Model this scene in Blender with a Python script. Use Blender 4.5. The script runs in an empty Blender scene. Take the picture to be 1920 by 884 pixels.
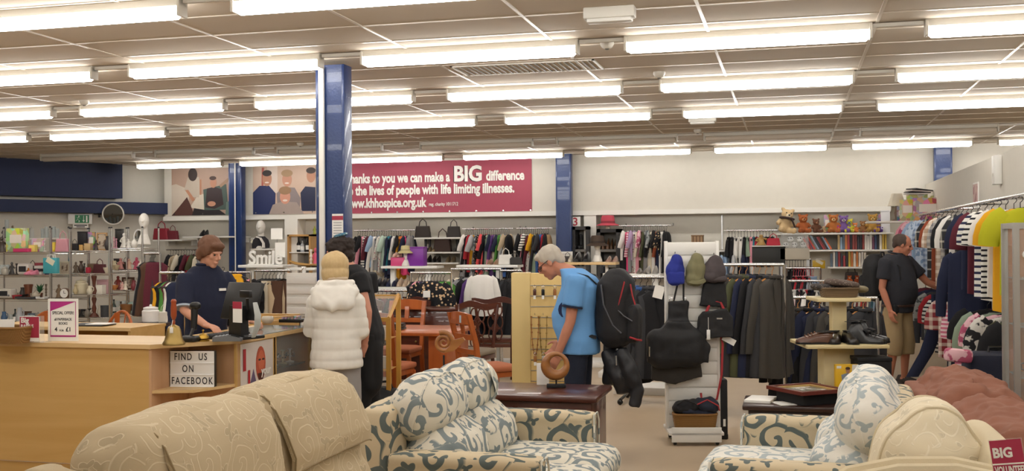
import bpy, bmesh, math, random
from mathutils import Vector, Matrix, Euler, noise
random.seed(7)
SC=bpy.context.scene
C=SC.collection
pi=math.pi; sin=math.sin; cos=math.cos; rad=math.radians
# ------------------------------------------------ camera (measured: f = 2000 px, yaw 14.65 deg)
F=2000.; TH=math.atan(523/2000.); PT=rad(0.36); RO=0.007; HC=1.65
def _basis():
    c,s=cos(TH),sin(TH); f0=Vector((-s,c,0)); r0=Vector((c,s,0)); z=Vector((0,0,1))
    f=f0*cos(PT)+z*sin(PT); u0=z*cos(PT)-f0*sin(PT)
    return r0*cos(RO)-u0*sin(RO), u0*cos(RO)+r0*sin(RO), f
RV,UV,FV=_basis()
cd=bpy.data.cameras.new('camera'); cam=bpy.data.objects.new('camera',cd); C.objects.link(cam)
cd.sensor_width=36; cd.lens=36*F/1920; cd.clip_end=100
M=Matrix((RV,UV,-FV)).transposed().to_4x4(); M.translation=(0,0,HC); cam.matrix_world=M
SC.camera=cam
# ------------------------------------------------ world, exposure
W=bpy.data.worlds.new('world'); SC.world=W; W.use_nodes=True
W.node_tree.nodes['Background'].inputs[0].default_value=(1,.95,.88,1)
W.node_tree.nodes['Background'].inputs[1].default_value=.25
SC.view_settings.view_transform='Standard'; SC.view_settings.look='None'
SC.view_settings.exposure=0.0; SC.view_settings.gamma=1; SC.view_settings.use_curve_mapping=False
TUBE=18.5
TUBE_COL=(1,.98,.945)
# ------------------------------------------------ points in the room from measured directions
def ray(x,y): return FV+RV*((x-960)/F)+UV*((442-y)/F)
def at(x,y,d): return Vector((0,0,HC))+ray(x,y)*d
def onz(x,y,z):
    q=ray(x,y); t=(z-HC)/q.z; return Vector((q.x*t,q.y*t,z))
def onY(x,y,Y):
    q=ray(x,y); t=Y/q.y; return Vector((q.x*t,Y,HC+q.z*t))
def onX(x,y,X):
    q=ray(x,y); t=X/q.x; return Vector((X,q.y*t,HC+q.z*t))
def onleft(x,y,off=0.):
    L=Vector((-12.15,18.95,HC)); n=Vector((2.0,-1.0,0)).normalized(); q=ray(x,y); t=(n.dot(L-Vector((0,0,HC)))+off)/n.dot(q); return Vector((0,0,HC))+q*t
def XY(x,Y): return onY(x,450,Y).x
# ------------------------------------------------ colours and materials
def lin(h):
    if not isinstance(h,str): return tuple(h[:3])
    o=[]
    for i in (0,2,4):
        v=int(h[i:i+2],16)/255
        o.append(v/12.92 if v<=.04045 else ((v+.055)/1.055)**2.4)
    return tuple(o)
class NT:
    def __init__(s,m): s.t=m.node_tree; s.n=s.t.nodes; s.l=s.t.links
    def __call__(s,ty,ins=None,**kw):
        n=s.n.new('ShaderNode'+ty)
        for k,v in kw.items(): setattr(n,k,v)
        for k,v in (ins or {}).items(): s.put(n.inputs[k],v)
        return n
    def put(s,sock,v):
        if isinstance(v,bpy.types.NodeSocket): s.l.new(v,sock)
        elif isinstance(v,bpy.types.Node): s.l.new(v.outputs[0],sock)
        elif sock.type=='RGBA': sock.default_value=(*lin(v),1)
        else: sock.default_value=v
    def m(s,op,a,b=0.,c=0.):
        n=s.n.new('ShaderNodeMath'); n.operation=op
        s.put(n.inputs[0],a); s.put(n.inputs[1],b); s.put(n.inputs[2],c); return n.outputs[0]
    def mix(s,f,a,b):
        n=s.n.new('ShaderNodeMix'); n.data_type='RGBA'
        s.put(n.inputs[0],f); s.put(n.inputs[6],a); s.put(n.inputs[7],b); return n.outputs[2]
    def step(s,v,a,b):
        n=s('MapRange',{0:v,1:a,2:b}); return n.outputs[0]
    def uv(s,sc,rot=0):
        return s('Mapping',{0:s('TexCoord').outputs['UV'],3:(sc,sc,sc),2:(0,0,rot)}).outputs[0]
    def ob(s,sc):
        return s('Mapping',{0:s('TexCoord').outputs['Object'],3:sc if isinstance(sc,tuple) else (sc,)*3}).outputs[0]
MATS={}
def mat(name,col,rough=.6,metal=0.,col2=None,pat=None,sc=10.,bump=0.,bsc=60.,coat=0.,trans=0.,emit=0.,alpha=1.,spec=.5,thr=None):
    if name in MATS: return MATS[name]
    m=bpy.data.materials.new(name); m.use_nodes=True; t=NT(m); MATS[name]=m
    b=t.n['Principled BSDF']; I=b.inputs
    I['Roughness'].default_value=rough; I['Metallic'].default_value=metal
    I['Coat Weight'].default_value=coat; I['Transmission Weight'].default_value=trans
    I['Alpha'].default_value=alpha; I['Specular IOR Level'].default_value=spec
    if trans: I['IOR'].default_value=1.3
    base=col
    if col=='obj': base=t('ObjectInfo').outputs['Color']
    if col2 is None and base is col: col2=tuple(v*.82 for v in lin(col))
    h=None
    if pat is None or pat=='noise':
        n=t('TexNoise',{'Vector':t.ob(1.),'Scale':sc,'Detail':3.})
        if base is col: base=t.mix(t.m('MULTIPLY',n,.8 if pat else .35),col,col2)
    elif pat.startswith('wood'):
        s={'x':(.6,9,9),'y':(9,.6,9),'z':(9,9,.6)}[pat[-1]]
        n=t('TexNoise',{'Vector':t.ob(s),'Scale':sc,'Detail':5.,'Distortion':.6})
        base=t.mix(t.step(n,.3,.7),col,col2); h=n.outputs[0]
    elif pat[:6]=='stripe':
        g=t('SeparateXYZ',{0:t.ob(1.)}).outputs['xyz'.index(pat[6])]
        f=t.m('FRACT',t.m('MULTIPLY',t.m('ADD',g,50.),sc)); base=t.mix(t.m('GREATER_THAN',f,thr or .55),base,col2)
    elif pat=='check':
        sx=t('SeparateXYZ',{0:t.ob(1.)})
        fx=t.m('GREATER_THAN',t.m('FRACT',t.m('MULTIPLY',t.m('ADD',sx.outputs[0],50.),sc)),thr or .5)
        fz=t.m('GREATER_THAN',t.m('FRACT',t.m('MULTIPLY',t.m('ADD',sx.outputs[2],50.),sc)),thr or .5)
        base=t.mix(t.m('MULTIPLY',t.m('ADD',fx,fz),.5),base,col2)
    elif pat=='spots':
        v=t('TexVoronoi',{'Vector':t.ob(1.),'Scale':sc})
        base=t.mix(t.step(v.outputs['Distance'],thr or .32,(thr or .32)-.05),base,col2)
    elif pat=='blotch':
        n=t('TexNoise',{'Vector':t.ob(1.),'Scale':sc,'Detail':2.})
        base=t.mix(t.step(n,.5,.54),base,col2)
    elif pat=='multi':   # many colours in small patches (printed packets, books)
        v=t('TexVoronoi',{'Vector':t.ob(1.),'Scale':sc})
        base=t.mix(.55,v.outputs['Color'],col)
    elif pat=='wicker':
        w=t('TexWave',{'Vector':t.ob(1.),'Scale':sc,'Distortion':1.5},bands_direction='Z')
        w2=t('TexWave',{'Vector':t.ob(1.),'Scale':sc*1.3,'Distortion':1.},bands_direction='X')
        h=t.m('MULTIPLY',w.outputs[1],w2.outputs[1]); base=t.mix(h,col2,col)
    elif pat in('scroll','damask'):
        u=t.uv(sc)
        nz=t('TexNoise',{'Vector':u,'Scale':1.3,'Detail':1.})
        u2=t('VectorMath',{0:u,1:t('VectorMath',{0:nz.outputs['Color'],1:(.45,.45,0)},operation='MULTIPLY').outputs[0]},operation='ADD').outputs[0]
        def swirl(vec,scale,turn,mask,ph):
            v=t('TexVoronoi',{'Vector':vec,'Scale':scale,'Randomness':.75},voronoi_dimensions='2D')
            d=t('VectorMath',{0:t('VectorMath',{0:vec,1:(scale,scale,scale)},operation='MULTIPLY').outputs[0],1:t('VectorMath',{0:v.outputs['Position'],1:(scale,scale,scale)},operation='MULTIPLY').outputs[0]},operation='SUBTRACT').outputs[0]
            s=t('SeparateXYZ',{0:d}); a=t.m('ARCTAN2',s.outputs[1],s.outputs[0])
            r=v.outputs['Distance']
            w=t.m('SINE',t.m('ADD',t.m('ADD',a,t.m('MULTIPLY',r,turn)),ph))
            return w,r,a
        w,r,a=swirl(u2,1.,15.,.5,0.)
        vine=t.m('MULTIPLY',t.step(w,.25,.4),t.step(r,.56,.50))
        wi,ri,ai=swirl(u2,2.3,0.,.4,1.)
        pet=t.m('MULTIPLY',t.step(t.m('SUBTRACT',t.m('ADD',.30,t.m('MULTIPLY',t.m('SINE',t.m('MULTIPLY',ai,3.)),.13)),ri),.0,.03),t.step(r,.46,.52))
        tot=t.m('MAXIMUM',vine,pet)
        if pat=='scroll': base=t.mix(tot,col,col2)
        else:
            def band(v,c0,wd): return t.step(t.m('ABSOLUTE',t.m('SUBTRACT',v,c0)),wd,wd*.3)
            e1=t.m('MULTIPLY',band(w,.3,.3),t.step(r,.58,.50))
            e2=t.m('MULTIPLY',band(t.m('SUBTRACT',t.m('ADD',.30,t.m('MULTIPLY',t.m('SINE',t.m('MULTIPLY',ai,3.)),.13)),ri),.02,.04),t.step(r,.4,.48))
            e=t.m('MAXIMUM',e1,e2); h=e
            dk=tuple(q*.70 for q in lin(col))
            base=t.mix(t.m('MULTIPLY',e,.75),t.mix(t.m('MULTIPLY',pet,.5),col,dk),col2)
    t.put(I['Base Color'],base)
    if emit: t.put(I['Emission Color'],base); I['Emission Strength'].default_value=emit
    if bump:
        if h is None or pat.startswith('wood'): h=t('TexNoise',{'Vector':t.ob(1.),'Scale':bsc,'Detail':3.}).outputs[0]
        bp=t('Bump',{'Strength':bump,'Distance':.01,'Height':h}); t.put(I['Normal'],bp)
    return m
# ------------------------------------------------ mesh builder
def rot(rx=0,ry=0,rz=0): return Euler((rx,ry,rz)).to_matrix()
class MB:
    def __init__(s): s.v=[]; s.f=[]; s.m=[]; s.mi=0; s.T=None
    def add(s,vs,fs):
        o=len(s.v)
        for p in vs:
            p=Vector(p); s.v.append(s.T@p if s.T else p)
        for f in fs: s.f.append([i+o for i in f]); s.m.append(s.mi)
        return s
    def box(s,c,d,R=None,b=0.):
        x,y,z=[q/2 for q in d]; c=Vector(c)
        if b>0:
            b=min(b,x*.95,y*.95,z*.95); g=[]
            for sx in(-1,1):
                for sy in(-1,1):
                    for sz in(-1,1): g.append(Vector((sx*x,sy*y,sz*z)))
            bm=bmesh.new(); bmesh.ops.create_cube(bm,size=2)
            for q in bm.verts: q.co=Vector((q.co.x*x,q.co.y*y,q.co.z*z))
            bmesh.ops.bevel(bm,geom=bm.edges[:],offset=b,segments=2,affect='EDGES',profile=.5)
            bm.verts.index_update()
            vs=[q.co.copy() for q in bm.verts]; fs=[[q.index for q in f.verts] for f in bm.faces]; bm.free()
        else:
            vs=[Vector((a,e,f)) for a in(-x,x) for e in(-y,y) for f in(-z,z)]
            fs=[(0,1,3,2),(4,6,7,5),(0,4,5,1),(2,3,7,6),(0,2,6,4),(1,5,7,3)]
        if R: vs=[R@q for q in vs]
        return s.add([q+c for q in vs],fs)
    def bx(s,x0,x1,y0,y1,z0,z1,b=0.): return s.box(((x0+x1)/2,(y0+y1)/2,(z0+z1)/2),(abs(x1-x0),abs(y1-y0),abs(z1-z0)),None,b)
    def tube(s,pts,r,n=8,flat=1.,closed=False,up=None):
        pts=[Vector(p) for p in pts]; k=len(pts)
        rs=r if isinstance(r,(list,tuple)) else [r]*k
        up=Vector(up) if up else None; vs=[]
        for i,p in enumerate(pts):
            a=pts[(i-1)%k if closed else max(i-1,0)]; e=pts[(i+1)%k if closed else min(i+1,k-1)]
            d=(e-a).normalized() if (e-a).length>1e-9 else Vector((0,0,1))
            if up is None: up=Vector((0,0,1)) if abs(d.z)<.9 else Vector((0,1,0))
            x=d.cross(up)
            if x.length<1e-6: x=d.orthogonal()
            x.normalize(); y=x.cross(d).normalized(); up=y
            for j in range(n):
                t=2*pi*j/n; vs.append(p+x*(cos(t)*rs[i])+y*(sin(t)*rs[i]*flat))
        fs=[]
        for i in range(k if closed else k-1):
            i2=(i+1)%k
            for j in range(n): fs.append((i*n+j,i*n+(j+1)%n,i2*n+(j+1)%n,i2*n+j))
        if not closed: fs.append(list(range(n-1,-1,-1))); fs.append([(k-1)*n+j for j in range(n)])
        return s.add(vs,fs)
    def lathe(s,prof,n=16,c=(0,0,0),R=None,sy=1.):
        vs=[];fs=[];c=Vector(c);k=len(prof)
        for r,z in prof:
            for j in range(n):
                q=Vector((cos(2*pi*j/n)*max(r,1e-4),sin(2*pi*j/n)*max(r,1e-4)*sy,z)); vs.append((R@q if R else q)+c)
        for i in range(k-1):
            for j in range(n): fs.append((i*n+j,i*n+(j+1)%n,(i+1)*n+(j+1)%n,(i+1)*n+j))
        fs.append(list(range(n-1,-1,-1))); fs.append([(k-1)*n+j for j in range(n)])
        return s.add(vs,fs)
    def ell(s,c,r,R=None,n=12,k=8):
        if not isinstance(r,(tuple,list)): r=(r,r,r)
        vs=[];c=Vector(c)
        for i in range(k+1):
            t=pi*i/k
            for j in range(n):
                q=Vector((r[0]*max(sin(t),.004)*cos(2*pi*j/n),r[1]*max(sin(t),.004)*sin(2*pi*j/n),r[2]*cos(t)))
                vs.append((R@q if R else q)+c)
        fs=[(i*n+j,(i+1)*n+j,(i+1)*n+(j+1)%n,i*n+(j+1)%n) for i in range(k) for j in range(n)]
        fs+= [list(range(n)),[k*n+j for j in range(n-1,-1,-1)]]
        return s.add(vs,fs)
    def prism(s,poly,h,o=(0,0,0),ax='z',R=None):
        # polygon in a plane, extruded by h along ax
        o=Vector(o); n=len(poly)
        def P(a,b,t):
            q=Vector({'z':(a,b,t),'y':(a,t,b),'x':(t,a,b)}[ax]); return (R@q if R else q)+o
        vs=[P(a,b,0) for a,b in poly]+[P(a,b,h) for a,b in poly]
        fs=[list(range(n-1,-1,-1)),list(range(n,2*n))]+[(i,(i+1)%n,n+(i+1)%n,n+i) for i in range(n)]
        return s.add(vs,fs)
    def loft(s,rings,cap=True,close=True):
        n=len(rings[0]); vs=[p for r in rings for p in r]; fs=[]
        for i in range(len(rings)-1):
            for j in range(n if close else n-1): fs.append((i*n+j,i*n+(j+1)%n,(i+1)*n+(j+1)%n,(i+1)*n+j))
        if cap: fs.append(list(range(n-1,-1,-1))); fs.append([(len(rings)-1)*n+j for j in range(n)])
        return s.add(vs,fs)
    def cush(s,c,d,r=.4,bulge=.1,R=None,n=8,nz=0.,seed=0,ns=4.):
        # soft rounded block: edges rounded by r*half size, faces swollen by bulge, creased by noise
        bm=bmesh.new(); bmesh.ops.create_cube(bm,size=2); bmesh.ops.subdivide_edges(bm,edges=bm.edges[:],cuts=n,use_grid_fill=True)
        h=[q/2 for q in d]; rr=min(h)*r; vs=[]; c=Vector(c)
        for i,q in enumerate(bm.verts):
            q.index=i; p=q.co
            P=Vector((p.x*h[0],p.y*h[1],p.z*h[2]))
            inn=Vector([max(-(h[k]-rr),min(h[k]-rr,P[k])) for k in range(3)])
            dv=P-inn
            if dv.length>1e-6: P=inn+dv.normalized()*rr
            for k in range(3):
                a,b=[(1-p[j]**2) for j in range(3) if j!=k]
                P[k]+= bulge*min(h)*p[k]*a*b
            if nz:
                w=noise.noise(Vector((P.x*ns+seed*3.1,P.y*ns,P.z*ns)))
                P+=P.normalized()*w*nz
            vs.append((R@P if R else P)+c)
        fs=[[q.index for q in f.verts] for f in bm.faces]; bm.free()
        return s.add(vs,fs)
    def mesh(s,name,mats,smooth=40,uvs=True):
        me=bpy.data.meshes.new(name); me.from_pydata([tuple(v) for v in s.v],[],s.f)
        for m in (mats if isinstance(mats,(list,tuple)) else [mats]): me.materials.append(m)
        me.polygons.foreach_set('material_index',s.m)
        bm=bmesh.new(); bm.from_mesh(me); bmesh.ops.recalc_face_normals(bm,faces=bm.faces[:]); bm.to_mesh(me); bm.free()
        finish(me,smooth,uvs)
        return me
    def build(s,name,mats,parent=None,loc=(0,0,0),rz=0,smooth=40,uvs=True):
        o=bpy.data.objects.new(name,s.mesh(name,mats,smooth,uvs)); C.objects.link(o)
        o.location=loc; o.rotation_euler=(0,0,rz) if not isinstance(rz,tuple) else rz
        if parent: o.parent=parent
        return o
def finish(me,smooth=40,uvs=True):
    me.polygons.foreach_set('use_smooth',[bool(smooth)]*len(me.polygons))
    if smooth and smooth<170: me.set_sharp_from_angle(angle=rad(smooth))
    if uvs:
        u=me.uv_layers.new(name='UVMap').data
        for p in me.polygons:
            n=p.normal; k=max(range(3),key=lambda i:abs(n[i])); a,b=[(1,2),(0,2),(0,1)][k]
            for li in p.loop_indices:
                co=me.vertices[me.loops[li].vertex_index].co; u[li].uv=(co[a],co[b])
TMP=bpy.data.scenes.new('scratch')
def evalmesh(o):
    TMP.collection.objects.link(o)
    with bpy.context.temp_override(scene=TMP,view_layer=TMP.view_layers[0]):
        dg=bpy.context.evaluated_depsgraph_get(); me=bpy.data.meshes.new_from_object(o.evaluated_get(dg))
    bpy.data.objects.remove(o); return me
def remesh(mb,name,mats,voxel=.01,sm=4,parent=None,fn=None,uvs=False,fac=.5):
    """one continuous surface from overlapping shapes"""
    me=mb.mesh('tmp',[],0,False); o=bpy.data.objects.new('tmp',me)
    r=o.modifiers.new('r','REMESH'); r.mode='VOXEL'; r.voxel_size=voxel; r.adaptivity=0
    if sm: q=o.modifiers.new('s','SMOOTH'); q.factor=fac; q.iterations=sm
    new=evalmesh(o); bpy.data.meshes.remove(me)
    new.name=name; new.materials.clear()
    for m in (mats if isinstance(mats,(list,tuple)) else [mats]): new.materials.append(m)
    if fn:
        for v in new.vertices: v.co=fn(v.co.copy(),v.normal.copy())
        new.update()
    finish(new,180,uvs)
    ob=bpy.data.objects.new(name,new); C.objects.link(ob)
    if parent: ob.parent=parent
    return ob
def tag(o,label=None,cat=None,group=None,kind=None):
    if label: o['label']=label
    if cat: o['category']=cat
    if group: o['group']=group
    if kind: o['kind']=kind
    return o
def thing(name,label,cat,loc=(0,0,0),rz=0,group=None):
    o=bpy.data.objects.new(name,None); C.objects.link(o); o.empty_display_size=.1
    o.location=loc; o.rotation_euler=(0,0,rz) if not isinstance(rz,tuple) else rz
    return tag(o,label,cat,group)
def dup(o,loc,rz=None,label=None,group=None):
    r=o.copy(); C.objects.link(r); r.location=loc
    if rz is not None: r.rotation_euler=(0,0,rz) if not isinstance(rz,tuple) else rz
    if label: r['label']=label
    if group: r['group']=group
    for ch in [q for q in bpy.data.objects if q.parent==o] if False else list(KIDS(o)):
        c=ch.copy(); C.objects.link(c); c.parent=r
        for g in list(KIDS(ch)):
            d=g.copy(); C.objects.link(d); d.parent=c
    return r
def KIDS(o): return o.children
def hug(ob,pts,r,name,mt,parent,off=.0,closed=False):
    # piping that follows a cushion's own surface
    from mathutils.bvhtree import BVHTree
    me=ob.data; b=BVHTree.FromPolygons([v.co for v in me.vertices],[p.vertices[:] for p in me.polygons])
    M=MB(); q=[]
    for p in pts:
        h=b.find_nearest(Vector(p)); q.append(h[0]+h[1]*off)
    M.tube(q,r,6,1.,closed); return M.build(name,mt,parent)
def text(s,size,mt,parent,loc,rotation,ext=.0015,bold=0.,sx=1.,name='lettering',align='LEFT',sp=1.):
    cu=bpy.data.curves.new('t','FONT'); cu.body=s; cu.size=size; cu.extrude=ext; cu.offset=bold; cu.align_x=align; cu.space_character=sp; cu.resolution_u=3
    me=evalmesh(bpy.data.objects.new('t',cu)); bpy.data.curves.remove(cu)
    for v in me.vertices: v.co.x*=sx
    me.materials.clear(); me.materials.append(mt); me.name=name
    o=bpy.data.objects.new(name,me); C.objects.link(o); o.location=loc; o.rotation_euler=rotation
    if parent: o.parent=parent
    return o
def struct(name,mb,m,smooth=0): return tag(mb.build(name,m,smooth=smooth),kind='structure')
ORD=['first','second','third','fourth','fifth','sixth','seventh','eighth','ninth','tenth','eleventh','twelfth','thirteenth','fourteenth','fifteenth','sixteenth','seventeenth','eighteenth','nineteenth','twentieth','twenty-first','twenty-second','twenty-third','twenty-fourth','twenty-fifth','twenty-sixth','twenty-seventh','twenty-eighth','twenty-ninth','thirtieth']+['thirty-'+q for q in ['first','second','third','fourth','fifth','sixth','seventh','eighth','ninth']]+['fortieth']
# ================================================================ ROOM SHELL
WALL=mat('painted_wall','D9D4C8',.75,bump=.02,bsc=300)
WHITE=mat('white_gloss_paint','E9E6DE',.45)
WHITEP=mat('white_laminate','E8E6E0',.4)
BLUE=mat('navy_gloss_paint','1A3468',.38,bump=.2,bsc=45,coat=.2)
BLUED=mat('navy_panel_paint','1F2C50',.6)
CEIL=mat('ceiling_tile','C6B9A8',.9,col2='BFB2A0',pat='noise',sc=1.2)
GRID=mat('ceiling_grid_bar','D8CDBE',.35)
FLOORM=mat('vinyl_floor','C4B094',.42,col2='B5A085',pat='noise',sc=2.2,bump=.015,bsc=30)
CHROME=mat('chrome','D8D8D8',.18,1.)
STEEL=mat('brushed_steel','B8B8B8',.32,1.)
BLACKP=mat('black_plastic','141414',.4)
BLACKM=mat('black_matt','18181A',.8)
TAGW=mat('white_card','F2F0EA',.7)
CEILZ=3.2; YB=18.65
def wl(p): return None
struct('floor',MB().bx(-26,10,-3,19.2,-.1,0),FLOORM)
struct('ceiling',MB().bx(-26,10,-3,19.2,CEILZ,CEILZ+.1),CEIL)
g=MB()
k=-14
for k in range(-12,11):
    x=-4.13+1.184*k
    if -18<x<9: g.bx(x-.012,x+.012,-2.9,18.6,CEILZ-.006,CEILZ)
for k in range(0,36):
    y=1.2+.592*k-3.6
    if y<18.5: g.bx(-17,9,y-.011,y+.011,CEILZ-.005,CEILZ)
struct('trim_1',g,GRID)
# back wall: upper wall stands forward of the lower, recessed one
struct('wall_back',MB().bx(-13.2,10,18.95,19.2,0,CEILZ).bx(-11.97,10,YB,18.95,2.2,CEILZ),WALL)
struct('trim_2',MB().bx(-11.97,1.6,YB-.05,18.95,2.12,2.2),WHITE)
L0=Vector((-12.15,18.95)); LD=Vector((-1.,-2.0)).normalized(); LN=Vector((LD.y,-LD.x))   # left wall runs at a slant
def leftp(t,off=0.): q=L0+LD*t+Vector((-LD.y,LD.x))*off; return q
if Vector((-LD.y,LD.x)).x<0: pass
def leftpoly(t0,t1,o0,o1):
    return [tuple(leftp(t0,o0)),tuple(leftp(t1,o0)),tuple(leftp(t1,o1)),tuple(leftp(t0,o1))]
sgn=1 if Vector((-LD.y,LD.x)).x>0 else -1
struct('wall_left',MB().prism(leftpoly(-1,24,0,-.2*sgn),CEILZ),WALL)
struct('wall_right',MB().bx(9,9.2,-3,19,0,CEILZ),WALL)
struct('wall_front',MB().bx(-26,9,-3.2,-3,0,CEILZ),WALL)
# navy bulkhead above the slanted wall and the navy beam below it
struct('wall_left_bulkhead',MB().prism(leftpoly(1.05,16,0,.25*sgn),.66,(0,0,2.54)),BLUED)
struct('trim_3',MB().prism(leftpoly(.0,16,0,.36*sgn),.22,(0,0,2.25)),BLUED)
# partition on the right
struct('wall_partition',MB().bx(2.1,2.2,5.2,18.3,0,2.53),WALL)
# ---------------------------------------------------------------- columns (steel, painted navy)
def column(X,Y,label,d=.27,z1=CEILZ,pipe=False):
    t=thing('steel_column',label,'column',(X,Y,0))
    m=MB(); w=d/2; e=w*.62; th=.02
    m.bx(-w+.012,w-.012,-e+.006,e-.006,0,z1)
    for sx in(-1,1): m.bx(sx*(w-.012)-.012,sx*(w-.012)+.012,-e,e,0,z1,.004)
    m.build('shaft',BLUE,t)
    MB().bx(-w-.03,w+.03,-e-.03,e+.03,0,.02).build('base_plate',BLUE,t)
    if pipe:
        MB().bx(-w+.04,-w+.088,-e-.035,-e-.004,.6,z1-.02,.006).build('cable_trunking',WHITE,t)
    return t
column(XY(593,8.34)+.132,8.42,'nearest navy steel column, with white cable trunking, behind the white-coated shopper',.262,CEILZ-.035,True)
c=column(-10.25,18.42,'navy steel column between the two wall photographs',.27); MB().tube([(.02,-.115,.1),(.02,-.115,CEILZ)],.012).build('conduit_pipe',WHITE,c)
column(-3.86,18.42,'navy steel column right of the red banner with a paper notice on it',.27)
column(2.38,18.42,'navy steel column top showing above the right partition',.27)
# white boxed columns of the back wall
struct('trim_4',MB().bx(-9.35,-9.08,18.6,18.95,0,2.12),WHITE)
struct('trim_5',MB().bx(-3.55,-3.33,18.62,18.95,0,2.12),WHITE)
# ---------------------------------------------------------------- fluorescent fittings
TUBEM=mat('tube_glow','FFFFFF',.4)
_t=NT(TUBEM); _t.put(_t.n['Principled BSDF'].inputs['Emission Color'],TUBE_COL); _t.n['Principled BSDF'].inputs['Emission Strength'].default_value=TUBE
FITM=mat('white_fitting_metal','DAD6CC',.4)
def fitting(name,label,X,Y,L=1.78,lit=True,group=None):
    t=thing(name,label,'ceiling light',(X,Y,CEILZ),0,group)
    MB().bx(0,L,-.04,.04,-.05,0,.004).build('batten',FITM,t)
    for x in(0,L-.02): MB().bx(x,x+.02,-.05,.05,-.115,-.01,.004).build('end_bracket',FITM,t)
    MB().tube([(.025,0,-.085),(.045,0,-.085),(L-.045,0,-.085),(L-.025,0,-.085)],[.028,.045,.045,.028],10).build('tube',TUBEM if lit else GRID,t)
    MB().bx(L+.005,L+.345,-.015,.015,-.032,-.007).build('cable_tray',FITM,t)
    return t
ROWS=[(1.7,-10,1),(3.85,-10,1),(5.97,-8,2),(8.02,-8,3),(10.23,-8,4),(12.46,-8,5),(17.6,-3,5)]
RN=['row nearest the camera','second row from camera','row at the top edge','row above the near column','row behind the near column','row before the dark fittings','farthest row']
proto=None
for (Y,k0,_),rn in zip(ROWS,range(len(ROWS))):
    n=0
    for k in range(-4,7):
        X=-5.47+2.132*k+ (0.0 if Y<15 else .0)
        lo={0:-9.7,1:-9.7,2:-10.,3:-10,4:-12.,5:-12.1,6:-12.5}[rn]
        if X<lo or X>(4.2 if rn<2 else 5.8): continue
        n+=1
        lb='lit fluorescent light, %s from left in the %s'%(ORD[n-1],RN[rn])
        if proto is None: proto=fitting('fluorescent_light',lb,X,Y,group='lit fluorescent ceiling lights')
        else: dup(proto,(X,Y,CEILZ),0,lb)
p2=None
for n,X in enumerate((-12.3,-10.1,-7.9,-5.5,-3.35,-1.2,.93,3.07)):
    lb='unlit ceiling light, %s from left in the dark row by the back'%ORD[n]
    if p2 is None: p2=fitting('unlit_light',lb,X,15.5,lit=False,group='unlit ceiling lights')
    else: dup(p2,(X,15.5,CEILZ),0,lb)
# joining trunking between the fittings, sensors, emergency light, air grille
p=onz(1143,14,3.2)
t=thing('emergency_light','white box emergency light on the ceiling at the top of the photo','emergency light',(p.x,p.y,CEILZ),0)
MB().bx(-.17,.17,-.05,.05,-.075,0,.008).build('housing',FITM,t); MB().bx(-.15,.15,-.04,.04,-.1,-.07,.01).build('diffuser',mat('frosted_plastic','E8E6E0',.3),t)
p=onz(1320,222,3.2)
t=thing('emergency_light','small emergency light behind the fourth row of lights, right of centre','emergency light',(p.x,p.y-.25,CEILZ),0)
MB().bx(-.17,.17,-.05,.05,-.075,0,.008).build('housing',FITM,t); MB().bx(-.15,.15,-.04,.04,-.1,-.07,.01).build('diffuser',mat('frosted_plastic','E8E6E0',.3),t)
for x,y,lb in [(1236,135,'white smoke detector between two lit lights right of centre'),(158,188,'white smoke detector at the upper left of the ceiling'),(1308,243,'white smoke detector on the ceiling near the middle back'),(563,268,'small white smoke detector left of the near navy column'),(1134,74,'small white junction box in the gap of the near light row')]:
    p=onz(x,y,3.2); t=thing('smoke_detector',lb,'smoke detector',(p.x,p.y+(.1 if x==1134 else 0),CEILZ))
    MB().lathe([(.055,0),(.055,-.02),(.04,-.045),(.02,-.055)],14).build('body',FITM,t); MB().lathe([(.02,-.055),(.012,-.062)],8).build('sensor',mat('grey_plastic','6a6a66',.5),t)
a=onz(860,133,3.2); b=onz(1128,124,3.2)
t=thing('air_grille','grey slatted air grille set in the ceiling behind the near lights','air grille',(a.x,a.y,CEILZ))
m=MB(); 
for k in range(24): m.bx(.02+k*(b.x-a.x-.04)/24,.035+k*(b.x-a.x-.04)/24,-.24,.24,-.008,0)
m.build('slats',mat('grille_grey','A9A7A0',.5),t)
MB().bx(0,b.x-a.x,-.26,-.24,-.01,0).bx(0,b.x-a.x,.24,.26,-.01,0).bx(0,.02,-.26,.26,-.01,0).bx(b.x-a.x-.02,b.x-a.x,-.26,.26,-.01,0).build('frame',FITM,t)
# ================================================================ SEATING IN THE FOREGROUND
def wm(t):
    m=MB(); m.T=Matrix.LocRotScale(t.location,t.rotation_euler,None).inverted(); return m
BEIGE=mat('beige_damask','C0AE8E',.9,col2='D8CAAC',pat='damask',sc=5.5,bump=.25)
BEIGEP=mat('beige_plain_weave','BEAC8C',.95,bump=.3,bsc=400)
BEIGED=mat('beige_seam_piping','93805F',.95)
FLORAL=mat('grey_scroll_fabric','CDBD9E',.85,col2='5E6866',pat='scroll',sc=4.6,bump=.1,bsc=300)
FLORALW=mat('pale_scroll_fabric','DAD4C4',.75,col2='7C878A',pat='scroll',sc=5.2,bump=.15,bsc=25)
CREAM=mat('cream_damask','DCCFB2',.8,col2='E9DFC8',pat='damask',sc=5.,bump=.2)
CREAMP=mat('cream_plain_weave','D5C7A8',.9,bump=.2,bsc=400)
BROWN=mat('brown_suede','905E4A',.9,col2='7C4E3B',pat='noise',sc=8,bump=.35,bsc=9)
BROWND=mat('dark_brown_suede','5A3A2E',.9,bump=.3,bsc=12)
def fold(amp,fx,seed=0,ax=1):
    def f(co,n):
        q=Vector((co.x*fx[0],co.y*fx[1],co.z*fx[2]+seed*3.7))
        return co+n*amp*(noise.noise(q)+.5*noise.noise(q*2.1))
    return f
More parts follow.
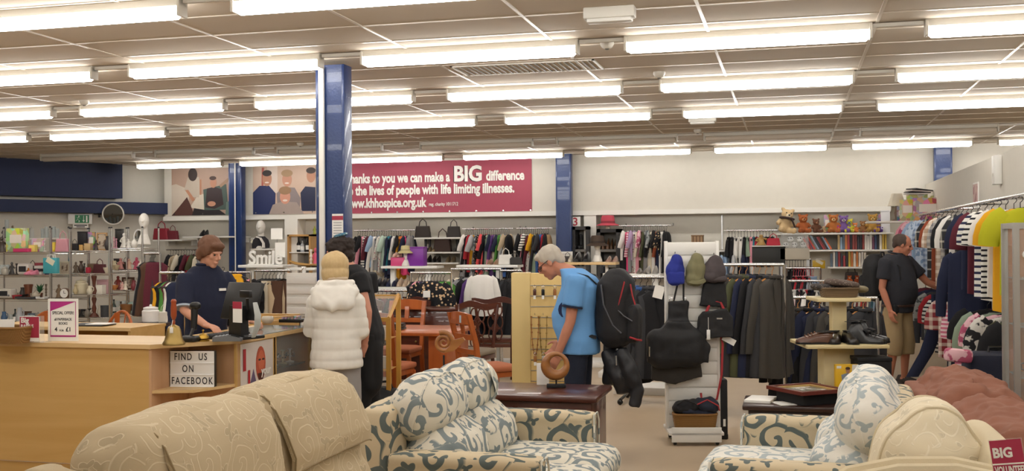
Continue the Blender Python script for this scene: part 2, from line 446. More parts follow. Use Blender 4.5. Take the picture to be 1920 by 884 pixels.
# ---- beige sofa, nearest the camera; it faces +X
t=thing('sofa','beige damask sofa with loose headrest covers in the near left corner','sofa',(-2.0,3.7,0))
m=wm(t); m.cush((-2.12,3.51,.5),(.2,1.82,.86),.4,.02); remesh(m,'back_frame',BEIGEP,.025,3,t)
for i,(y0,y1) in enumerate([(2.7,3.5),(3.48,4.33)]):
    m=wm(t); m.cush((-1.93,(y0+y1)/2,.74),(.27,y1-y0,.72),.75,.22,rot(0,-.13,0),10)
    m.cush((-1.86,(y0+y1)/2,.56),(.26,y1-y0-.02,.4),.8,.25,rot(0,-.1,0),8)
    remesh(m,'back_cushion',BEIGE,.018,4,t,fold(.012,(5,5,4),i),True)
    m=wm(t)
    ps=[]
    for k in range(26):
        a=pi*k/25; ps.append((-1.87+.0*k-.035*sin(a),(y0+y1)/2-cos(a)*(y1-y0)*.485,.74+.37*sin(a)**.42))
    m.tube(ps,.006,6); m.build('piping',BEIGEP,t)
def cover(name,y0,y1,zf,zb,sl,seed):
    # cloth folded over the top of a back cushion: rows run from the front hem over the ridge to the back
    m=wm(t); rows=[]
    prof=[(-1.742,zf),(-1.735,zf+.06),(-1.745,(zf+1.0)/2),(-1.77,.98),(-1.81,1.055),(-1.88,1.105),(-1.96,1.118),(-2.04,1.09),(-2.09,1.0),(-2.11,zb)]
    fine=[]
    for i in range(len(prof)-1):
        for k in range(3): q=k/3; fine.append((prof[i][0]*(1-q)+prof[i+1][0]*q,prof[i][1]*(1-q)+prof[i+1][1]*q))
    fine.append(prof[-1]); n=14
    for off in(0,.012):
        for i,(x,z) in enumerate(fine):
            row=[]
            for j in range(n+1):
                y=y0+(y1-y0)*j/n
                e=max(0,min(1,min(y-y0,y1-y)/.12)); ez=-.02*(1-e)**2
                w=.006*noise.noise(Vector((x*6+seed,y*7,z*5)))
                yy=y+sl*max(0,(1.0-z))*(1 if x>-1.9 else 0)
                row.append(Vector((x+w-(.022*(1-e)**2 if x>-1.85 else 0)-(off if x>-1.9 else -off),yy,z+ez-off*(1 if z>1.05 else 0))))
            rows.append(row)
    h=len(fine)
    vs=[p for r in rows for p in r]; N=n+1; fs=[]
    for s in range(2):
        for i in range(h-1):
            for j in range(n): a=(s*h+i)*N+j; fs.append((a,a+1,a+N+1,a+N))
    for i in range(h-1):
        for j in(0,n): a=i*N+j; fs.append((a,a+N,h*N+a+N,h*N+a))
    for j in range(n):
        for i in(0,h-1): a=i*N+j; fs.append((a,a+1,h*N+a+1,h*N+a))
    m.add(vs,fs); o=m.build(name,BEIGE,None,smooth=60); o.location=t.location
    m=wm(t)
    m.tube([rows[i][0]+Vector((.004,0,.003)) for i in range(h)],.0035,5); m.tube([rows[0][j]+Vector((.003,0,0)) for j in range(0,N)],.003,5)
    b=m.build('hem',BEIGED,o); b.location=(0,0,0)
    return o
tag(cover('headrest_cover',2.84,3.52,.6,.8,.05,1),'beige headrest cover draped over the nearer cushion of the beige sofa','headrest cover')
tag(cover('headrest_cover',3.56,4.28,.82,.85,.1,5),'beige headrest cover draped over the farther cushion of the beige sofa','headrest cover')
for y0,y1 in((4.33,4.45),(2.57,2.69)):
    m=wm(t)
    m.prism([(-2.2,.1),(-2.2,.97),(-2.1,1.02),(-1.96,.99),(-1.86,.86),(-1.82,.64),(-1.7,.53),(-1.2,.5),(-1.16,.44),(-1.16,.1)],y1-y0,(0,y0,0),'y')
    remesh(m,'arm',BEIGEP,.022,6,t)
m=wm(t)
for y0,y1 in((2.7,3.49),(3.5,4.32)): m.cush((-1.47,(y0+y1)/2,.4),(.66,y1-y0,.17),.7,.15)
remesh(m,'seat_cushions',BEIGE,.025,3,t,None,True)
wm(t).box((-1.6,3.51,.2),(1.0,1.64,.24),None,.03).build('base',BEIGEP,t)
# ---- floral scroll sofa
FLORALP=mat('sheen_scroll_fabric','DFDCD2',.7,col2='A4AFB2',pat='scroll',sc=5.2,bump=.2,bsc=25)  # cushion sheen put into the colours: whiter ground, weaker scrolls
def scroll_sofa(label,X,y0,y1,side,rz=0,FLORALW=FLORALW):
    # side +1: faces +X ; origin at floor under the middle of the back
    t=thing('sofa',label,'sofa',(X,(y0+y1)/2,0),rz); S=side; L=y1-y0; h=L/2
    def mb(): return MB()
    m=mb(); m.cush((-.1*S,0,.48),(.2,L-.05,.72),.5,.05); remesh(m,'back_frame',FLORAL,.022,3,t,None,True)
    w=(L-.3)/2
    for i in(0,1):
        yc=-h+.15+w*(i+.5)
        m=mb(); m.cush((.04*S,yc,.79),(.27,w+.02,.31),.95,.2,rot(0,-.16*S,0),9); m.cush((.05*S,yc,.92),(.13,w-.14,.06),.9,.1)
        o=remesh(m,'head_cushion',FLORALW,.016,3,t,fold(.012,(6,9,6),i),True)
        hug(o,[((.07+.05*sin(a))*S,yc-cos(a)*w*.5,.78+.22*sin(a)) for a in [-.3+(pi+.6)*k/30 for k in range(31)]],.006,'piping',FLORALW,t)
        m=mb(); m.cush((.14*S,yc,.53),(.3,w+.02,.34),.9,.22,rot(0,-.12*S,0),9)
        o=remesh(m,'lumbar_cushion',FLORALW,.016,3,t,fold(.012,(6,9,6),i+4),True)
        m=mb(); m.cush((.56*S,yc,.37),(.72,w,.18),.75,.14,None,9); remesh(m,'seat_cushion',FLORALW,.02,3,t,fold(.006,(5,5,5),i+8),True)
    for s in(-1,1):
        yc=s*(h-.075)
        m=mb(); m.cush((.36*S,yc,.36),(.78,.15,.5),.4,.05); m.cush((.36*S,yc,.585),(.78,.165,.075),.9,.1)
        remesh(m,'arm',FLORAL,.018,3,t,None,True)
        m=mb(); ps=[(.755*S,yc-.07,.15),(.755*S,yc-.078,.56),(.75*S,yc-.055,.61),(.75*S,yc+.055,.61),(.755*S,yc+.078,.56),(.755*S,yc+.07,.15)]
        m.tube(ps,.006,6); m.build('arm_piping',FLORALW,t)
    mb().box((.42*S,0,.2),(.9,L-.2,.16),None,.03).build('base',FLORAL,t)
    m=mb()
    for sx in(-.12*S,.78*S):
        for sy in(-h+.1,h-.1): mb().lathe([(.03,0),(.022,.12)],10,(sx,sy,0)).build('foot',BLACKM,t)
    return t
s1=scroll_sofa('cream sofa with grey scroll pattern, left of the aisle in front of the wooden chest',-1.9,4.9,6.44,1)
s2=scroll_sofa('pale sofa with grey scroll pattern, right of the aisle, seen from its low arm end',.42,5.0,6.5,-1,rad(-4),FLORALP)
m=MB(); m.box((0,0,0),(.004,.1,.17)); tag(m.build('price_card',TAGW,None,at(924,712,6.25),(.1,-.3,.35)),'white paper price card leaning at the end of the left scroll sofa','price card')
t=thing('price_tag','narrow white price ribbon hanging beside the right scroll sofa','price tag',at(1572,786,6.2))
MB().box((0,0,.02),(.022,.004,.13),rot(0,.3,0)).build('card',TAGW,t); MB().tube([(.022,0,.08),(.06,.0,.17)],.003,5).build('string',TAGW,t)
# ---- cream wing chair, brown sofa
t=thing('armchair','cream damask armchair with piped round cushion in the near right corner','armchair',(.62,4.3,0))
m=wm(t); m.cush((.5,4.46,.68),(.34,.58,.6),.95,.28,rot(0,.12,0),10); m.cush((.44,4.46,.5),(.32,.54,.3),.9,.2)
o=remesh(m,'back_cushion',CREAM,.016,4,t,fold(.006,(5,5,5),3),True)
T=t.location
for y in(4.29,4.63):
    hug(o,[Vector((.5+ .24*cos(a),y,.68+.40*sin(a)))-T for a in [-.5+(pi+1.)*q/40 for q in range(41)]],.009,'piping',CREAMP,t)
m=wm(t); m.cush((.7,4.46,.5),(.16,.8,.8),.9,.14,rot(0,.1,0)); remesh(m,'back_frame',CREAMP,.02,4,t)
m=wm(t)
pl=[(.06,.12),(.06,.66),(.1,.735),(.2,.80),(.36,.84),(.55,.85),(.72,.82),(.82,.76),(.82,.12)]
m.prism(pl,.13,(0,3.98,0),'y'); remesh(m,'arm',CREAMP,.018,5,t)
m=wm(t); m.tube([(x,3.975,z) for x,z in pl[1:-1]],.022,8); m.tube([(x,4.1,z) for x,z in pl[1:-1]],.022,8); m.build('arm_piping',CREAMP,t)
m=wm(t); m.prism([(.06,.12),(.06,.55),(.82,.55),(.82,.12)],.1,(0,4.86,0),'y'); remesh(m,'arm',CREAMP,.02,5,t)
m=wm(t); m.cush((.3,4.48,.4),(.5,.7,.2),.7,.15); m.box((.4,4.48,.2),(.6,.74,.3),None,.04); remesh(m,'seat',CREAM,.02,3,t,None,True)
t=thing('cushion','cream piped cushion at the bottom right edge, in front of the armchair','cushion',(.62,3.72,0))
m=wm(t); m.cush((.62,3.7,.6),(.4,.46,.3),.85,.2,None,9); remesh(m,'pad',CREAM,.016,4,t,fold(.006,(5,5,5),9),True)
m=wm(t); m.tube([(.62+.195*cos(a),3.7+.225*sin(a),.69) for a in [2*pi*k/24 for k in range(24)]],.007,6,closed=True); m.build('piping',CREAMP,t)
m=wm(t); m.box((.62,3.7,.24),(.46,.46,.46),None,.05); m.build('stool_base',CREAMP,t)
t=thing('sofa','brown suede sofa with plump wrinkled cushions, backing onto the pale right sofa','sofa',(.95,5.8,0))
for i,(y0,y1) in enumerate([(5.75,7.05),(4.5,5.8)]):
    m=wm(t); m.cush((.95,(y0+y1)/2,.72),(.44,y1-y0,.3),1.,.2,rot(0,.12,0),12); m.cush((1.02,(y0+y1)/2,.55),(.36,y1-y0-.06,.45),.9,.15)
    remesh(m,'back_cushion',BROWN,.016,3,t,fold(.036,(10,5.5,8),i),False)
m=wm(t); m.cush((.72,6.0,.42),(.15,2.0,.76),.7,.06); remesh(m,'back_frame',BROWN,.02,3,t,fold(.008,(4,4,4),3))
m=wm(t); m.cush((1.3,5.8,.32),(.6,2.3,.3),.6,.1); remesh(m,'seat',BROWN,.025,3,t)
for yc in(7.12,4.5): m=wm(t); m.cush((1.25,yc,.32),(.7,.18,.5),.7,.1); remesh(m,'arm',BROWN,.022,3,t)
t=thing('armchair','dark brown suede chair back at the right edge, in front of the dark suitcase','armchair',(2.0,5.9,0))
m=wm(t); m.cush((1.86,5.9,.45),(.36,.7,.6),.8,.12); m.cush((1.84,5.88,.68),(.3,.6,.2),1.,.1); remesh(m,'back',BROWND,.022,4,t,fold(.012,(5,5,5),6))
m=wm(t); m.box((1.86,5.9,.12),(.34,.6,.24),None,.04); m.build('base',BROWND,t)
# ================================================================ COUNTER
BEECH=mat('beech_laminate','D2AC6C',.42,col2='C79F5C',pat='woodx',sc=1.1)
BEECHL=mat('beech_laminate_light','DDBE8B',.42,col2='D2AF78',pat='woodx',sc=1.1)
BEECHI=mat('beech_inside','CFA680',.5,col2='C4986F',pat='woodz',sc=1.1)
t=thing('shop_counter','long beech shop counter with open corner shelf unit at the left','counter',(-5.5,6.8,0))
wm(t).bx(-8.6,-4.3,6.5,6.52,.11,.93).build('front_panel',BEECH,t)
wm(t).bx(-8.6,-4.3,6.52,6.54,0,.1).build('plinth',BEECH,t)
m=wm(t); m.prism([(-8.6,6.48),(-4.28,6.48),(-3.86,6.97),(-3.86,8.2),(-4.42,8.2),(-4.42,7.12),(-8.6,7.12)],.03,(0,0,.93)); m.build('worktop',BEECHL,t)
m=wm(t); m.prism([(-4.3,6.5),(-4.02,6.6),(-3.88,6.98),(-4.28,6.98)],.02,(0,0,.62)); m.build('shelf',BEECHL,t)
m=wm(t); m.prism([(-4.3,6.5),(-4.02,6.6),(-3.88,6.98),(-4.28,6.98)],.02,(0,0,.3)); m.build('shelf',BEECHL,t)
m=wm(t); m.bx(-4.3,-4.28,6.5,6.98,.0,.93).bx(-4.28,-3.88,6.97,6.99,0,.93); m.build('shelf_back',BEECHI,t)
m=wm(t); m.bx(-3.9,-3.88,6.95,7.55,0,.93).bx(-3.9,-3.88,7.53,7.57,0,.93).bx(-3.9,-3.88,8.17,8.2,0,.93); m.build('side_panel',BEECH,t)
m=wm(t); m.bx(-4.4,-3.88,8.18,8.2,0,.93).bx(-4.42,-4.4,7.55,8.2,0,.93).bx(-4.4,-3.9,7.55,7.57,0,.93); m.build('display_back',BEECHI,t)
m=wm(t); m.bx(-4.38,-3.92,7.6,8.16,.66,.67).bx(-4.38,-3.92,7.6,8.16,.38,.39); m.build('display_shelf',mat('smoked_glass','3a4444',.1,alpha=.75),t)
GLASS=mat('clear_glass','EEF4F2',.03,alpha=.13)
wm(t).bx(-3.888,-3.88,7.58,8.16,.12,.925).build('glass_front',GLASS,t)
wm(t).bx(-4.3,-3.87,7.1,8.19,.961,.965).build('glass_top',mat('grey_glass','6f7a78',.08,alpha=.85),t)
# poster on the counter end
POST=mat('poster_paper','D8CFC8',.5)
t=thing('poster','charity donation poster with a man on the counter end panel','poster',(-3.876,7.25,.62))
MB().box((0,0,0),(.004,.5,.6)).build('sheet',POST,t)
def flat(parent,polys,x,name='printed_picture'):
    for i,(c,pl) in enumerate(polys):
        MB().prism(pl,.0012,(x+.0006*i,0,0),'x').build(name,mat('print_'+c,c,.5),parent)
def disc(cx,cy,rx,ry,n=18): return [(cx+rx*cos(2*pi*k/n),cy+ry*sin(2*pi*k/n)) for k in range(n)]
flat(t,[('6a5a78',[(-.1,-.29),(.02,-.29),(.0,-.05),(-.06,.1),(-.16,-.1),(-.24,-.29)]),('7a3a22',[(-.05,-.29),(.22,-.29),(.2,-.1),(.06,.02),(-.04,-.06)]),('b5533a',disc(.05,.13,.075,.13)),('c9694a',disc(.055,.15,.05,.08)),('54281f',[(.0,.06),(.1,.06),(.08,.0),(.02,.0)]),('3a2a24',disc(.03,.16,.02,.008,8)),('3a2a24',disc(.085,.16,.02,.008,8)),('b5262e',[(-.22,.1),(-.18,.1),(-.18,.26),(-.22,.26)]),('b5262e',[(-.15,-.02),(-.12,-.02),(-.12,.1),(-.15,.1)]),('2a1c1a',[(.13,-.29),(.25,-.29),(.25,.02),(.18,-.04)])],.002)
INK=mat('white_ink','F4F1EA',.5)
RY=(pi/2,0,pi/2)
for i,s in enumerate(['your','donation','makes']): text(s,.085,INK,t,(.009,-.0 if i else .05,.045-.105*i),RY,.0008,.002,.95,'lettering')
# ---- desks behind the counter
t=thing('desk_unit','open-fronted beech desk unit behind the counter, left of the staff member','desk',(-5.6,8.4,0))
m=wm(t); x0,x1=-7.2,XY(244,8.2); m.bx(x0,x1,8.2,8.75,.895,.92).bx(x1-.025,x1,8.2,8.75,0,.895).bx(x0,x0+.025,8.2,8.75,0,.895).bx(x0,x1,8.73,8.75,0,.895).bx(x0,x1,8.22,8.7,.6,.62); m.build('carcass',BEECH,t)
wm(t).bx(x0,x1,8.19,8.2,.893,.922).build('edge_strip',BEECHL,t)
t=thing('desk_unit','low beech tray desk with upstand behind the counter, holding white papers','desk',(-5.0,8.9,0))
m=wm(t); a0,a1=-5.06,-4.42; m.bx(a0,a1,8.3,9.1,.8,.83).bx(a0,a1,9.08,9.1,0,.99).bx(a1-.02,a1,8.3,9.1,0,.97).bx(a0,a0+.02,8.3,9.1,0,.8); m.build('carcass',BEECH,t)
wm(t).bx(a0,a1,9.075,9.1,.99,.998).build('edge_strip',BEECHL,t)
for i,(dx,dz) in enumerate([(0,0),(.04,.012)]):
    tag(MB().box((0,0,.006),(.3,.22,.012)).build('paper_stack',TAGW,None,(a0+.2+dx,8.55+.05*i,.831+dz),.2*i+.05),['white paper stack lying in the beech tray desk','white sheet lying slantwise on top of the paper stack'][i],'paper')
t=thing('folder','dark grey folder lying on the beech desk unit left of the papers','folder',(XY(165,8.35),8.4,.921),.1)
MB().box((0,0,.008),(.34,.25,.014),None,.003).build('cover',mat('dark_grey_card','3a3c40',.6),t); MB().box((.1,-.02,.018),(.2,.18,.006)).build('papers',TAGW,t)
# ================================================================ THINGS ON THE COUNTER
BRASS=mat('brass','C09A45',.28,1.)
BRASSA=mat('aged_brass','A98F58',.4,1.)
WOODR=mat('red_wood_handle','A2461E',.35,coat=.4)
def on(x,y,z): return onz(x,y,z)
CT=.961
p=on(326,647,CT); t=thing('hand_bell','brass hand bell with an orange wooden handle on the counter corner','bell',p)
MB().lathe([(.075,0),(.076,.012),(.064,.03),(.055,.06),(.048,.1),(.036,.125),(.015,.135),(.01,.14)],20).build('bell',BRASSA,t)
MB().lathe([(.009,.138),(.011,.16),(.008,.17),(.014,.18),(.02,.2),(.021,.25),(.017,.285),(.02,.3),(.012,.313)],14).build('handle',WOODR,t)
MB().box((.02,-.06,.105),(.026,.003,.04),None,.001).build('price_tag',TAGW,t); MB().tube([(.0,-.012,.17),(.015,-.05,.135),(.02,-.058,.122)],.0015,5).build('string',TAGW,t)
p=on(381,640,CT); t=thing('desk_bell','small brass call bell on the counter beside the card machine','bell',p)
MB().lathe([(.045,0),(.045,.01),(.03,.014)],18).build('base',BRASS,t); MB().lathe([(.042,.02),(.04,.032),(.028,.047),(.01,.054)],18).build('dome',BRASS,t); MB().lathe([(.005,.05),(.004,.07),(.009,.074),(.006,.08)],10).build('button',BRASS,t)
p=on(427,640,CT); t=thing('card_machine','grey card payment terminal lying on the counter','card machine',p,.35)
MB().prism([(-.1,0),(.1,0),(.1,.02),(.02,.042),(-.1,.03)],.085,(0,-.042,0),'y').build('body',mat('mid_grey_plastic','6d6f72',.4),t)
MB().box((.055,0,.036),(.06,.06,.004),rot(0,.27,0)).build('screen',BLACKP,t)
m=MB()
for i in range(4):
    for j in range(3): m.box((-.08+.025*i,-.024+.024*j,.034+.003*i),(.016,.017,.008),None,.002)
m.build('keypad',mat('pale_grey_plastic','a8aaac',.5),t)
p=on(352,642,CT); t=thing('telephone_stand','black handset stand on the counter left of the call bell','handset',p)
MB().cush((0,.03,.02),(.13,.1,.04),.8,.1).build('base',BLACKP,t); MB().tube([(0,.03,.03),(0,.08,.1)],.012,8).build('neck',BLACKP,t)
m=MB(); m.tube([(0,.08,.08),(-.005,.1,.24)],[.02,.026],10); m.cush((.0,.1,.25),(.07,.06,.05),.8,.1); m.build('handset',BLACKP,t)
# special offer sign
PINK=mat('magenta_print','B92F86',.5); DARKT=mat('dark_ink','2b2a30',.6)
p=on(119,640,CT); t=thing('offer_sign','white special-offer paperback sign standing on the counter','sign',p,.1)
w,h=.235,.305; tl=(-.12,0,0)
MB().prism([(-w/2,0),(w/2,0),(w/2,h),(-w/2,h)],.004,(0,-.004,0),'y').build('panel',TAGW,t)
m=MB()
for x0,x1,z0,z1 in((-.1,-.096,.03,.285),(.096,.1,.03,.285),(-.1,.1,.03,.034),(-.1,.1,.281,.285)): m.bx(x0,x1,-.0052,-.004,z0,z1)
m.prism([(-.1,.285),(.1,.285),(-.1,.215)],.0012,(0,-.0052,0),'y'); m.bx(-.1,.1,-.0052,-.004,.03,.042); m.build('border',PINK,t)
RX=(pi/2,0,0)
for s,sz,z in [('SPECIAL OFFER!',.03,.193),('all PAPERBACK',.026,.148),('BOOKS',.026,.118)]: text(s,sz,DARKT,t,(0,-.0045,z),RX,.0006,.0004,.8,'lettering','CENTER')
text('4',.042,DARKT,t,(-.055,-.0045,.07),RX,.0006,.001,1,'lettering','CENTER'); text('FOR',.018,DARKT,t,(-.012,-.0045,.07),RX,.0006,.0004,1,'lettering','CENTER'); text('£1',.042,DARKT,t,(.042,-.0045,.07),RX,.0006,.001,1,'lettering','CENTER')
MB().prism([(0,.0),(.09,0),(.0,.2)],.004,(0,0,0),'x').build('strut',TAGW,t)
# leaflet holder
CRIM=mat('crimson_print','A93048',.5)
p=on(60,643,CT); t=thing('leaflet_holder','clear stand holding a red and white raffle leaflet on the counter','leaflet holder',p,.12)
MB().bx(-.095,.095,-.002,.0,0,.19).bx(-.095,.095,.0,.09,0,.003).build('acrylic_stand',GLASS,t)
MB().bx(-.09,.06,-.006,-.003,.01,.185).build('leaflet',TAGW,t); MB().bx(-.088,.058,-.0075,-.006,.1,.183).bx(-.03,.058,-.0075,-.006,.035,.1).build('printed_block',CRIM,t)
text('Big',.05,INK,t,(-.08,-.008,.142),RX,.0006,.002,1); text('RAFFLE',.03,INK,t,(-.08,-.008,.108),RX,.0006,.001,1)
WICK=mat('wicker','B98B4C',.7,col2='7a5424',pat='wicker',sc=55,bump=.5)
def basket(t,w,d,h,mt=WICK):
    m=MB(); R=[]
    for z,k in((0,.88),(h*.5,.95),(h,1.)): R.append([Vector((k*w/2*(abs(cos(a))**.5)*(1 if cos(a)>0 else -1),k*d/2*(abs(sin(a))**.5)*(1 if sin(a)>0 else -1),z)) for a in [2*pi*(q+.5)/28 for q in range(28)]])
    inn=[[p*.94+Vector((0,0,.012 if i==0 else 0)) for p in r] for i,r in enumerate(R)]
    m.loft(R+inn[::-1],True); m.build('woven_body',mt,t)
    m=MB(); m.tube([(p.x*.97,p.y*.97,h) for p in R[-1]],.011,6,closed=True); m.build('rim',mt,t)
p=on(0,646,CT); t=thing('wicker_basket','shallow wicker basket at the left end of the counter','basket',(p.x-.02,p.y+.12,CT)); basket(t,.34,.26,.11)
for i,(x,lb) in enumerate([(-.05,'white card standing in the wicker basket on the counter')]):
    tag(MB().box((0,0,.075),(.12,.004,.13),rot(-.15,0,0)).build('greeting_card',TAGW,None,(p.x-.06,p.y+.13,.985),.2),lb,'card')
p=on(19,634,CT); t=thing('candle_glass','white candle in a tall glass beside the wicker basket','candle',(p.x+.06,p.y+.14,CT))
MB().lathe([(.034,0),(.036,.16),(.034,.16),(.032,.012)],18).build('glass',GLASS,t); MB().lathe([(.03,.013),(.031,.12),(.004,.122)],16).build('wax',mat('white_wax','F3EFE4',.5),t)
# till: monitor seen from behind
p=at(437,622,7.75); t=thing('till_monitor','black till screen on a stand in front of the staff member','till',(p.x,p.y,CT),rad(-22))
m=MB(); m.box((-.02,.1,.27),(.38,.028,.28),rot(-.3,0,.0),.008); m.build('screen_housing',BLACKP,t)
m=MB(); m.box((-.02,.128,.275),(.35,.002,.25),rot(-.3,0,0)); m.build('screen',mat('screen_glass','20262c',.1),t)
m=MB(); m.prism([(-.12,0),(.12,0),(.1,.03),(.07,.03),(.06,.24),(-.06,.24),(-.07,.03),(-.1,.03)],.07,(.02,-.0,0),'y'); m.box((.02,.06,.012),(.26,.22,.024),None,.006); m.build('stand',BLACKP,t)
m=MB(); m.box((.17,-.02,.33),(.11,.03,.05),None,.006); m.tube([(.16,0,.3),(.14,.02,.22)],.012); m.build('customer_display',BLACKP,t)
m=MB(); m.box((.1,-.04,.2),(.1,.003,.15)); m.build('notice_card',TAGW,t); MB().box((.1,-.0425,.25),(.1,.002,.05)).build('notice_heading',CRIM,t)
m=MB(); m.tube([(.2,.02,.02),(.245,.02,.1),(.25,.02,.18),(.22,.02,.27)],[.02,.03,.03,.02],10,.25); m.build('side_arm',mat('pale_translucent','B9BEBB',.3),t)
p=onz(455,634,CT); t=thing('keyboard','black keyboard lying on the counter at the foot of the till','keyboard',(p.x-.18,p.y+.05,CT+.005),rad(75))
MB().box((0,0,.01),(.4,.14,.018),None,.004).build('base',BLACKP,t); m=MB()
for i in range(14):
    for j in range(5): m.box((-.182+.028*i,-.05+.025*j,.021),(.022,.02,.007),None,.002)
m.build('keys',mat('key_black','26262a',.5),t)
p=onz(502,607,.965); t=thing('pot_of_change','small white pot with a wooden spoon on the glass counter top','pot',(p.x,p.y,.966))
MB().lathe([(.03,0),(.05,.02),(.052,.045),(.045,.06),(.04,.055),(.02,.03)],16).build('pot',mat('cream_pot','E6E0D0',.4),t); MB().tube([(.02,.01,.05),(.2,.1,.06)],.007,6).build('spoon',BEECHL,t)
p=onz(548,605,.965); t=thing('receipt_box','small dark tray of cards at the far end of the glass counter top','tray',(p.x,p.y,.966))
MB().bx(-.1,.1,-.06,.06,0,.03,.005).build('tray',BLACKP,t); m=MB()
for k in range(5): m.box((-.07+.03*k,0,.04),(.02,.09,.03),rot(0,.2,0))
m.build('cards',mat('mixed_cards','B5A9A0',.6,pat='multi',sc=30),t)
# lightbox
p=onz(376,735,.642); t=thing('lightbox_sign','white cinema lightbox reading FIND US ON FACEBOOK on the corner shelf','sign',(-4.11,6.74,.641),rad(8))
w,h=.33,.255
MB().bx(-w/2,w/2,0,.04,0,h,.003).build('case',BLACKP,t)
MB().bx(-w/2+.003,w/2-.003,-.003,.0,.003,h-.003).build('panel',mat('light_panel','ECEBE8',.4),t)
m=MB()
for z in(.003,.086,.17,h-.006): m.bx(-w/2+.003,w/2-.003,-.008,-.003,z-.003,z+.004)
m.build('letter_rail',mat('clear_rail','FAFAFA',.2),t)
for s,z,x in [('FIND  US',.19,-.01),('ON',.105,-.03),('FACEBOOK',.02,.0)]: text(s,.07,DARKT,t,(x,-.0045,z),RX,.0008,.0006,.72,'lettering','CENTER',1.25)
# things inside the glass display end
for i,(y,z,c,n) in enumerate([(7.7,.67,'d8d4cc','ring'),(7.8,.67,'8a8f90','bead'),(7.95,.67,'b5aa88','bead'),(8.08,.67,'e0ddd6','ring'),(7.72,.39,'30343a','ring'),(7.9,.39,'c2c4c2','bead'),(8.05,.39,'4a4038','ring')]):
    t=thing('jewellery_stand','%s jewellery stand, %s on the %s shelf of the glass counter end'%({'d8d4cc':'white','8a8f90':'grey','b5aa88':'tan','e0ddd6':'pale','30343a':'black','c2c4c2':'silver','4a4038':'brown'}[c],ORD[i%4],'upper' if z>.5 else 'lower'),'jewellery',(-4.02,y,z+.001),.4*i)
    mt=mat('jewel_'+c,c,.5)
    MB().lathe([(.035,0),(.035,.008),(.008,.014),(.007,.1),(.02,.11)],12).build('stand',mt,t)
    m=MB(); 
    for q in range(10): m.ell((.035*cos(.63*q),.035*sin(.63*q),.08-.03*sin(.63*q)**2),.008,None,6,4)
    m.build('beads',CHROME if i%2 else BLACKP,t)
# paper notice with red top on the near column
t=thing('paper_notice','white paper notice with a red heading on the near navy column','notice',(-3.70,8.336,1.78))
MB().box((0,0,0),(.1,.003,.24)).build('sheet',TAGW,t); MB().box((0,-.002,.085),(.1,.002,.035)).build('heading',CRIM,t)
m=MB()
for k in range(7): m.box((0,-.002,.045-.022*k),(.075,.001,.005))
m.build('printed_lines',mat('grey_ink','77757a',.6),t)
t=thing('paper_notice','white typed notice on the navy column right of the red banner','notice',(-3.84,18.333,1.37))
MB().box((0,0,0),(.28,.003,.22)).build('sheet',TAGW,t); m=MB()
for k in range(7): m.box((0,-.002,.07-.022*k),(.22,.001,.006))
m.build('printed_lines',mat('grey_ink','77757a',.6),t)
# ================================================================ BANNER AND WALL PHOTOGRAPHS
RED=mat('banner_red','A8455A',.6,bump=.05,bsc=3)
t=thing('banner','long crimson charity banner with white lettering on the back wall','banner',(-6.55,YB-.004,2.68))
m=MB(); nx,nz=24,4; R=[]
for j in range(nz+1):
    R.append([Vector((-2.1+4.15*i/nx,-.012-.008*noise.noise(Vector((i*.7,j*.9,1))),-.47+.95*j/nz)) for i in range(nx+1)])
vs=[p for r in R for p in r]+[Vector((p.x,0,p.z)) for r in R for p in r]; N=(nx+1)*(nz+1); fs=[]
for j in range(nz):
    for i in range(nx):
        a=j*(nx+1)+i; fs+= [(a,a+1,a+nx+2,a+nx+1),(N+a,N+a+nx+1,N+a+nx+2,N+a+1)]
m.add(vs,fs); m.build('cloth',RED,t)
for s,x,z,sz,sx in [('Thanks to you we can make a',-1.55,.1,.245,.79),('difference',1.2,.1,.245,.83),('to the lives of people with life limiting illnesses.',-1.55,-.125,.245,.80),('www.khhospice.org.uk',-1.55,-.36,.245,.80),('reg. charity 1011712',.1,-.35,.09,.86)]:
    text(s,sz,INK,t,(x,-.022,z),RX,.002,.009 if sz>.1 else .001,sx*.88,'lettering')
t2=text('BIG',.385,INK,t,(.58,-.022,.1),RX,.002,.014,.92,'lettering')
text('BIG',.385,mat('black_shadow_ink','3a2226',.6),t,(.562,-.019,.09),RX,.001,.014,.92,'lettering_shadow')
m=MB()
for k in range(9): m.lathe([(.016,0),(.016,.004)],8,(-2.05+.51*k,-.02,-.455),rot(pi/2,0,0))
m.build('eyelets',CHROME,t)
def photo(label,x0,x1,z0,z1,polys):
    t=thing('wall_photograph',label,'photograph',(x0,YB-.004,z0))
    MB().bx(0,x1-x0,-.01,0,0,z1-z0).build('print',mat('photo_'+polys[0][0],polys[0][0],.45),t)
    for i,(c,pl) in enumerate(polys[1:]):
        MB().prism(pl,.0012,(0,-.0122-.0005*i,0),'y').build('printed_picture',mat('print_'+c,c,.5),t)
    m=MB()
    for x in(.06,(x1-x0)/2,x1-x0-.06): m.lathe([(.014,0),(.014,.004)],8,(x,-.018,.03),rot(pi/2,0,0))
    m.build('fixings',CHROME,t)
D=disc
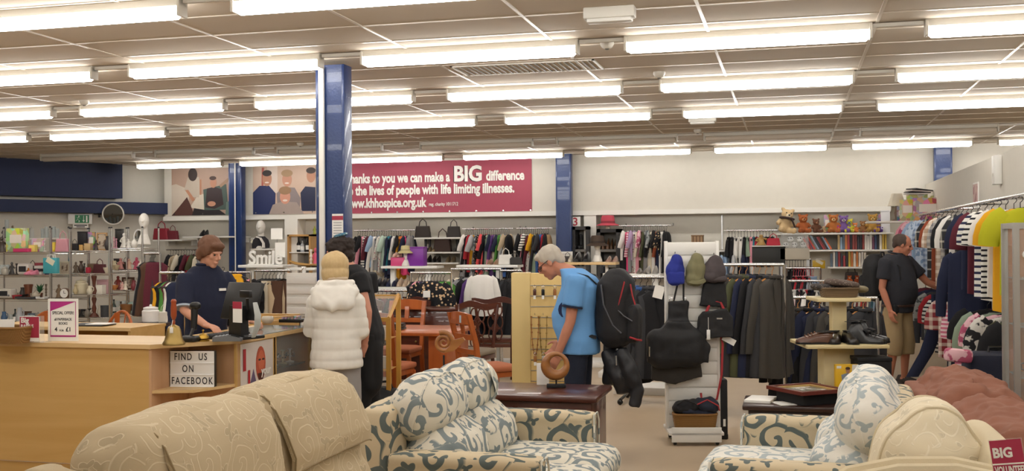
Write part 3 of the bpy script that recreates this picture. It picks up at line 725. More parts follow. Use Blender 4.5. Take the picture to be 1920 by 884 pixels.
photo('wall photograph of a nurse bending over a seated patient, left of the navy column',-11.8,-10.42,2.22,3.14,[('B79A88',0),('CDBFAF',[(0,.0),(.35,.0),(.4,.5),(.1,.62),(0,.6)]),('D5C9B8',[(.4,.15),(.8,.1),(.85,.4),(.6,.42)]),('5A3A34',[(0,0),(.1,.1),(.34,.36),(.42,.2),(.5,0)]),('C2B4A4',[(.28,.5),(.36,.75),(.6,.75),(.66,.55),(.6,.35),(.42,.36)]),('B98468',[(.3,.5),(.37,.5),(.52,.3),(.46,.27)]),('B98468',[(.62,.7),(.66,.7),(.66,.4),(.62,.4)]),('3A2A26',D(.47,.8,.1,.13)),('4E5F58',[(.7,.5),(1.2,.6),(1.24,.1),(.72,.1)]),('3C2E30',[(.74,.15),(.78,.52),(.94,.55),(1.1,.5),(1.14,.2),(.95,.12)]),('C08A70',D(.92,.63,.07,.1)),('4A332C',D(.91,.72,.075,.04)),('C08A70',D(.88,.22,.09,.05)),('A88870',[(1.05,.58),(1.24,.72),(1.26,.66),(1.08,.53)]),('2A2428',[(.45,0),(.5,.14),(.75,.1),(1.05,.1),(1.2,0)]),('B0A090',[(1.28,.4),(1.38,.4),(1.38,.9),(1.3,.9)]),('3A2A26',D(1.3,.86,.05,.07)),('6E8078',[(1.18,0),(1.38,0),(1.38,.3),(1.2,.25)])])
photo('wall photograph of smiling nurses around an older woman, right of the navy column',-10.03,-8.72,2.22,3.14,[('CBB09C',0),('B05A4C',[(.18,.5),(.22,.5),(.24,.9),(.19,.9)]),('D8C8BC',[(.3,.4),(.52,.4),(.52,.92),(.3,.92)]),('232E5C',[(0,0),(0,.42),(.14,.55),(.34,.55),(.48,.4),(.46,0)]),('B98468',D(.3,.68,.1,.14)),('2A201E',D(.3,.79,.1,.06)),('8C8080',[(.52,.1),(.5,.4),(.64,.52),(.88,.5),(1.0,.3),(.98,.05)]),('C59078',D(.72,.66,.1,.14)),('A88A68',D(.72,.78,.12,.07)),('1E2444',[(1.02,.05),(1.0,.4),(1.1,.52),(1.31,.5),(1.31,.05)]),('B98468',D(1.22,.72,.09,.13)),('3A2A24',D(1.22,.82,.1,.06)),('A6968E',[(.34,0),(.42,.18),(.62,.24),(.92,.22),(1.06,.02),(1.06,0)]),('D0957E',D(.68,.33,.11,.14)),('9A7858',D(.68,.45,.13,.08)),('E8D8CC',D(.68,.26,.05,.02)),('E8D8CC',D(.3,.61,.045,.015)),('E8D8CC',D(.72,.59,.045,.015))])
# ================================================================ CLOTHES
FAB=mat('plain_cloth','obj',.9,bump=.12,bsc=40)
FCOL={}
def pat(key):
    P={'stripe_bw':('F0EEE8','1c1c22','stripez',22.,.62),'stripe_navy':('E8E6E0','252c4c','stripez',18.,.6),'stripe_pink':('F0D8DC','D0708C','stripez',24.,.5),'stripe_v':('2a2c3a','8890a0','stripex',26.,.7),'check_grey':('B8B4AC','6a6a72','check',14.,.5),'check_dark':('2a2c30','C8C4B8','check',9.,.82),'check_red':('8a3038','d8ccc0','check',11.,.6),'check_blue':('B8C4D4','6a7ea0','check',16.,.5),'plaid_tan':('B89C84','EDE4D6','check',12.,.6),'floral_dark':('16161c','D8B890','spots',24.,.36),'floral_light':('D8D4CC','B06A74','spots',22.,.3),'print_grey':('9aa0a0','4c5458','blotch',14.,0),'print_blue':('BCCBDD','8098BA','blotch',16.,0),'camo':('5a5c44','2e3026','blotch',10.,0),'leopard':('B08C62','33261c','spots',34.,.3),'print_bw':('E4E2DC','26262c','blotch',12.,0),'print_pink':('E8BCC6','B85878','blotch',12.,0)}[key]
    return mat('cloth_'+key,P[0],.9,col2=P[1],pat=P[2],sc=P[3],thr=P[4] or None,bump=.1,bsc=40)
HNGB=mat('black_hanger','1A1A1C',.4); HNGW=mat('wooden_hanger','D08A3C',.4,coat=.3); HNGP=mat('white_hanger','E4E2DE',.4); HNGR=mat('red_hanger','B8303C',.4)
def hangermesh(m,sw=.2,drop=.09):
    m.tube([(.0,0,-.075),(0,0,-.03),(.012,0,-.02),(.022,0,-.005),(.018,0,.012),(0,0,.018),(-.016,0,.01)],.0035,5)
    m.tube([(-sw,0,-.08-drop*.7),(-sw*.5,0,-.1),(0,0,-.075),(sw*.5,0,-.1),(sw,0,-.08-drop*.7)],.011,6,.7)
def garmesh(m,kind,L,seed=0):
    rs=random.Random(seed)
    sw,hw,th,sl,slv,neck=dict(tee=(.21,.21,.05,.2,.13,.08),blouse=(.19,.22,.055,.34,.11,.09),long=(.2,.2,.055,.56,.08,.09),dress=(.18,.26,.06,0,0,.1),vest=(.14,.19,.045,0,0,.1),jacket=(.225,.23,.085,.6,.085,.07),shirt=(.22,.22,.06,.24,.13,.06),coat=(.23,.26,.095,.62,.09,.06),skirt=(.17,.25,.05,0,0,.16),strap=(.12,.2,.04,0,0,.11))[kind]
    n=26; rings=[]; ph=rs.random()*6
    zs=[0,.015,.05,.09,.16,.26,.4,.55,.7,.85,1.]
    for i,q in enumerate(zs):
        z=-.06-.02-q*L
        if kind=='skirt': w=sw+(hw-sw)*q
        elif q==0: w=neck*.9
        elif i==1: w=neck*1.15
        elif i==2: w=neck+(sw-neck)*.62
        elif i==3: w=sw*(1. if kind not in('strap','vest') else .8)
        else:
            k=(q-.09)/.91
            w=sw*.95+(hw-sw*.95)*k
            if kind in('dress','blouse'): w-=.025*sin(pi*min(1,k*2.2)) if k<.45 else 0
            if kind in('jacket','coat'): w-=.012*sin(pi*k)
        ring=[]
        for j in range(n):
            a=2*pi*j/n; ca,sa=cos(a),sin(a)
            x=w*(abs(ca)**.75)*(1 if ca>0 else -1)
            tt=th*(.35 if q==0 else .55+.45*min(1,q*5))
            y=tt*(abs(sa)**.8)*(1 if sa>0 else -1)
            y+=.02*min(1,q*1.5)*sin(x*38+ph+2*q)*(1 if kind!='jacket' else .35)
            zz=z-.03*q*(1-abs(ca)) + (.02*sin(x*30+ph) if i==len(zs)-1 and kind in('dress','skirt','blouse') else 0)
            ring.append(Vector((x,y,zz)))
        rings.append(ring)
    m.loft(rings)
    if sl:
        for s in(-1,1):
            x0=s*sw*.93; z0=-.095-.1*min(L,.7)-.01; bend=.03*rs.random()
            ps=[(x0-s*.05,0,z0+.045),(x0,0,z0+.0),(x0+s*.05,.0,z0-sl*.35),(x0+s*(.075),bend,z0-sl*.7),(x0+s*.08,bend*1.5,z0-sl)]
            m.tube(ps,[slv*.6,slv*.72,slv*.72,slv*.64,slv*.6],12,.4,False,(0,1,0))
def lapel(m,L):
    z0=-.09
    for s in(-1,1):
        m.add([Vector((s*x,-.088-.004*k,z0-z)) for k,(x,z) in enumerate([(.04,0),(.1,.05),(.085,.12),(.1,.16),(.015,.42*L/.8),(.008,.40*L/.8)])],[(0,1,2,3,4,5)])
    m.tube([(.07*cos(a),-.02-.06*sin(a)*.9,z0+.005) for a in [pi*k/10 for k in range(11)]]+[(-.07,.02,z0+.012),(0,.055,z0+.018),(.07,.02,z0+.012)],.018,6,closed=True)
def trousermesh(m,L,seed=0):
    w=.085
    for s in(-1,1):
        R=[]
        for q in(0,.05,.3,.6,1.):
            R.append([Vector((s*(.078+.01*q)+(.078-.02*q)*cos(a),.03*(1-.3*q)*sin(a)+.012*sin(6*q+seed),-.1-q*L)) for a in [2*pi*k/12 for k in range(12)]])
        m.loft(R)
GM={}
def gm_mesh(kind,L,var=0,hang=1):
    k=(kind,round(L,2),var)
    if k not in GM:
        m=MB()
        if kind=='trousers': trousermesh(m,L,var)
        else: garmesh(m,kind,L,var)
        m.mi=1; hangermesh(m,.16 if kind in('vest','strap','skirt','trousers') else .19)
        GM[k]=m.mesh(kind,[FAB,HNGB],60)
    return GM[k]
NAMES=dict(tee='t_shirt',blouse='blouse',long='long_sleeved_top',dress='dress',vest='vest_top',jacket='jacket',shirt='shirt',coat='coat',skirt='skirt',strap='strappy_top',trousers='trousers')
WORD=dict(tee='T-shirt',blouse='blouse',long='long-sleeved top',dress='dress',vest='vest top',jacket='jacket',shirt='shirt',coat='coat',skirt='skirt',strap='strappy top',trousers='trousers')
COLS=dict(black='17171B',white='E6E3DD',grey='8E8E90',charcoal='36373B',navy='1E2540',pink='E29AA8',hotpink='E0457A',coral='EE5A5E',red='B02A36',maroon='5E2130',blue='3A5F9E',lightblue='9DB6D4',teal='2E7C8C',green='4E8A3A',sage='8C9E8A',mint='B8CFC0',olive='4F5238',cream='DCD2BC',beige='C0AC8E',tan='A58560',brown='54392A',purple='5A3A78',lilac='B8A0C4',yellow='E2A61A',lime='B8B81E',orange='DC6A34',peach='E8B8A0',silver='B8BABC',mustard='C08A1C',rust='8E4428',taupe='45423E')
def gcolour(o,c):
    if c in COLS: o.color=(*lin(COLS[c]),1)
    else:
        o.material_slots[0].link='OBJECT'; o.material_slots[0].material=pat(c)
def cname(c):
    return c if c in COLS and c not in('hotpink','lightblue') else {'hotpink':'hot pink','lightblue':'light blue','stripe_bw':'black-and-white striped','stripe_navy':'navy striped','stripe_pink':'pink striped','stripe_v':'dark pinstriped','check_grey':'grey checked','check_dark':'black checked','check_red':'red checked','check_blue':'blue checked','plaid_tan':'tan plaid','floral_dark':'dark floral','floral_light':'pale floral','print_grey':'grey printed','print_blue':'blue printed','camo':'camouflage','leopard':'leopard print','print_bw':'black-and-white printed','print_pink':'pink printed'}[c]
def garment(kind,c,loc,rz,label,group,L=.62,hang=None,var=0):
    o=bpy.data.objects.new(NAMES[kind],gm_mesh(kind,L,var)); C.objects.link(o)
    o.location=loc; o.rotation_euler=(0,0,rz); gcolour(o,c)
    if hang: o.material_slots[1].link='OBJECT'; o.material_slots[1].material=hang
    return tag(o,label,'clothing',group)
def bigarment(kind,c,loc,rz,label,group=None,L=.7,hang=None,var=0,name=None):
    # nearer garments: an Empty at the hook with the cloth and the hanger as parts
    t=thing(name or NAMES[kind],label,'clothing',loc,rz,group)
    k=('big',kind,round(L,2),var)
    if k not in GM:
        m=MB()
        if kind=='trousers': trousermesh(m,L,var)
        else: garmesh(m,kind,L,var)
        GM[k]=m.mesh('cloth',[FAB],60)
        h=MB(); hangermesh(h,.2); GM['hanger']=h.mesh('hanger',[HNGB])
    o=bpy.data.objects.new('cloth',GM[k]); C.objects.link(o); o.parent=t; gcolour(o,c)
    h=bpy.data.objects.new('hanger',GM['hanger']); C.objects.link(h); h.parent=t
    if hang: h.material_slots[0].link='OBJECT'; h.material_slots[0].material=hang
    if kind in('jacket','coat'):
        kk=('lap',round(L,2))
        if kk not in GM: m=MB(); lapel(m,L); GM[kk]=m.mesh('lapels',[FAB],60)
        q=bpy.data.objects.new('lapels',GM[kk]); C.objects.link(q); q.parent=t; gcolour(q,c)
    return t
def rail(name,label,p0,p1,r=.014,wall=None,posts=False,mt=None):
    t=thing(name,label,'clothes rail',p0)
    d=Vector(p1)-Vector(p0); mt=mt or CHROME
    MB().tube([(0,0,0),d],r,10).build('bar',mt,t)
    if wall:
        for q in(.03,.97):
            b=d*q; MB().tube([b,b+Vector((0,wall,0.)),b+Vector((0,wall,.05))],.01,6).build('wall_bracket',mt,t)
    if posts:
        for q in(0.,1.):
            b=d*q; m=MB(); m.tube([b,(b.x,b.y,-p0[2]+.08)],.016,8); m.build('upright',mt,t)
            u=Vector((-d.y,d.x,0)).normalized()*.25; m=MB(); m.tube([Vector((b.x,b.y,-p0[2]+.05))-u,Vector((b.x,b.y,-p0[2]+.05))+u],.016,8)
            for s in(-1,1): m.ell(Vector((b.x,b.y,-p0[2]+.03))+u*s,.03,None,8,6)
            m.build('foot',BLACKP,t)
    return t
def fill(p0,p1,spec,where,group,rz0=pi/2,jit=.35,big=False,hang=None,drop=.0):
    """one garment after another along a rail; spec: (kind, colour, length) in order from the left"""
    p0=Vector(p0); p1=Vector(p1); n=len(spec)
    for i,(k,c,L) in enumerate(spec):
        q=(i+.5)/n; p=p0.lerp(p1,q)-Vector((0,0,.03-drop))
        rz=rz0+random.uniform(-jit,jit)
        f=bigarment if big else garment
        f(k,c,p,rz,'%s %s, %s from left on the %s'%(cname(c),WORD[k],ORD[i],where),group,L,hang,var=i%3)
rs=random.Random(3)
def mixspec(kinds,cols,Ls):
    return [(kinds[i%len(kinds)] if isinstance(kinds,list) else kinds,c,Ls[i%len(Ls)]) for i,c in enumerate(cols)]
WY=18.32
def wallrail(x0,x1,y,where,label,spec,group,Y=WY,jit=.22,wall=.6):
    a=onY(x0,y,Y); b=onY(x1,y,Y); b.z=a.z
    spec=[(k,c,L*.8) for k,c,L in spec]
    rail('clothes_rail',label,a,b,.012,wall=18.94-Y)
    fill(a+Vector((.06,0,0)),b-Vector((.06,0,0)),spec,where,group,jit=jit)
    return a,b
wallrail(663,778,433,'wall rail beside the near column','chrome wall rail of dresses and tops right of the near navy column',
 mixspec(['dress','blouse','tee','long','dress'],['sage','black','black','pink','stripe_bw','navy','maroon','lightblue','white','grey','cream','floral_light','mint','navy','teal','navy','white','black','mustard','orange','hotpink','navy','grey'],[.85,.8,.7,.95,.75]),'clothes on the wall rail beside the near column')
wallrail(866,962,430,'rail under the banner','chrome wall rail of tops and dresses under the right half of the banner',
 mixspec(['dress','tee','long','blouse'],['grey','white','black','red','mustard','silver','print_grey','floral_dark','maroon','coral','coral','black','sage','navy','pink','purple','cream','navy','green','silver','blue','beige','black'],[.9,.75,.95,.8,.7]),'clothes on the wall rail under the banner')
wallrail(968,1036,429,'short rail left of the navy column','short chrome wall rail of children-size tops left of the right navy column',
 mixspec(['tee','dress','long'],['black','pink','black','stripe_bw','floral_light','maroon','yellow','sage','charcoal','charcoal','blue','red','black','tan'],[.7,.9,.75]),'clothes on the short wall rail')
wallrail(1161,1258,424,'wall rail right of the red hat','chrome wall rail of pink and grey dresses right of the red hat',
 mixspec(['dress','tee','dress','blouse'],['black','white','hotpink','stripe_pink','grey','lilac','floral_light','cream','pink','print_pink','brown','olive','grey','print_grey','coral','black','cream','black','white','rust','navy','floral_dark','white','black','black'],[.85,.6,.95,.8]),'clothes on the wall rail by the red hat')
wallrail(1357,1458,433,'rail left of the toy shelf','chrome wall rail of small black and white tops left of the soft toys',
 mixspec(['strap','vest','strap'],['black','black','white','white','white','black','sage','pink','teal','red','black','black','black','black','black'],[.4,.6,.45]),'small tops on the wall rail left of the toys')
wallrail(1340,1418,470,'lower rail by the dark panel','lower wall rail of pale trousers and tops left of the dark panel',
 mixspec(['trousers','tee','skirt'],['white','lightblue','lightblue','grey','silver','white','black','navy','navy','cream'],[.7,.5,.6]),'clothes on the lower wall rail')
wallrail(312,388,469,'wall rail behind the staff member','chrome wall rail of dark and grey garments below the red bags',
 mixspec(['dress','tee','long'],['brown','black','beige','grey','cream','black','silver','maroon','red','charcoal','olive','cream','grey'],[.8,.65,.9]),'clothes on the wall rail behind the staff member')
# ================================================================ FURNITURE BEHIND THE SOFAS
MAHOG=mat('mahogany','5A2C1C',.3,col2='47211a',pat='woodx',sc=1.4,coat=.3)
DARKW=mat('dark_stained_wood','3A221A',.35,col2='2c1a14',pat='woodx',sc=1.4,coat=.2)
ORANGEW=mat('orange_stained_wood','B8622C',.35,col2='A65524',pat='woodz',sc=1.3,coat=.2)
TERRA=mat('terracotta_seat','B26A48',.85,bump=.1)
PINE=mat('pine','D2A04C',.4,col2='C08E3E',pat='woodz',sc=1.3)
CARVED=mat('carved_wood','A8703A',.35,col2='8E5828',pat='woodx',sc=2,coat=.3)
# chest
t=thing('wooden_chest','low mahogany chest behind the left scroll sofa, holding the wooden ring','chest',(-1.7,7.0,0))
wm(t).bx(-2.25,-1.24,6.72,7.27,.06,.62,.01).build('carcass',MAHOG,t)
wm(t).bx(-2.28,-1.2,6.68,7.3,.62,.66,.015).build('top',MAHOG,t)
m=wm(t)
for x in(-2.22,-1.27):
    for y in(6.75,7.24): m.bx(x-.03,x+.03,y-.03,y+.03,0,.07)
m.build('feet',MAHOG,t)
for i,x in enumerate((-1.99,-1.5)):
    d=wm(t).bx(x-.23,x+.23,6.705,6.72,.36,.58,.006).build('drawer',MAHOG,t); m=wm(t); m.ell((x,6.695,.47),.016,None,8,6); m.build('knob',BRASSA,d)
# ring sculpture
p=onz(1043,727,.66)
t=thing('ring_sculpture','wooden ring sculpture on a black stand on the mahogany chest','sculpture',(p.x,p.y,.661),rad(12))
MB().bx(-.065,.065,-.04,.04,0,.02,.003).build('base',BLACKM,t); MB().tube([(0,0,.02),(0,0,.07)],.006,8).build('rod',BLACKM,t)
m=MB(); R=[]
for k in range(36):
    a=2*pi*k/36; r=.016+.013*(1-sin(a+.5))/1.0; c=Vector((cos(a)*.072,0,.155+sin(a)*.072)); o=Vector((cos(a),0,sin(a)))
    R.append([c+o*(r*cos(b)*.9)+Vector((0,1,0))*(min(r,.03)*1.05*sin(b)) for b in [2*pi*q/12 for q in range(12)]])
R.append(R[0]); m.loft(R,False); m.build('ring',CARVED,t,smooth=180)
t=thing('price_card','white price card standing behind the wooden ring on the chest','card',onz(1018,722,.661),.2)
MB().box((0,0,.075),(.085,.004,.15),rot(-.1,0,0)).build('card',TAGW,t); MB().prism([(0,0),(.06,0),(0,.12)],.003,(0,.01,0),'x').build('strut',TAGW,t)
# spiral sculpture on a rod
p=at(832,645,7.1)
t=thing('spiral_sculpture','carved wooden spiral on a tall metal rod behind the left scroll sofa','sculpture',(p.x,p.y,0),rad(10))
MB().lathe([(.11,0),(.11,.015),(.02,.025)],18).build('base',BLACKM,t); MB().tube([(0,0,.02),(0,0,.9)],.006,8).build('rod',BLACKM,t)
m=MB(); ps=[];rr=[]
for k in range(60):
    a=.4+k*.24; r=.008+.0044*k*.24; ps.append((-.0+cos(a)*r,0,.985+sin(a)*r)); rr.append(.006+.0105*k/59)
m.tube(ps,rr,10,.9); m.prism([(.0,.915),(.07,.93),(.145,1.0),(.13,1.02),(.06,1.0),(.05,.97)],.035,(0,-.018,0),'y'); m.build('spiral',CARVED,t,smooth=60)
# dining table, chairs
t=thing('dining_table','orange wooden panel-leg dining table between the chairs','table',(-3.95,10.5,0))
wm(t).bx(-4.7,-3.28,10.05,11.0,.72,.755,.008).build('tabletop',ORANGEW,t)
for x in(-4.55,-3.5): wm(t).bx(x-.03,x+.16,10.15,10.9,0,.72,.004).build('panel_leg',ORANGEW,t)
t=thing('tray_set','black serving tray set stacked on the orange dining table','tray',(-4.02,10.35,.756))
for k in range(3): MB().box((0,0,.012+.022*k),(.3-.01*k,.2,.018),None,.006).build('tray',BLACKP,t)
t=thing('price_card','white price card standing on the orange dining table','card',(-4.14,10.25,.756),.3)
MB().box((0,0,.1),(.13,.004,.2),rot(-.2,0,0)).build('card',TAGW,t); MB().prism([(0,0),(.08,0),(0,.16)],.003,(0,.02,0),'x').build('strut',TAGW,t)
def ladder_chair(label,x,y,rz,group='orange dining chairs'):
    t=thing('dining_chair',label,'chair',(x,y,0),rz,group)    # seat towards +y, back at -y
    MB().cush((0,.02,.45),(.44,.44,.07),.9,.15,None,6).build('seat',TERRA,t,smooth=60)
    MB().bx(-.2,.2,-.19,.21,.37,.42,.005).build('seat_rail',ORANGEW,t)
    for sx in(-1,1):
        MB().box((sx*.19,.19,.2),(.045,.045,.4),None,.005).build('front_leg',ORANGEW,t)
        m=MB(); m.loft([[Vector((sx*.2+dx,yy+dy,z)) for dx,dy in((-.02,-.022),(.02,-.022),(.02,.022),(-.02,.022))] for yy,z in((-.26,0),(-.2,.42),(-.235,.7),(-.31,.98))]); m.build('back_post',ORANGEW,t)
    for z,h in((.93,.1),(.76,.05),(.62,.045)):
        m=MB(); yy=-.2-.11*max(0,(z-.42)/.56)**1.3
        m.loft([[Vector((x_,yy-.02*(1-(x_/.2)**2)+dy,z+dz+(.018*(1-(x_/.2)**2) if z>.9 and dz>0 else 0))) for dy,dz in((-.011,-h/2),(.011,-h/2),(.011,h/2),(-.011,h/2))] for x_ in(-.19,-.1,0,.1,.19)]); m.build('back_rail',ORANGEW,t)
    MB().box((0,-.275,.845),(.05,.02,.14),rot(.17,0,0)).build('back_splat',ORANGEW,t)
    return t
ladder_chair('orange dining chair turned out beside the wooden spiral, blue tag on its back',-2.82,9.85,rad(-46),'orange dining chairs')
tg=at(865,590,10.35); tag(MB().box((0,0,0),(.05,.004,.07)).build('price_tag',mat('pale_blue_card','B8CCDA',.6),None,(-3.02,9.59,.93),rad(-46)),'small pale blue tag on the back of the turned orange chair','tag')
ladder_chair('orange dining chair with its back to the camera, behind the pine display case',-3.82,9.75,rad(-6))
ladder_chair('orange dining chair on the far side of the orange table',-4.3,11.35,rad(180))
def chip_chair(label,x,y,rz,group='dark carved dining chairs'):
    t=thing('carved_chair',label,'chair',(x,y,0),rz,group)
    MB().cush((0,.02,.46),(.5,.46,.07),.8,.15,None,6).build('seat',mat('striped_seat','8E8272',.9,bump=.1),t,smooth=60)
    MB().bx(-.24,.24,-.2,.22,.38,.43,.005).build('seat_rail',MAHOG,t)
    for sx in(-1,1):
        MB().tube([(sx*.21,.19,.4),(sx*.215,.2,.3),(sx*.2,.2,.1),(sx*.215,.215,.03),(sx*.21,.21,0)],[.03,.034,.018,.02,.028],8).build('front_leg',MAHOG,t)
        MB().tube([(sx*.2,-.28,0),(sx*.2,-.2,.4),(sx*.215,-.23,.7),(sx*.24,-.27,.96)],[.02,.022,.019,.017],8).build('back_post',MAHOG,t)
    m=MB(); top=[(x_,.965+.03*sin((x_+.28)/.56*pi*3+pi*.5)*.6+.02*(1-(x_/.28)**2)) for x_ in [-.28+.04*k for k in range(15)]]
    bot=[(x_,z-.055-.02*(1-(x_/.28)**2)) for x_,z in top][::-1]
    m.prism(top+bot,.025,(0,-.285,0),'y'); m.build('crest_rail',MAHOG,t)
    m=MB()
    for cx,cz,rx,rz_ in((-.045,.84,.04,.075),(.045,.84,.04,.075),(-.045,.69,.045,.085),(.045,.69,.045,.085),(-.04,.55,.04,.075),(.04,.55,.04,.075),(0,.765,.035,.05),(0,.62,.035,.05)):
        m.tube([(cx+rx*cos(a),-.265+.04*(1-(cz-.45)/.5),cz+rz_*sin(a)) for a in [2*pi*k/14 for k in range(14)]],.009,6,closed=True)
    m.build('pierced_splat',MAHOG,t); MB().bx(-.2,.2,-.22,-.2,.44,.5,.004).build('shoe_rail',MAHOG,t)
chip_chair('dark carved chair right behind the turned orange chair',-3.42,11.15,rad(172))
chip_chair('dark carved chair with pierced oval splat in front of the white top',-3.5,12.6,rad(12))
chip_chair('dark carved chair left of the one with the pierced oval splat',-4.4,12.5,rad(-15))
chip_chair('dark carved chair farthest left, behind the far orange chair',-5.0,12.3,rad(-5))
t=thing('sideboard','dark wooden sideboard behind the orange dining table','sideboard',(-4.2,11.95,0))
wm(t).bx(-4.55,-3.75,11.75,12.1,.05,.86,.008).build('carcass',MAHOG,t); wm(t).bx(-4.58,-3.72,11.72,12.12,.86,.89,.006).build('top',MAHOG,t)
for x in(-4.35,-3.95): d=wm(t).bx(x-.18,x+.18,11.735,11.75,.12,.8,.006).build('door',MAHOG,t); m=wm(t); m.ell((x+.12,11.72,.5),.014,None,8,6); m.build('knob',BRASSA,d)
# pine display case with a sloping glass lid
t=thing('display_case','pine display case with a sloping glass lid beside the dark-haired woman','display case',(XY(706,9.15),9.15,0),rad(8))
m=MB(); w,d=.155,.2
for sx in(-1,1): m.bx(sx*w-.02,sx*w+.02,-d-.02,-d+.02,0,.98).bx(sx*w-.02,sx*w+.02,d-.02,d+.02,0,1.17)
for y,z in((-d,.965),(-d,.2),(d,1.15),(d,.2)): m.bx(-w,w,y-.018,y+.018,z-.018,z+.018)
for sx in(-1,1): m.tube([(sx*w,-d,.975),(sx*w,d,1.165)],.02,4); m.bx(sx*w-.018,sx*w+.018,-d,d,.18,.22)
m.build('frame',PINE,t)
MB().box((0,0,1.07),(.3,.42,.004),rot(.44,0,0)).build('glass_lid',GLASS,t); MB().bx(-w+.02,w-.02,-d-.003,-d+.003,.22,.95).build('glass_front',GLASS,t)
for z in(.2,.5,.78): MB().bx(-w+.02,w-.02,-d+.02,d-.02,z-.006,z).build('shelf',PINE,t)
for i,(dx,z,c,n) in enumerate([(-.06,.5,'A03030','red'),(.06,.5,'D8D4C8','white'),(-.06,.78,'2A3038','black'),(.06,.78,'E4E0D8','pale'),(.0,.2,'5a3a2a','brown')]):
    q=t.matrix_basis@Vector((dx,0,z+.001)); b=thing('small_box','%s boxed ornament inside the pine display case on its %s shelf'%(n,{.5:'middle',.78:'top',.2:'bottom'}[z]),'ornament',q,rad(8+8*i))
    MB().box((0,0,.05),(.08,.06,.1),None,.004).build('box',mat('orn_'+c,c,.5),b); MB().box((0,0,.106),(.084,.064,.012),None,.003).build('lid',mat('orn_'+c,c,.5),b)
# pale slatted rack of keyrings and necklaces
SLATY=mat('yellow_slatwall','DEC07C',.5,col2='D4B470',pat='woodz',sc=1.1)
ya=rad(10); t=thing('slatted_rack','pale yellow slatted rack of keyrings in front of the man in blue','display rack',(-1.98,8.8,0),ya)
m=MB(); m.bx(-.3,.33,0,.16,0,1.385,.004)
m.build('panel',SLATY,t); m=MB(); m.bx(-.31,.34,-.06,.22,0,.08,.005); m.build('base',SLATY,t)
m=MB()
for k in range(13): m.bx(-.18,.33,-.004,.0,.2+.09*k,.206+.09*k)
m.build('slot_rails',STEEL,t)
MB().bx(-.32,-.16,-.012,.168,.081,1.39,.006).build('side_cover',mat('pale_pine','D8BE80',.5),t)
def hanging(lx,lz,kind,n,lb):
    q=t.matrix_basis@Vector((lx,-.005,lz)); h=thing('keyring' if kind=='key' else 'necklace',lb,'keyring' if kind=='key' else 'necklace',q,ya)
    MB().tube([(0,0,0),(0,-.05,0),(0,-.055,.012)],.003,5).build('hook',CHROME,h); 
    if kind=='key':
        MB().tube([(.011*cos(a),-.04,-.014+.012*sin(a)) for a in [2*pi*k/10 for k in range(10)]],.0025,5,closed=True).build('ring',CHROME,h)
        MB().box((0,-.04,-.055),(.028,.012,.055),None,.006).build('fob',[STEEL,MAHOG,BLACKP,CARVED][n%4],h)
        MB().box((0,-.046,-.095),(.02,.002,.03)).build('price_tag',TAGW,h)
    else:
        m=MB()
        for k in range(16):
            a=pi*k/15; m.ell((.03*cos(a)*(1 if k else 1),-.035,-.02-(.2+.02*n)*sin(a)),.0085,None,6,4)
        m.tube([(.03*cos(pi*k/15),-.035,-.02-(.2+.02*n)*sin(pi*k/15)) for k in range(16)],.004,5); m.build('beads',[MAHOG,BLACKP,CARVED,BRASSA][n%4],h); MB().box((.0,-.036,-.29-.02*n),(.02,.002,.035)).build('price_tag',TAGW,h)
i=0
for lz,row in((1.28,'top'),(1.04,'middle'),(.72,'lower')):
    for lx in(-.12,-.05,.05,.15,.25):
        i+=1; k='neck' if (lz==1.04 and lx!=.05) else 'key'
        hanging(lx,lz,k,i,'%s hanging %s from the left in the %s row of the yellow slatted rack'%({'key':'keyring','neck':'bead necklace'}[k],ORD[[-.12,-.05,.05,.15,.25].index(lx)],row))
# ================================================================ WHITE SLATTED BAG DISPLAY ON CASTORS
ya=rad(13); SX,SY=-.79,8.86
def SP(x,y,z): return Matrix.Rotation(ya,3,'Z')@Vector((x,y,z))+Vector((SX,SY,0))
t=thing('slatted_display','white slatted display stand on castors hung with hats and bags','display stand',(SX,SY,0),ya)
MB().bx(-.2,.2,.0,.05,.09,1.64,.003).build('panel',WHITEP,t)
m=MB()
for k in range(14): m.bx(-.2,.2,-.012,.0,.125+.1085*k,.222+.1085*k,.003)
m.build('slats',WHITEP,t)
for sx in(-.21,.21): MB().bx(sx-.012,sx+.012,-.014,.06,.09,1.65,.003).build('side_trim',WHITEP,t)
MB().bx(-.22,.22,-.2,.22,.085,.11,.004).build('base',WHITEP,t); MB().bx(-.2,.2,-.2,-.188,.03,.15,.003).build('front_board',WHITEP,t)
for sx in(-.17,.17):
    for sy in(-.16,.18):
        w=MB(); w.lathe([(.03,-.012),(.034,0),(.03,.012)],14,(sx,sy,.035),rot(0,pi/2,0)); w=w.build('castor',BLACKP,t); m=MB(); m.bx(sx-.018,sx+.018,sy-.02,sy+.02,.06,.086); m.build('fork',STEEL,w)
def cap(label,lx,lz,col,ttl='cap',w=.17,h=.24,droop=0,n=0,d=.1):
    q=SP(lx,-.02,lz); h_=thing(ttl,label,'hat',q,ya)
    mt=mat('felt_'+col,col,.85,bump=.15,bsc=40)
    MB().tube([(0,.01,0),(0,-.04,.0),(0,-.045,.012)],.004,5).build('peg_hook',CHROME,h_)
    m=MB(); m.ell((0,-.06,-h*.56),(w*.52,d*.62,h*.42)); m.ell((.01,-.06,-h*.3),(w*.37,d*.5,h*.3)); m.ell((-.02,-.075,-h*.75),(w*.4,d*.5,h*.22)); remesh(m,'crown',mt,.008,4,h_,fold(.01,(14,9,9),n))
    return h_,mt
h_,mt=cap('royal blue cap hanging on the left of the white slatted display',-.145,1.55,'23308C','cap',.15,.27,n=1)
MB().cush((0,-.11,-.2),(.13,.03,.1),1.,.1).build('peak',mt,h_,smooth=80)
h_,mt=cap('olive khaki bucket hat hanging in the middle of the white display',.02,1.56,'7C7858','hat',.17,.29,n=2)
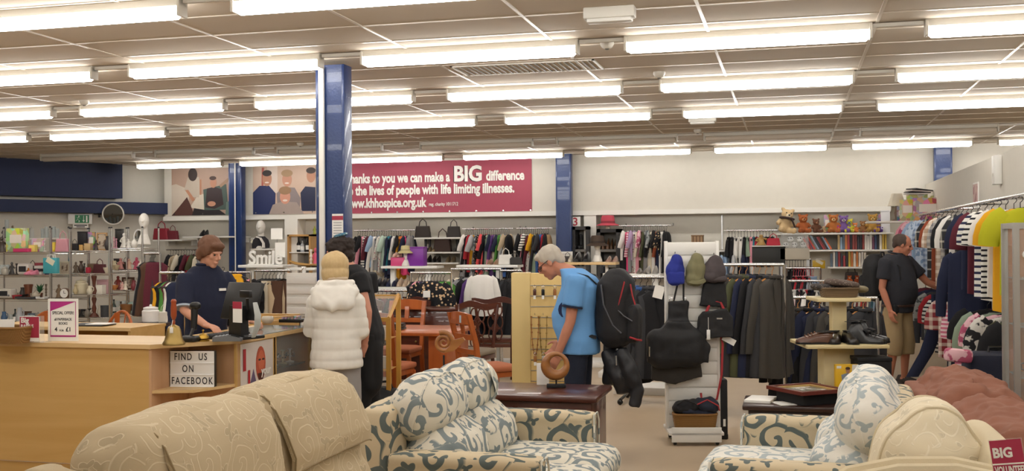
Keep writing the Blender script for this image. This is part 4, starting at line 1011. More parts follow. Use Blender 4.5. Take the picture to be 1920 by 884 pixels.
MB().lathe([(.075,0),(.09,-.02),(.088,-.024),(.07,-.004)],20,(0,-.065,-.2),rot(.5,0,0)).build('brim',mt,h_)
h_,mt=cap('grey-brown felt cap hanging at the right of the white display',.17,1.54,'4E4648','cap',.19,.24,n=3)
MB().cush((.02,-.08,-.2),(.16,.07,.05),1.,.1).build('peak',mt,h_,smooth=80)
# black bags
BAG=mat('black_bag_cloth','1B1B1E',.7,bump=.15,bsc=60); BAG2=mat('dark_bag_cloth','25262A',.75,bump=.2,bsc=30)
def hookbag(name,label,lx,lz): return thing(name,label,'bag',SP(lx,-.02,lz),ya)
h=hookbag('tote_bag','black soft tote hanging below the grey-brown cap',.18,1.32)
m=MB(); m.prism([(-.13,-.2),(-.09,-.02),(.08,.0),(.1,-.22)],.05,(0,-.06,0),'y'); remesh(m,'body',BAG,.009,4,h,fold(.008,(12,9,9),4)); MB().tube([(-.05,-.03,-.03),(-.02,-.04,.06),(0,-.02,.08),(.03,-.04,.06),(.05,-.03,-.02)],.008,6).build('handle',BAG,h)
h=hookbag('sling_bag','large black sling bag with a long strap hanging on the white display',-.13,1.5)
m=MB(); m.bx(-.075,.09,-.07,-.02,-.58,-.34); m.cush((-.02,-.09,-.72),(.46,.14,.3),.9,.2); m.prism([(-.09,-.5),(.09,-.5),(.26,-.7),(.24,-.84),(-.26,-.84),(-.26,-.72)],.09,(0,-.13,0),'y')
remesh(m,'body',BAG,.012,4,h,fold(.012,(8,8,8),2)); m=MB(); m.tube([(-.03,-.05,-.34),(.02,-.06,-.12),(-.01,-.05,.0),(.0,-.04,.02),(.02,-.05,.0),(.05,-.06,-.2),(.05,-.05,-.34)],.008,6,.5); m.build('strap',BAG,h)
for sx in(-.05,.06): MB().tube([(sx+.016*cos(a),-.05,-.33+.016*sin(a)) for a in [2*pi*k/10 for k in range(10)]],.004,5,closed=True).build('strap_ring',CHROME,h)
m=MB(); m.tube([(-.24,-.16,-.78),(-.24,-.165,-.7)],.006,6); m.build('zip_pull',CHROME,h)
h=hookbag('hand_bag','small black handbag with red handle hanging at the right of the white display',.17,1.13)
m=MB(); m.prism([(-.15,-.28),(-.13,-.1),(-.09,-.06),(.09,-.03),(.14,-.1),(.14,-.26)],.1,(0,-.11,0),'y'); remesh(m,'body',BAG,.01,4,h,fold(.008,(9,9,9),6))
MB().tube([(-.07,-.06,-.07),(-.04,-.05,.0),(0,-.05,.03),(.05,-.05,.02),(.08,-.06,-.05)],.012,6,.7).build('handle',mat('red_webbing','A83238',.8),h); MB().box((-.06,-.118,-.24),(.028,.003,.08),None,.001).build('price_tag',TAGW,h); MB().tube([(-.06,-.115,-.1),(-.06,-.116,-.2)],.002,4).build('tag_string',TAGW,h)
MB().box((.03,-.116,-.11),(.045,.003,.012)).build('badge',CHROME,h)
h=hookbag('shoulder_bag','grey-brown jacket bag hanging lowest behind the black sling bag',-.15,.84)
m=MB(); m.prism([(-.2,-.33),(-.18,-.02),(.2,-.02),(.22,-.3),(.0,-.36)],.06,(0,-.06,0),'y'); remesh(m,'body',mat('greybrown_cloth','37332F',.85,bump=.2,bsc=30),.012,4,h,fold(.01,(8,8,8),8)); MB().tube([(-.03,-.03,-.03),(0,-.02,.03),(.03,-.03,-.03)],.006,5).build('loop',BAG,h)
h=hookbag('luggage_strap','red luggage strap with a white label hanging right of the black handbag',.225,.86)
MB().tube([(0,-.02,0),(.01,-.05,-.05),(-.0,-.05,-.3),(-.04,-.05,-.5),(-.16,-.06,-.56),(-.17,-.05,-.45)],.01,6,.3).build('strap',mat('red_webbing','A83238',.8),h); MB().box((.06,-.06,-.02),(.11,.004,.05),rot(0,.5,0)).build('label',TAGW,h)
# basket with folded things
q=SP(0,-.1,.262); t=thing('wicker_basket','wicker basket of folded bags on the white display base','basket',SP(0,-.1,.111),ya)
w2=.36
R=MB(); basket(t,w2,.17,.135)
for i,(lx,lz,sx,sz,c,lb) in enumerate([(-.06,.27,.22,.1,'1A1A1E','folded black bag at the left of the wicker basket'),(.09,.28,.2,.12,'1E2434','folded navy bag with red trim at the right of the wicker basket'),(.0,.235,.32,.06,'20263a','folded navy cloth lowest in the wicker basket')]):
    h=thing('folded_bag',lb,'bag',SP(lx,-.1,lz),ya)
    m=MB(); m.cush((0,0,.03),(sx,.14,sz),.9,.2,rot(0,.15*(i-1),0)); remesh(m,'body',mat('fold_'+c,c,.8,bump=.2,bsc=30),.009,3,h,fold(.014,(14,12,12),i+11))
    if i==1: MB().tube([(-.08,-.07,.05),(.0,-.08,.09),(.09,-.07,.04),(.1,-.06,.0)],.006,5).build('piping',mat('red_webbing','A83238',.8),h)
    if i==0: MB().tube([(-.09,-.06,.06),(-.03,-.08,.1),(.05,-.07,.07),(.1,-.08,.02)],.01,6,.5).build('strap',BAG,h)
t=thing('umbrella_case','tall narrow black case standing behind the right edge of the white display','case',SP(.27,.14,0),ya)
MB().bx(-.03,.03,-.05,.05,.02,.5,.015).build('case',BAG,t); MB().bx(-.032,.032,-.052,.052,0,.05,.01).build('foot',BLACKP,t); MB().box((.0,-.055,.14),(.02,.003,.06)).build('price_tag',TAGW,t)
# ================================================================ TIERED SHOE TABLE
CREAMW=mat('cream_wood','E2D2A4',.45,col2='D8C694',pat='woodx',sc=1.)
ty=rad(13); TX,TY=.36,8.98
def TP(x,y,z): return Matrix.Rotation(ty,3,'Z')@Vector((x,y,z))+Vector((TX,TY,0))
t=thing('tiered_table','cream wooden tiered display table of shoes and caps','display table',(TX,TY,0),ty)
for z,w in((1.19,.42),(.83,.64),(.4,.8)): MB().bx(-w/2,w/2,-w*.45,w*.45,z-.03,z,.006).build('tier',CREAMW,t)
MB().bx(-.057,.057,-.05,.05,.83,1.16,.003).build('post',CREAMW,t); MB().bx(-.14,.1,-.1,.1,.0,.8,.003).build('pedestal',CREAMW,t)
SHOE={}
def shoe(name,label,loc,rz,col,L=.29,style='low',group=None,mt=None,pitch=0):
    t=thing(name,label,'shoe',loc,(0,pitch,rz),group)
    k=(style,L)
    if k not in SHOE:
        m=MB(); R=[]
        for x,w,h in((-.5,.022,.05),(-.47,.032,.075),(-.35,.038,.085 if style!='boot' else .16),(-.15,.036,.075 if style!='boot' else .17),(.0,.036,.07),(.12,.042,.058),(.3,.046,.045),(.42,.036,.036),(.495,.015,.024)):
            R.append([Vector((x*L,w*cos(a),.012+max(0,sin(a))**.8*h+(0 if sin(a)>0 else 0))) for a in [2*pi*q/14 for q in range(14)]])
        m.loft(R); u=m.mesh('upper',[BLACKP],60)
        m=MB(); pl=[(x*L,w) for x,w in((-.5,.02),(-.45,.036),(-.2,.038),(.0,.036),(.3,.05),(.43,.042),(.505,.014))]; m.prism(pl+[(x,-w) for x,w in pl[::-1]],.016); s_=m.mesh('sole',[BLACKP])
        m=MB(); m.lathe([(.001,0),(1,0),(1,.004),(.001,.004)],14); 
        for v in m.v: v.x*=.075*L/.29; v.y*=.028; v.x-=.28*L; v.z+=.09 if style!='boot' else .165
        o_=m.mesh('opening',[BLACKM])
        m=MB()
        for q in range(3): m.tube([(.02+.026*q,-.03,.07-.008*q),(.022+.026*q,0,.088-.008*q),(.02+.026*q,.03,.07-.008*q)],.004,5)
        l_=m.mesh('laces',[BLACKM]); SHOE[k]=(u,s_,o_,l_)
    for i,(n,me) in enumerate(zip(('upper','sole','opening','laces'),SHOE[k])):
        if style=='slip' and n=='laces': continue
        o=bpy.data.objects.new(n,me); C.objects.link(o); o.parent=t
        if n=='upper' : o.material_slots[0].link='OBJECT'; o.material_slots[0].material=mt or mat('leather_'+col,col,.3,coat=.3)
        if n=='laces' : o.material_slots[0].link='OBJECT'; o.material_slots[0].material=mat('lace_'+col,tuple(min(1,v*1.6+.01) for v in lin(col)),.7)
    return t
Z=.832
shoe('boat_shoe','worn brown lace-up boat shoe at the left front of the shoe tier',TP(-.24,-.2,Z),rad(195),'5A3826')
shoe('boat_shoe','brown lace-up boat shoe behind the worn one on the shoe tier',TP(-.19,-.09,Z),rad(200),'6A442C')
shoe('loafer','dark brown loafer toe-on, left of its mate by the tier post',TP(-.06,-.14,Z),rad(262),'2E2420',.27,'slip')
shoe('loafer','black-brown loafer toe-on, right of its mate by the tier post',TP(.05,-.15,Z),rad(285),'24201E',.27,'slip')
b=shoe('strap_shoe','black strap shoe pointing right on the shoe tier, nearer of the pair',TP(.17,-.17,Z),rad(-12),'18181A',.3,'boot'); MB().box((.01,0,.1),(.05,.085,.014),rot(0,.35,0),.005).build('strap',BLACKM,b)
b=shoe('strap_shoe','black strap shoe pointing right on the shoe tier, farther of the pair',TP(.24,-.06,Z),rad(-20),'1A1A1C',.3,'boot'); MB().box((.01,0,.1),(.05,.085,.014),rot(0,.35,0),.005).build('strap',BLACKM,b)
t=thing('wicker_tray','wicker tray of flat caps on the top tier of the shoe table','basket',TP(0,-.03,1.192),ty); basket(t,.3,.22,.07,mat('grey_wicker','A08868',.8,col2='5e4a34',pat='wicker',sc=55,bump=.5))
for i,(x,y,z,c,lb) in enumerate([(.03,-.02,1.275,'5E5048','brown tweed flat cap topmost on the wicker tray'),(-.06,.02,1.235,'3A3634','dark patterned flat cap under the brown one'),(.1,.03,1.235,'8A8066','greenish tweed flat cap at the right of the wicker tray')]):
    t=thing('flat_cap',lb,'hat',TP(x,y,z),ty+.3*i); mt=mat('tweed_'+c,c,.95,col2='8A7C70',pat='spots',sc=60,thr=.3,bump=.3,bsc=200)
    m=MB(); m.cush((0,0,.025),(.24,.22,.05),1.,.3,rot(0,.12,0)); remesh(m,'crown',mt,.008,3,t,fold(.006,(12,12,9),i)); MB().prism([(.1*cos(a),.08+.045*sin(a)) for a in [pi*q/10 for q in range(11)]],.008,(0,.02,.005)).build('peak',mt,t)
# yellow packet and sunglasses on the lower tier
t=thing('boxed_costume','yellow and white packet showing a footballer, leaning on the shoe table','packet',TP(-.02,-.3,.402),ty)
MB().bx(-.09,.09,-.02,.02,0,.28,.003).build('packet',mat('yellow_print','E2B21E',.4),t)
for c,pl in [('E8E6E0',[(.02,.0),(.09,.0),(.09,.28),(.04,.28)]),('8E99A6',[(-.035,.12),(.045,.12),(.055,.2),(.0,.215),(-.045,.2)]),('C9D020',[(-.03,.02),(.04,.02),(.045,.12),(-.035,.12)]),('B08064',disc(.005,.235,.016,.022)),('3A2A20',disc(.005,.25,.018,.012)),('1A1A1C',[(-.045,.0),(-.02,.0),(-.01,.04),(-.03,.045)]),('E8E6E0',[(-.08,.25),(-.045,.25),(-.045,.27),(-.08,.27)])]:
    MB().prism(pl,.0012,(0,-.0215-.0003*len(pl)*.3,0),'y').build('printed_picture',mat('print_'+c,c,.5),t)
t=thing('black_shoebox','black box behind the yellow packet on the lowest tier','box',TP(.2,-.2,.402),ty); MB().bx(-.13,.13,-.1,.1,0,.3,.004).build('box',BLACKM,t); MB().bx(-.135,.135,-.105,.105,.3,.33,.004).build('lid',BLACKM,t)
for i,(x,lb) in enumerate([(-.33,'sunglasses lying at the left of the lowest shoe tier'),(-.19,'sunglasses lying beside the yellow packet')]):
    t=thing('sunglasses',lb,'sunglasses',TP(x,-.3,.402),ty+.1)
    for s in(-1,1): MB().lathe([(.026,-.002),(.026,.002)],14,(s*.034,0,.03),rot(pi/2,0,0)).build('lens',mat('dark_lens','15181A',.08),t)
    m=MB(); 
    for s in(-1,1): m.tube([(s*.034+.028*cos(a),-.002,.03+.026*sin(a)) for a in [2*pi*k/14 for k in range(14)]],.003,5,closed=True); m.tube([(s*.062,0,.035),(s*.064,.12,.03),(s*.06,.14,.015)],.003,5)
    m.tube([(-.008,0,.036),(.008,0,.036)],.003,5); m.build('frame',CHROME if i else BLACKP,t)
m=None
t=thing('belt_pile','heap of dark brown leather belts on the lowest shoe tier','belts',TP(-.22,-.05,.402),ty)
for k in range(4):
    b=MB(); b.tube([(.09*cos(a)*(1+.1*k)+.01*k,.07*sin(a),.02+.022*k+.006*sin(3*a)) for a in [2*pi*q/20 for q in range(20)]],.014,6,.5,closed=True); b=b.build('belt',mat('belt_brown','3E261E',.4),t); m=MB(); m.box((.1+.01*k,0,.03+.022*k),(.008,.035,.03)); m.build('buckle',BRASSA,b)
# ================================================================ DARK CHEST WITH THE PICTURE FRAME
t=thing('low_chest','low dark wooden chest behind the right scroll sofa, holding a picture frame','chest',(.1,7.9,0))
wm(t).bx(-.3,.56,7.68,8.08,.04,.46,.01).build('carcass',DARKW,t); wm(t).bx(-.34,.6,7.63,8.12,.46,.5,.012).build('top',DARKW,t); wm(t).bx(-.31,.57,7.66,8.09,0,.05,.005).build('plinth',DARKW,t)
for x in(-.08,.34): d=wm(t).bx(x-.19,x+.19,7.665,7.68,.12,.42,.006).build('panel',DARKW,t)
t=thing('picture_frame','red and gold picture frame lying flat on a black box on the low chest','picture frame',(.1,7.86,.501),rad(38))
MB().bx(-.15,.15,-.15,.15,0,.08,.003).build('black_box',BLACKM,t)
def frame(m,a,b,w,z0,z1):
    for x0,x1,y0,y1 in((-a,a,-b,-b+w),(-a,a,b-w,b),(-a,-a+w,-b+w,b-w),(a-w,a,-b+w,b-w)): m.bx(x0,x1,y0,y1,z0,z1)
m=MB(); frame(m,.2,.2,.035,.08,.105); m.build('outer_frame',mat('red_lacquer','6A2A22',.3,coat=.3),t); m=MB(); frame(m,.165,.165,.03,.085,.098); m.build('gilt_slip',mat('gilt','C8A868',.35,.4),t)
MB().bx(-.135,.135,-.135,.135,.082,.088).build('picture',mat('dull_picture','6a6e6a',.2,col2='c8c8c0',pat='blotch',sc=9),t)
t=thing('book','white paperback lying at the left of the low chest top','book',(-.22,7.85,.501),rad(-10)); MB().bx(-.09,.09,-.13,.13,0,.02,.002).build('cover',TAGW,t); MB().bx(-.085,.093,-.125,.125,.003,.017).build('pages',mat('book_pages','E4DCC8',.8),t)
t=thing('leaflet','white leaflet lying beside the paperback on the low chest','leaflet',(-.06,7.74,.501),rad(25)); MB().bx(-.06,.06,-.09,.09,0,.004).build('sheet',TAGW,t)
# ================================================================ ORNAMENTS AND GOODS, BY KIND
def gm(c,**k): return mat('goods_'+c+('_'.join(map(str,k.values()))),c,k.pop('rough',.4),**k)
def goods(kind,t,h,c,w):
    M=gm(c) if c!='x' else None; r=w/2
    if kind=='vase': MB().lathe([(r*.5,0),(r*.95,h*.25),(r,h*.42),(r*.5,h*.72),(r*.35,h*.82),(r*.6,h),(r*.5,h),(r*.28,h*.82)],16).build('body',M,t)
    elif kind=='jug':
        MB().lathe([(r*.6,0),(r*.85,h*.2),(r*.85,h*.5),(r*.5,h*.8),(r*.6,h),(r*.5,h),(r*.4,h*.8)],16).build('body',M,t)
        MB().tube([(r*.5,0,h*.88),(r*1.2,0,h*.8),(r*1.25,0,h*.5),(r*.8,0,h*.3)],r*.12,6).build('handle',M,t)
    elif kind=='mug':
        MB().lathe([(r*.8,0),(r*.85,h*.1),(r*.85,h),(r*.75,h),(r*.72,h*.12)],14).build('body',M,t); MB().tube([(r*.8,0,h*.8),(r*1.3,0,h*.7),(r*1.3,0,h*.35),(r*.8,0,h*.2)],r*.12,6).build('handle',M,t)
    elif kind=='bowl': MB().lathe([(r*.4,0),(r*.45,h*.1),(r*.9,h*.7),(r,h),(r*.93,h),(r*.4,h*.2)],18).build('bowl',M,t)
    elif kind=='jar':
        MB().lathe([(r*.8,0),(r*.95,h*.08),(r*.95,h*.66),(r*.7,h*.76)],16).build('jar',M,t); b=MB().lathe([(r*.8,h*.76),(r*.8,h*.84),(r*.4,h*.9)],16).build('lid',M,t); MB().ell((0,0,h*.95),r*.16,None,8,6).build('knob',M,b)
    elif kind=='teapot':
        MB().lathe([(r*.5,0),(r*.9,h*.3),(r*.85,h*.55),(r*.4,h*.8)],16).build('pot',M,t); MB().lathe([(r*.42,h*.78),(r*.3,h*.88),(r*.1,h*.92),(r*.14,h)],12).build('lid',M,t)
        MB().tube([(r*.8,0,h*.3),(r*1.2,0,h*.5),(r*1.5,0,h*.78)],[r*.2,r*.14,r*.1],8).build('spout',M,t); MB().tube([(-r*.8,0,h*.65),(-r*1.4,0,h*.6),(-r*1.3,0,h*.3),(-r*.8,0,h*.2)],r*.1,6).build('handle',M,t)
    elif kind=='box': MB().box((0,0,h*.46),(w,w*.7,h*.92),None,.004).build('box',M,t); MB().box((0,0,h*.96),(w*1.03,w*.73,h*.08),None,.003).build('lid',M,t)
    elif kind=='packet':
        MB().box((0,0,h/2),(w,w*.25,h),None,.003).build('carton',gm(c,pat='multi',sc=14.),t); MB().box((0,-w*.128,h*.55),(w*.6,.002,h*.35)).build('printed_panel',gm('E8E0D4'),t)
    elif kind=='frame':
        m=MB(); frame2(m,w/2,h,.12*w); m.build('frame',M,t); MB().bx(-w/2+.1*w,w/2-.1*w,.002,.01,h*.1,h*.9).build('picture',gm('b9ab98',col2='6e5a4c',pat='blotch',sc=9.),t)
    elif kind=='bottle': MB().lathe([(r*.9,0),(r,h*.05),(r,h*.55),(r*.35,h*.72),(r*.3,h*.92)],14).build('bottle',M,t); MB().lathe([(r*.36,h*.9),(r*.36,h)],10).build('cap',BLACKP,t); MB().lathe([(r*1.02,h*.15),(r*1.02,h*.45)],14).build('label',TAGW,t)
    elif kind=='candlestick': MB().lathe([(r,0),(r*.9,h*.04),(r*.35,h*.1),(r*.5,h*.2),(r*.28,h*.3),(r*.55,h*.42),(r*.3,h*.5),(r*.6,h*.62),(r*.3,h*.72),(r*.4,h*.85),(r*.6,h*.95),(r*.45,h)],14).build('turned_stem',M,t)
    elif kind=='figurine':
        m=MB(); m.lathe([(r,0),(r*.9,h*.06),(r*.6,h*.3),(r*.5,h*.5),(r*.62,h*.66),(r*.25,h*.78)],12,sy=.7); m.ell((0,0,h*.87),(r*.36,r*.36,h*.13),None,10,8); m.tube([(-r*.55,0,h*.66),(-r*.9,-.02*h,h*.45),(-r*.4,-r*.5,h*.42)],r*.15,6); m.tube([(r*.55,0,h*.66),(r*.95,0,h*.5),(r*.9,-r*.4,h*.62)],r*.15,6); m.build('figure',M,t); MB().lathe([(r*1.1,0),(r*1.1,h*.04)],14).build('plinth',gm('4a3a2e'),t)
    elif kind=='glass': MB().lathe([(r*.75,0),(r*.8,h*.03),(r*.9,h),(r*.84,h),(r*.7,h*.06)],14).build('glass',mat('vase_glass','DCE4E2',.08,alpha=.42),t)
    elif kind=='goblet': MB().lathe([(r*.8,0),(r*.1,h*.06),(r*.1,h*.45),(r*.8,h*.65),(r*.85,h),(r*.78,h),(r*.1,h*.55)],14).build('goblet',mat('vase_glass','DCE4E2',.08,alpha=.42),t)
    elif kind=='pot': MB().lathe([(r*.7,0),(r*.95,h*.85),(r*1.05,h*.85),(r*1.05,h),(r*.95,h),(r*.85,h*.8)],16).build('pot',M,t)
    elif kind=='plant':
        MB().lathe([(r*.5,0),(r*.65,h*.35),(r*.6,h*.35)],12).build('pot',gm('6a4030'),t); m=MB()
        for k in range(14):
            a=2.4*k; l=h*(.35+.3*(k%3)/2); d=Vector((cos(a)*r,sin(a)*r,0)); m.add([(0,0,h*.33),Vector((0,0,h*.33+l*.6))+d*.5+Vector((-d.y,d.x,0))*.25,Vector((0,0,h*.33+l))+d,Vector((0,0,h*.33+l*.6))+d*.5-Vector((-d.y,d.x,0))*.25],[(0,1,2,3)])
        m.build('leaves',M,t)
    elif kind=='pan': MB().lathe([(r*.85,0),(r,h),(r*.95,h),(r*.8,h*.2)],18).build('pan',M,t); MB().tube([(r*.95,0,h*.8),(r*2.2,0,h*1.1)],.012,6).build('handle',BLACKP,t)
    elif kind=='clock':
        MB().lathe([(r,-.02),(r,.02),(r*.9,.025)],22,(0,0,r),rot(pi/2,0,0)).build('case',M,t); MB().lathe([(r*.86,0),(r*.86,.004)],22,(0,-.026,r),rot(pi/2,0,0)).build('dial',TAGW,t); m=MB(); m.box((0,-.033,r*1.25),(.006,.002,r*.5)); m.box((r*.2,-.033,r),(r*.4,.002,.006)); m.build('hands',BLACKP,t)
    elif kind=='handbag':
        m=MB(); m.prism([(-r,0),(r,0),(r*.8,h*.62),(-r*.8,h*.62)],w*.35,(0,-w*.17,0),'y'); remesh(m,'body',gm(c,rough=.6,bump=.15,bsc=30.),max(.008,w*.035),4,t); MB().tube([(-r*.5,0,h*.58),(-r*.4,0,h*.85),(0,0,h),(r*.4,0,h*.85),(r*.5,0,h*.58)],w*.03,6).build('handle',gm(c),t)
    elif kind=='basket': basket(t,w,w*.7,h)
    elif kind=='tin': MB().lathe([(r,0),(r,h*.85)],18).build('tin',M,t); MB().lathe([(r*1.03,h*.82),(r*1.03,h),(r*.9,h)],18).build('lid',M,t)
    elif kind=='books':
        z=0
        for k in range(4): hh=h/4; MB().box((.004*k,0,z+hh/2),(w*(1-.05*k),w*.7,hh*.92),rot(0,0,.1*k)).build('book',gm(['E6E2DA','26262a','D8D4CC','8A3A44'][k]),t); z+=hh
    elif kind=='bag':     # gift bag
        MB().box((0,0,h*.42),(w,w*.3,h*.84),None,.004).build('bag',M,t); m=MB()
        for y in(-w*.12,w*.12): m.tube([(-w*.25,y,h*.83),(-w*.2,y,h),(w*.2,y,h),(w*.25,y,h*.83)],.005,5)
        m.build('handles',TAGW,t); m=MB(); m.box((w*.05,-w*.16,h*.66),(w*.6,.004,h*.3),rot(0,.5,0)); m.build('tag',gm('E6E0C8'),t)
    elif kind=='appliance': MB().box((0,0,h/2),(w,w*.6,h),None,min(.03,h*.2)).build('body',M,t); MB().box((0,-w*.305,h*.5),(w*.6,.004,h*.5)).build('panel',gm('3a3a3c'),t); MB().ell((w*.38,-w*.31,h*.3),.015,None,8,6).build('dial',gm('88888a'),t)
    elif kind=='tray':
        MB().box((0,0,h*.3),(w,w*.6,h*.5),None,.004).build('tray',M,t); m=MB()
        for sx in(-1,1): m.box((sx*w*.49,0,h*.7),(w*.03,w*.6,h*.6))
        m.build('rim',M,t)
    elif kind=='lamp': MB().lathe([(r*.6,0),(r*.6,h*.04),(r*.2,h*.08),(r*.3,h*.3),(r*.12,h*.6)],14).build('base',M,t); MB().lathe([(r,h*.55),(r*.6,h)],16).build('shade',gm('E8E0CC'),t)
    elif kind=='mirror':
        m=MB(); m.tube([(r*cos(a),0,h*.55+h*.43*sin(a)) for a in [2*pi*k/22 for k in range(22)]],.012,6,closed=True); m.build('frame',M,t); MB().lathe([(r,-.003),(r,.003)],22,(0,0,h*.55),rot(pi/2,0,0)).build('glass',mat('mirror_glass','D8DCDC',.03,1.),t)
        t.children[-1].data.transform(Matrix.Translation((0,0,h*.55))@Matrix.Scale(h*.43/r,4,(0,0,1))@Matrix.Translation((0,0,-h*.55))); MB().lathe([(r*.5,0),(r*.4,.015)],14).build('foot',M,t)
    elif kind=='shoes':
        for s in(-1,1):
            m=MB(); m.loft([[Vector((s*w*.24+ww*cos(a)*w,x*w,.004+max(0,sin(a))*hh*h)) for a in [2*pi*q/12 for q in range(12)]] for x,ww,hh in((-.5,.12,.3),(-.3,.19,.55),(0,.17,.8),(.3,.16,1.),(.5,.1,.9))]); m.build('shoe',M,t)
    elif kind=='boots':
        for s in(-1,1):
            m=MB(); m.tube([(s*w*.25,.06,.02),(s*w*.25,.06,h*.5),(s*w*.25,.06,h)],[w*.18,w*.16,w*.2],12); m.cush((s*w*.25,-.02,.035),(w*.36,.2,.07),.9,.1); remesh(m,'boot',M,.008,3,t)
def frame2(m,a,h,w):
    m.bx(-a,a,-.008,.012,0,w); m.bx(-a,a,-.008,.012,h-w,h); m.bx(-a,-a+w,-.008,.012,w,h-w); m.bx(a-w,a,-.008,.012,w,h-w)
KNAME=dict(frame='picture_frame',glass='glass_vase',packet='boxed_toy',bag='gift_bag',books='book_stack',pot='plant_pot',plant='potted_plant',boots='boots',shoes='shoes',appliance='toaster')
KCAT=dict(frame='picture frame',glass='glass',packet='boxed toy',bag='bag',books='books',pot='pot',plant='plant',handbag='bag',candlestick='candlestick',figurine='ornament')
def item(kind,x,S,h,c,label,w=None,dy=0.,rz=0.):
    z,Y=S; Y=Y+dy; w=w or h*.7
    t=thing(KNAME.get(kind,kind),label,KCAT.get(kind,kind),(XY(x,Y),Y,z+.001),rz); goods(kind,t,h,c,w); return t
def wire_unit(label,x0,x1,Yf,ys,depth=.4,top=None,ztop=None):
    X0,X1=XY(x0,Yf),XY(x1,Yf); t=thing('wire_shelving',label,'shelving',((X0+X1)/2,Yf+depth/2,0)); W2=(X1-X0)/2; d=depth/2
    zt=ztop or onY((x0+x1)/2,top,Yf).z
    for sx in(-1,1):
        for sy in(-1,1):
            u=MB(); u.tube([(sx*W2,sy*d,0),(sx*W2,sy*d,zt)],.0135,8); u=u.build('upright',CHROME,t); MB().lathe([(.018,0),(.012,.02)],8,(sx*W2,sy*d,zt)).build('cap',BLACKP,u)
    zs=[]
    for y in ys:
        z=onY((x0+x1)/2,y,Yf).z; zs.append(z); m=MB()
        for sy in(-d,d): m.tube([(-W2,sy,z-.006),(W2,sy,z-.006)],.006,6); m.tube([(-W2,sy,z-.03),(W2,sy,z-.03)],.005,6)
        for k in range(9): m.tube([(-W2,-d+depth*k/8,z-.003),(W2,-d+depth*k/8,z-.003)],.003,4)
        for k in range(5): m.tube([(-W2+2*W2*k/4,-d,z-.006),(-W2+2*W2*k/4,d,z-.006)],.004,4)
        m.build('wire_shelf',CHROME,t)
    return [(z,Yf+depth*.45) for z in zs]
A=wire_unit('wide chrome wire shelving at the far left, full of toys and kitchenware',-30,94,12.9,(473,516,561,608),top=428)
B=wire_unit('narrow chrome wire shelving in the middle of the left goods, with the cream jar',133,205,13.0,(470,513,553,596),top=429)
Cu=wire_unit('chrome wire shelving right of the cream jar unit, full of white ornaments',209,267,13.25,(466,507,545,590),top=428)
A2=wire_unit('slim chrome wire shelving bay holding the teal gift bag',96,131,12.95,(473,516,561,606),top=430)
def row(S,lst):
    for e in lst: item(e[0],e[1],S,e[2],e[3],e[4],*e[5:])
row(A[0],[('packet',33,.34,'C8D050','colourful children\'s picture board on the top of the left wire shelving',.33),('box',46,.05,'D8447A','flat hot pink box in front of the colourful picture board',.25,-.1),('packet',72,.19,'D890A4','pink boxed toy on the top wire shelf',.2),('figurine',3,.22,'4a4038','dark figurine at the very left of the top wire shelf'),('box',62,.1,'E8D070','small yellow and pink box beside the pink boxed toy',.1,-.08)])
row(A2[0],[('handbag',118,.3,'D79AA4','pink patterned fabric bag at the end of the top wire shelf',.22),('jug',101,.14,'E2C840','yellow jug beside the pink fabric bag',.1)])
row(A[1],[('glass',4,.14,'x','clear glass at the left of the second wire shelf',.08),('glass',13,.14,'x','second clear glass on the second wire shelf',.08),('figurine',22,.18,'4c4a48','dark metal figurine on the second wire shelf',.1),('appliance',47,.16,'E4E0D8','white toaster on the second wire shelf',.2),('handbag',61,.2,'3a3632','dark handbag behind the pink shoes',.16,.1),('shoes',59,.07,'E08AA0','pair of pink slippers on the second wire shelf',.18,-.12),('figurine',53,.1,'C87830','small orange figurine beside the toaster',.07,-.1),('books',74,.17,'x','stack of black and white books on the second wire shelf',.14)])
row(A2[1],[('frame',121,.19,'C9BFA8','cream picture with a dark squiggle on the slim wire bay',.15,-.1)])
g=item('bag',96,(A2[0][0]-.3,A2[0][1]-.28),.26,'4CA8B4','teal gift bag with cream tags hanging in front of the wire shelving',.22)
MB().tube([(0,0,.26),(0,.06,.3),(0,.09,.29)],.004,5).build('hook',CHROME,g)
row(A[2],[('appliance',12,.14,'D9D4C8','pale cream bread bin on the third wire shelf',.26),('pan',33,.05,'A83038','red frying pan beside the cream bread bin',.16,-.08),('pot',53,.2,'7A4630','tall brown plant pot on the third wire shelf',.12),('plant',74,.22,'2F6A44','dark green potted plant on the third wire shelf',.14),('teapot',66,.12,'B8AE9C','stone-coloured teapot on the third wire shelf',.12,-.12),('tray',52,.035,'4a4a4c','dark baking tray on the third wire shelf',.3,-.14),('tray',78,.035,'E2E0DC','white serving tray at the end of the third wire shelf',.14,-.15)])
row(A2[2],[('figurine',110,.2,'8a7258','brown carved figure on the slim wire bay',.1),('clock',122,.19,'6a4a34','round brown clock on the slim wire bay',.15,-.1),('handbag',104,.2,'D8D2C8','pale handbag hanging at the left of the slim bay',.12,.06)])
row(A[3],[('jug',7,.16,'4A6A8E','blue jug on the lowest visible wire shelf',.1),('glass',20,.12,'x','clear tumbler beside the blue jug',.07),('jug',36,.22,'C8CCD0','pale grey tall jug on the lowest visible wire shelf',.12),('tin',60,.14,'586878','slate blue tin on the lowest visible wire shelf',.12),('bowl',80,.1,'8E8E88','grey mixing bowl on the lowest visible wire shelf',.2)])
row(A2[3],[('glass',102,.16,'x','tall clear jar on the lowest shelf of the slim bay',.1),('bottle',118,.22,'6A8090','blue-grey bottle on the lowest shelf of the slim bay',.07)])
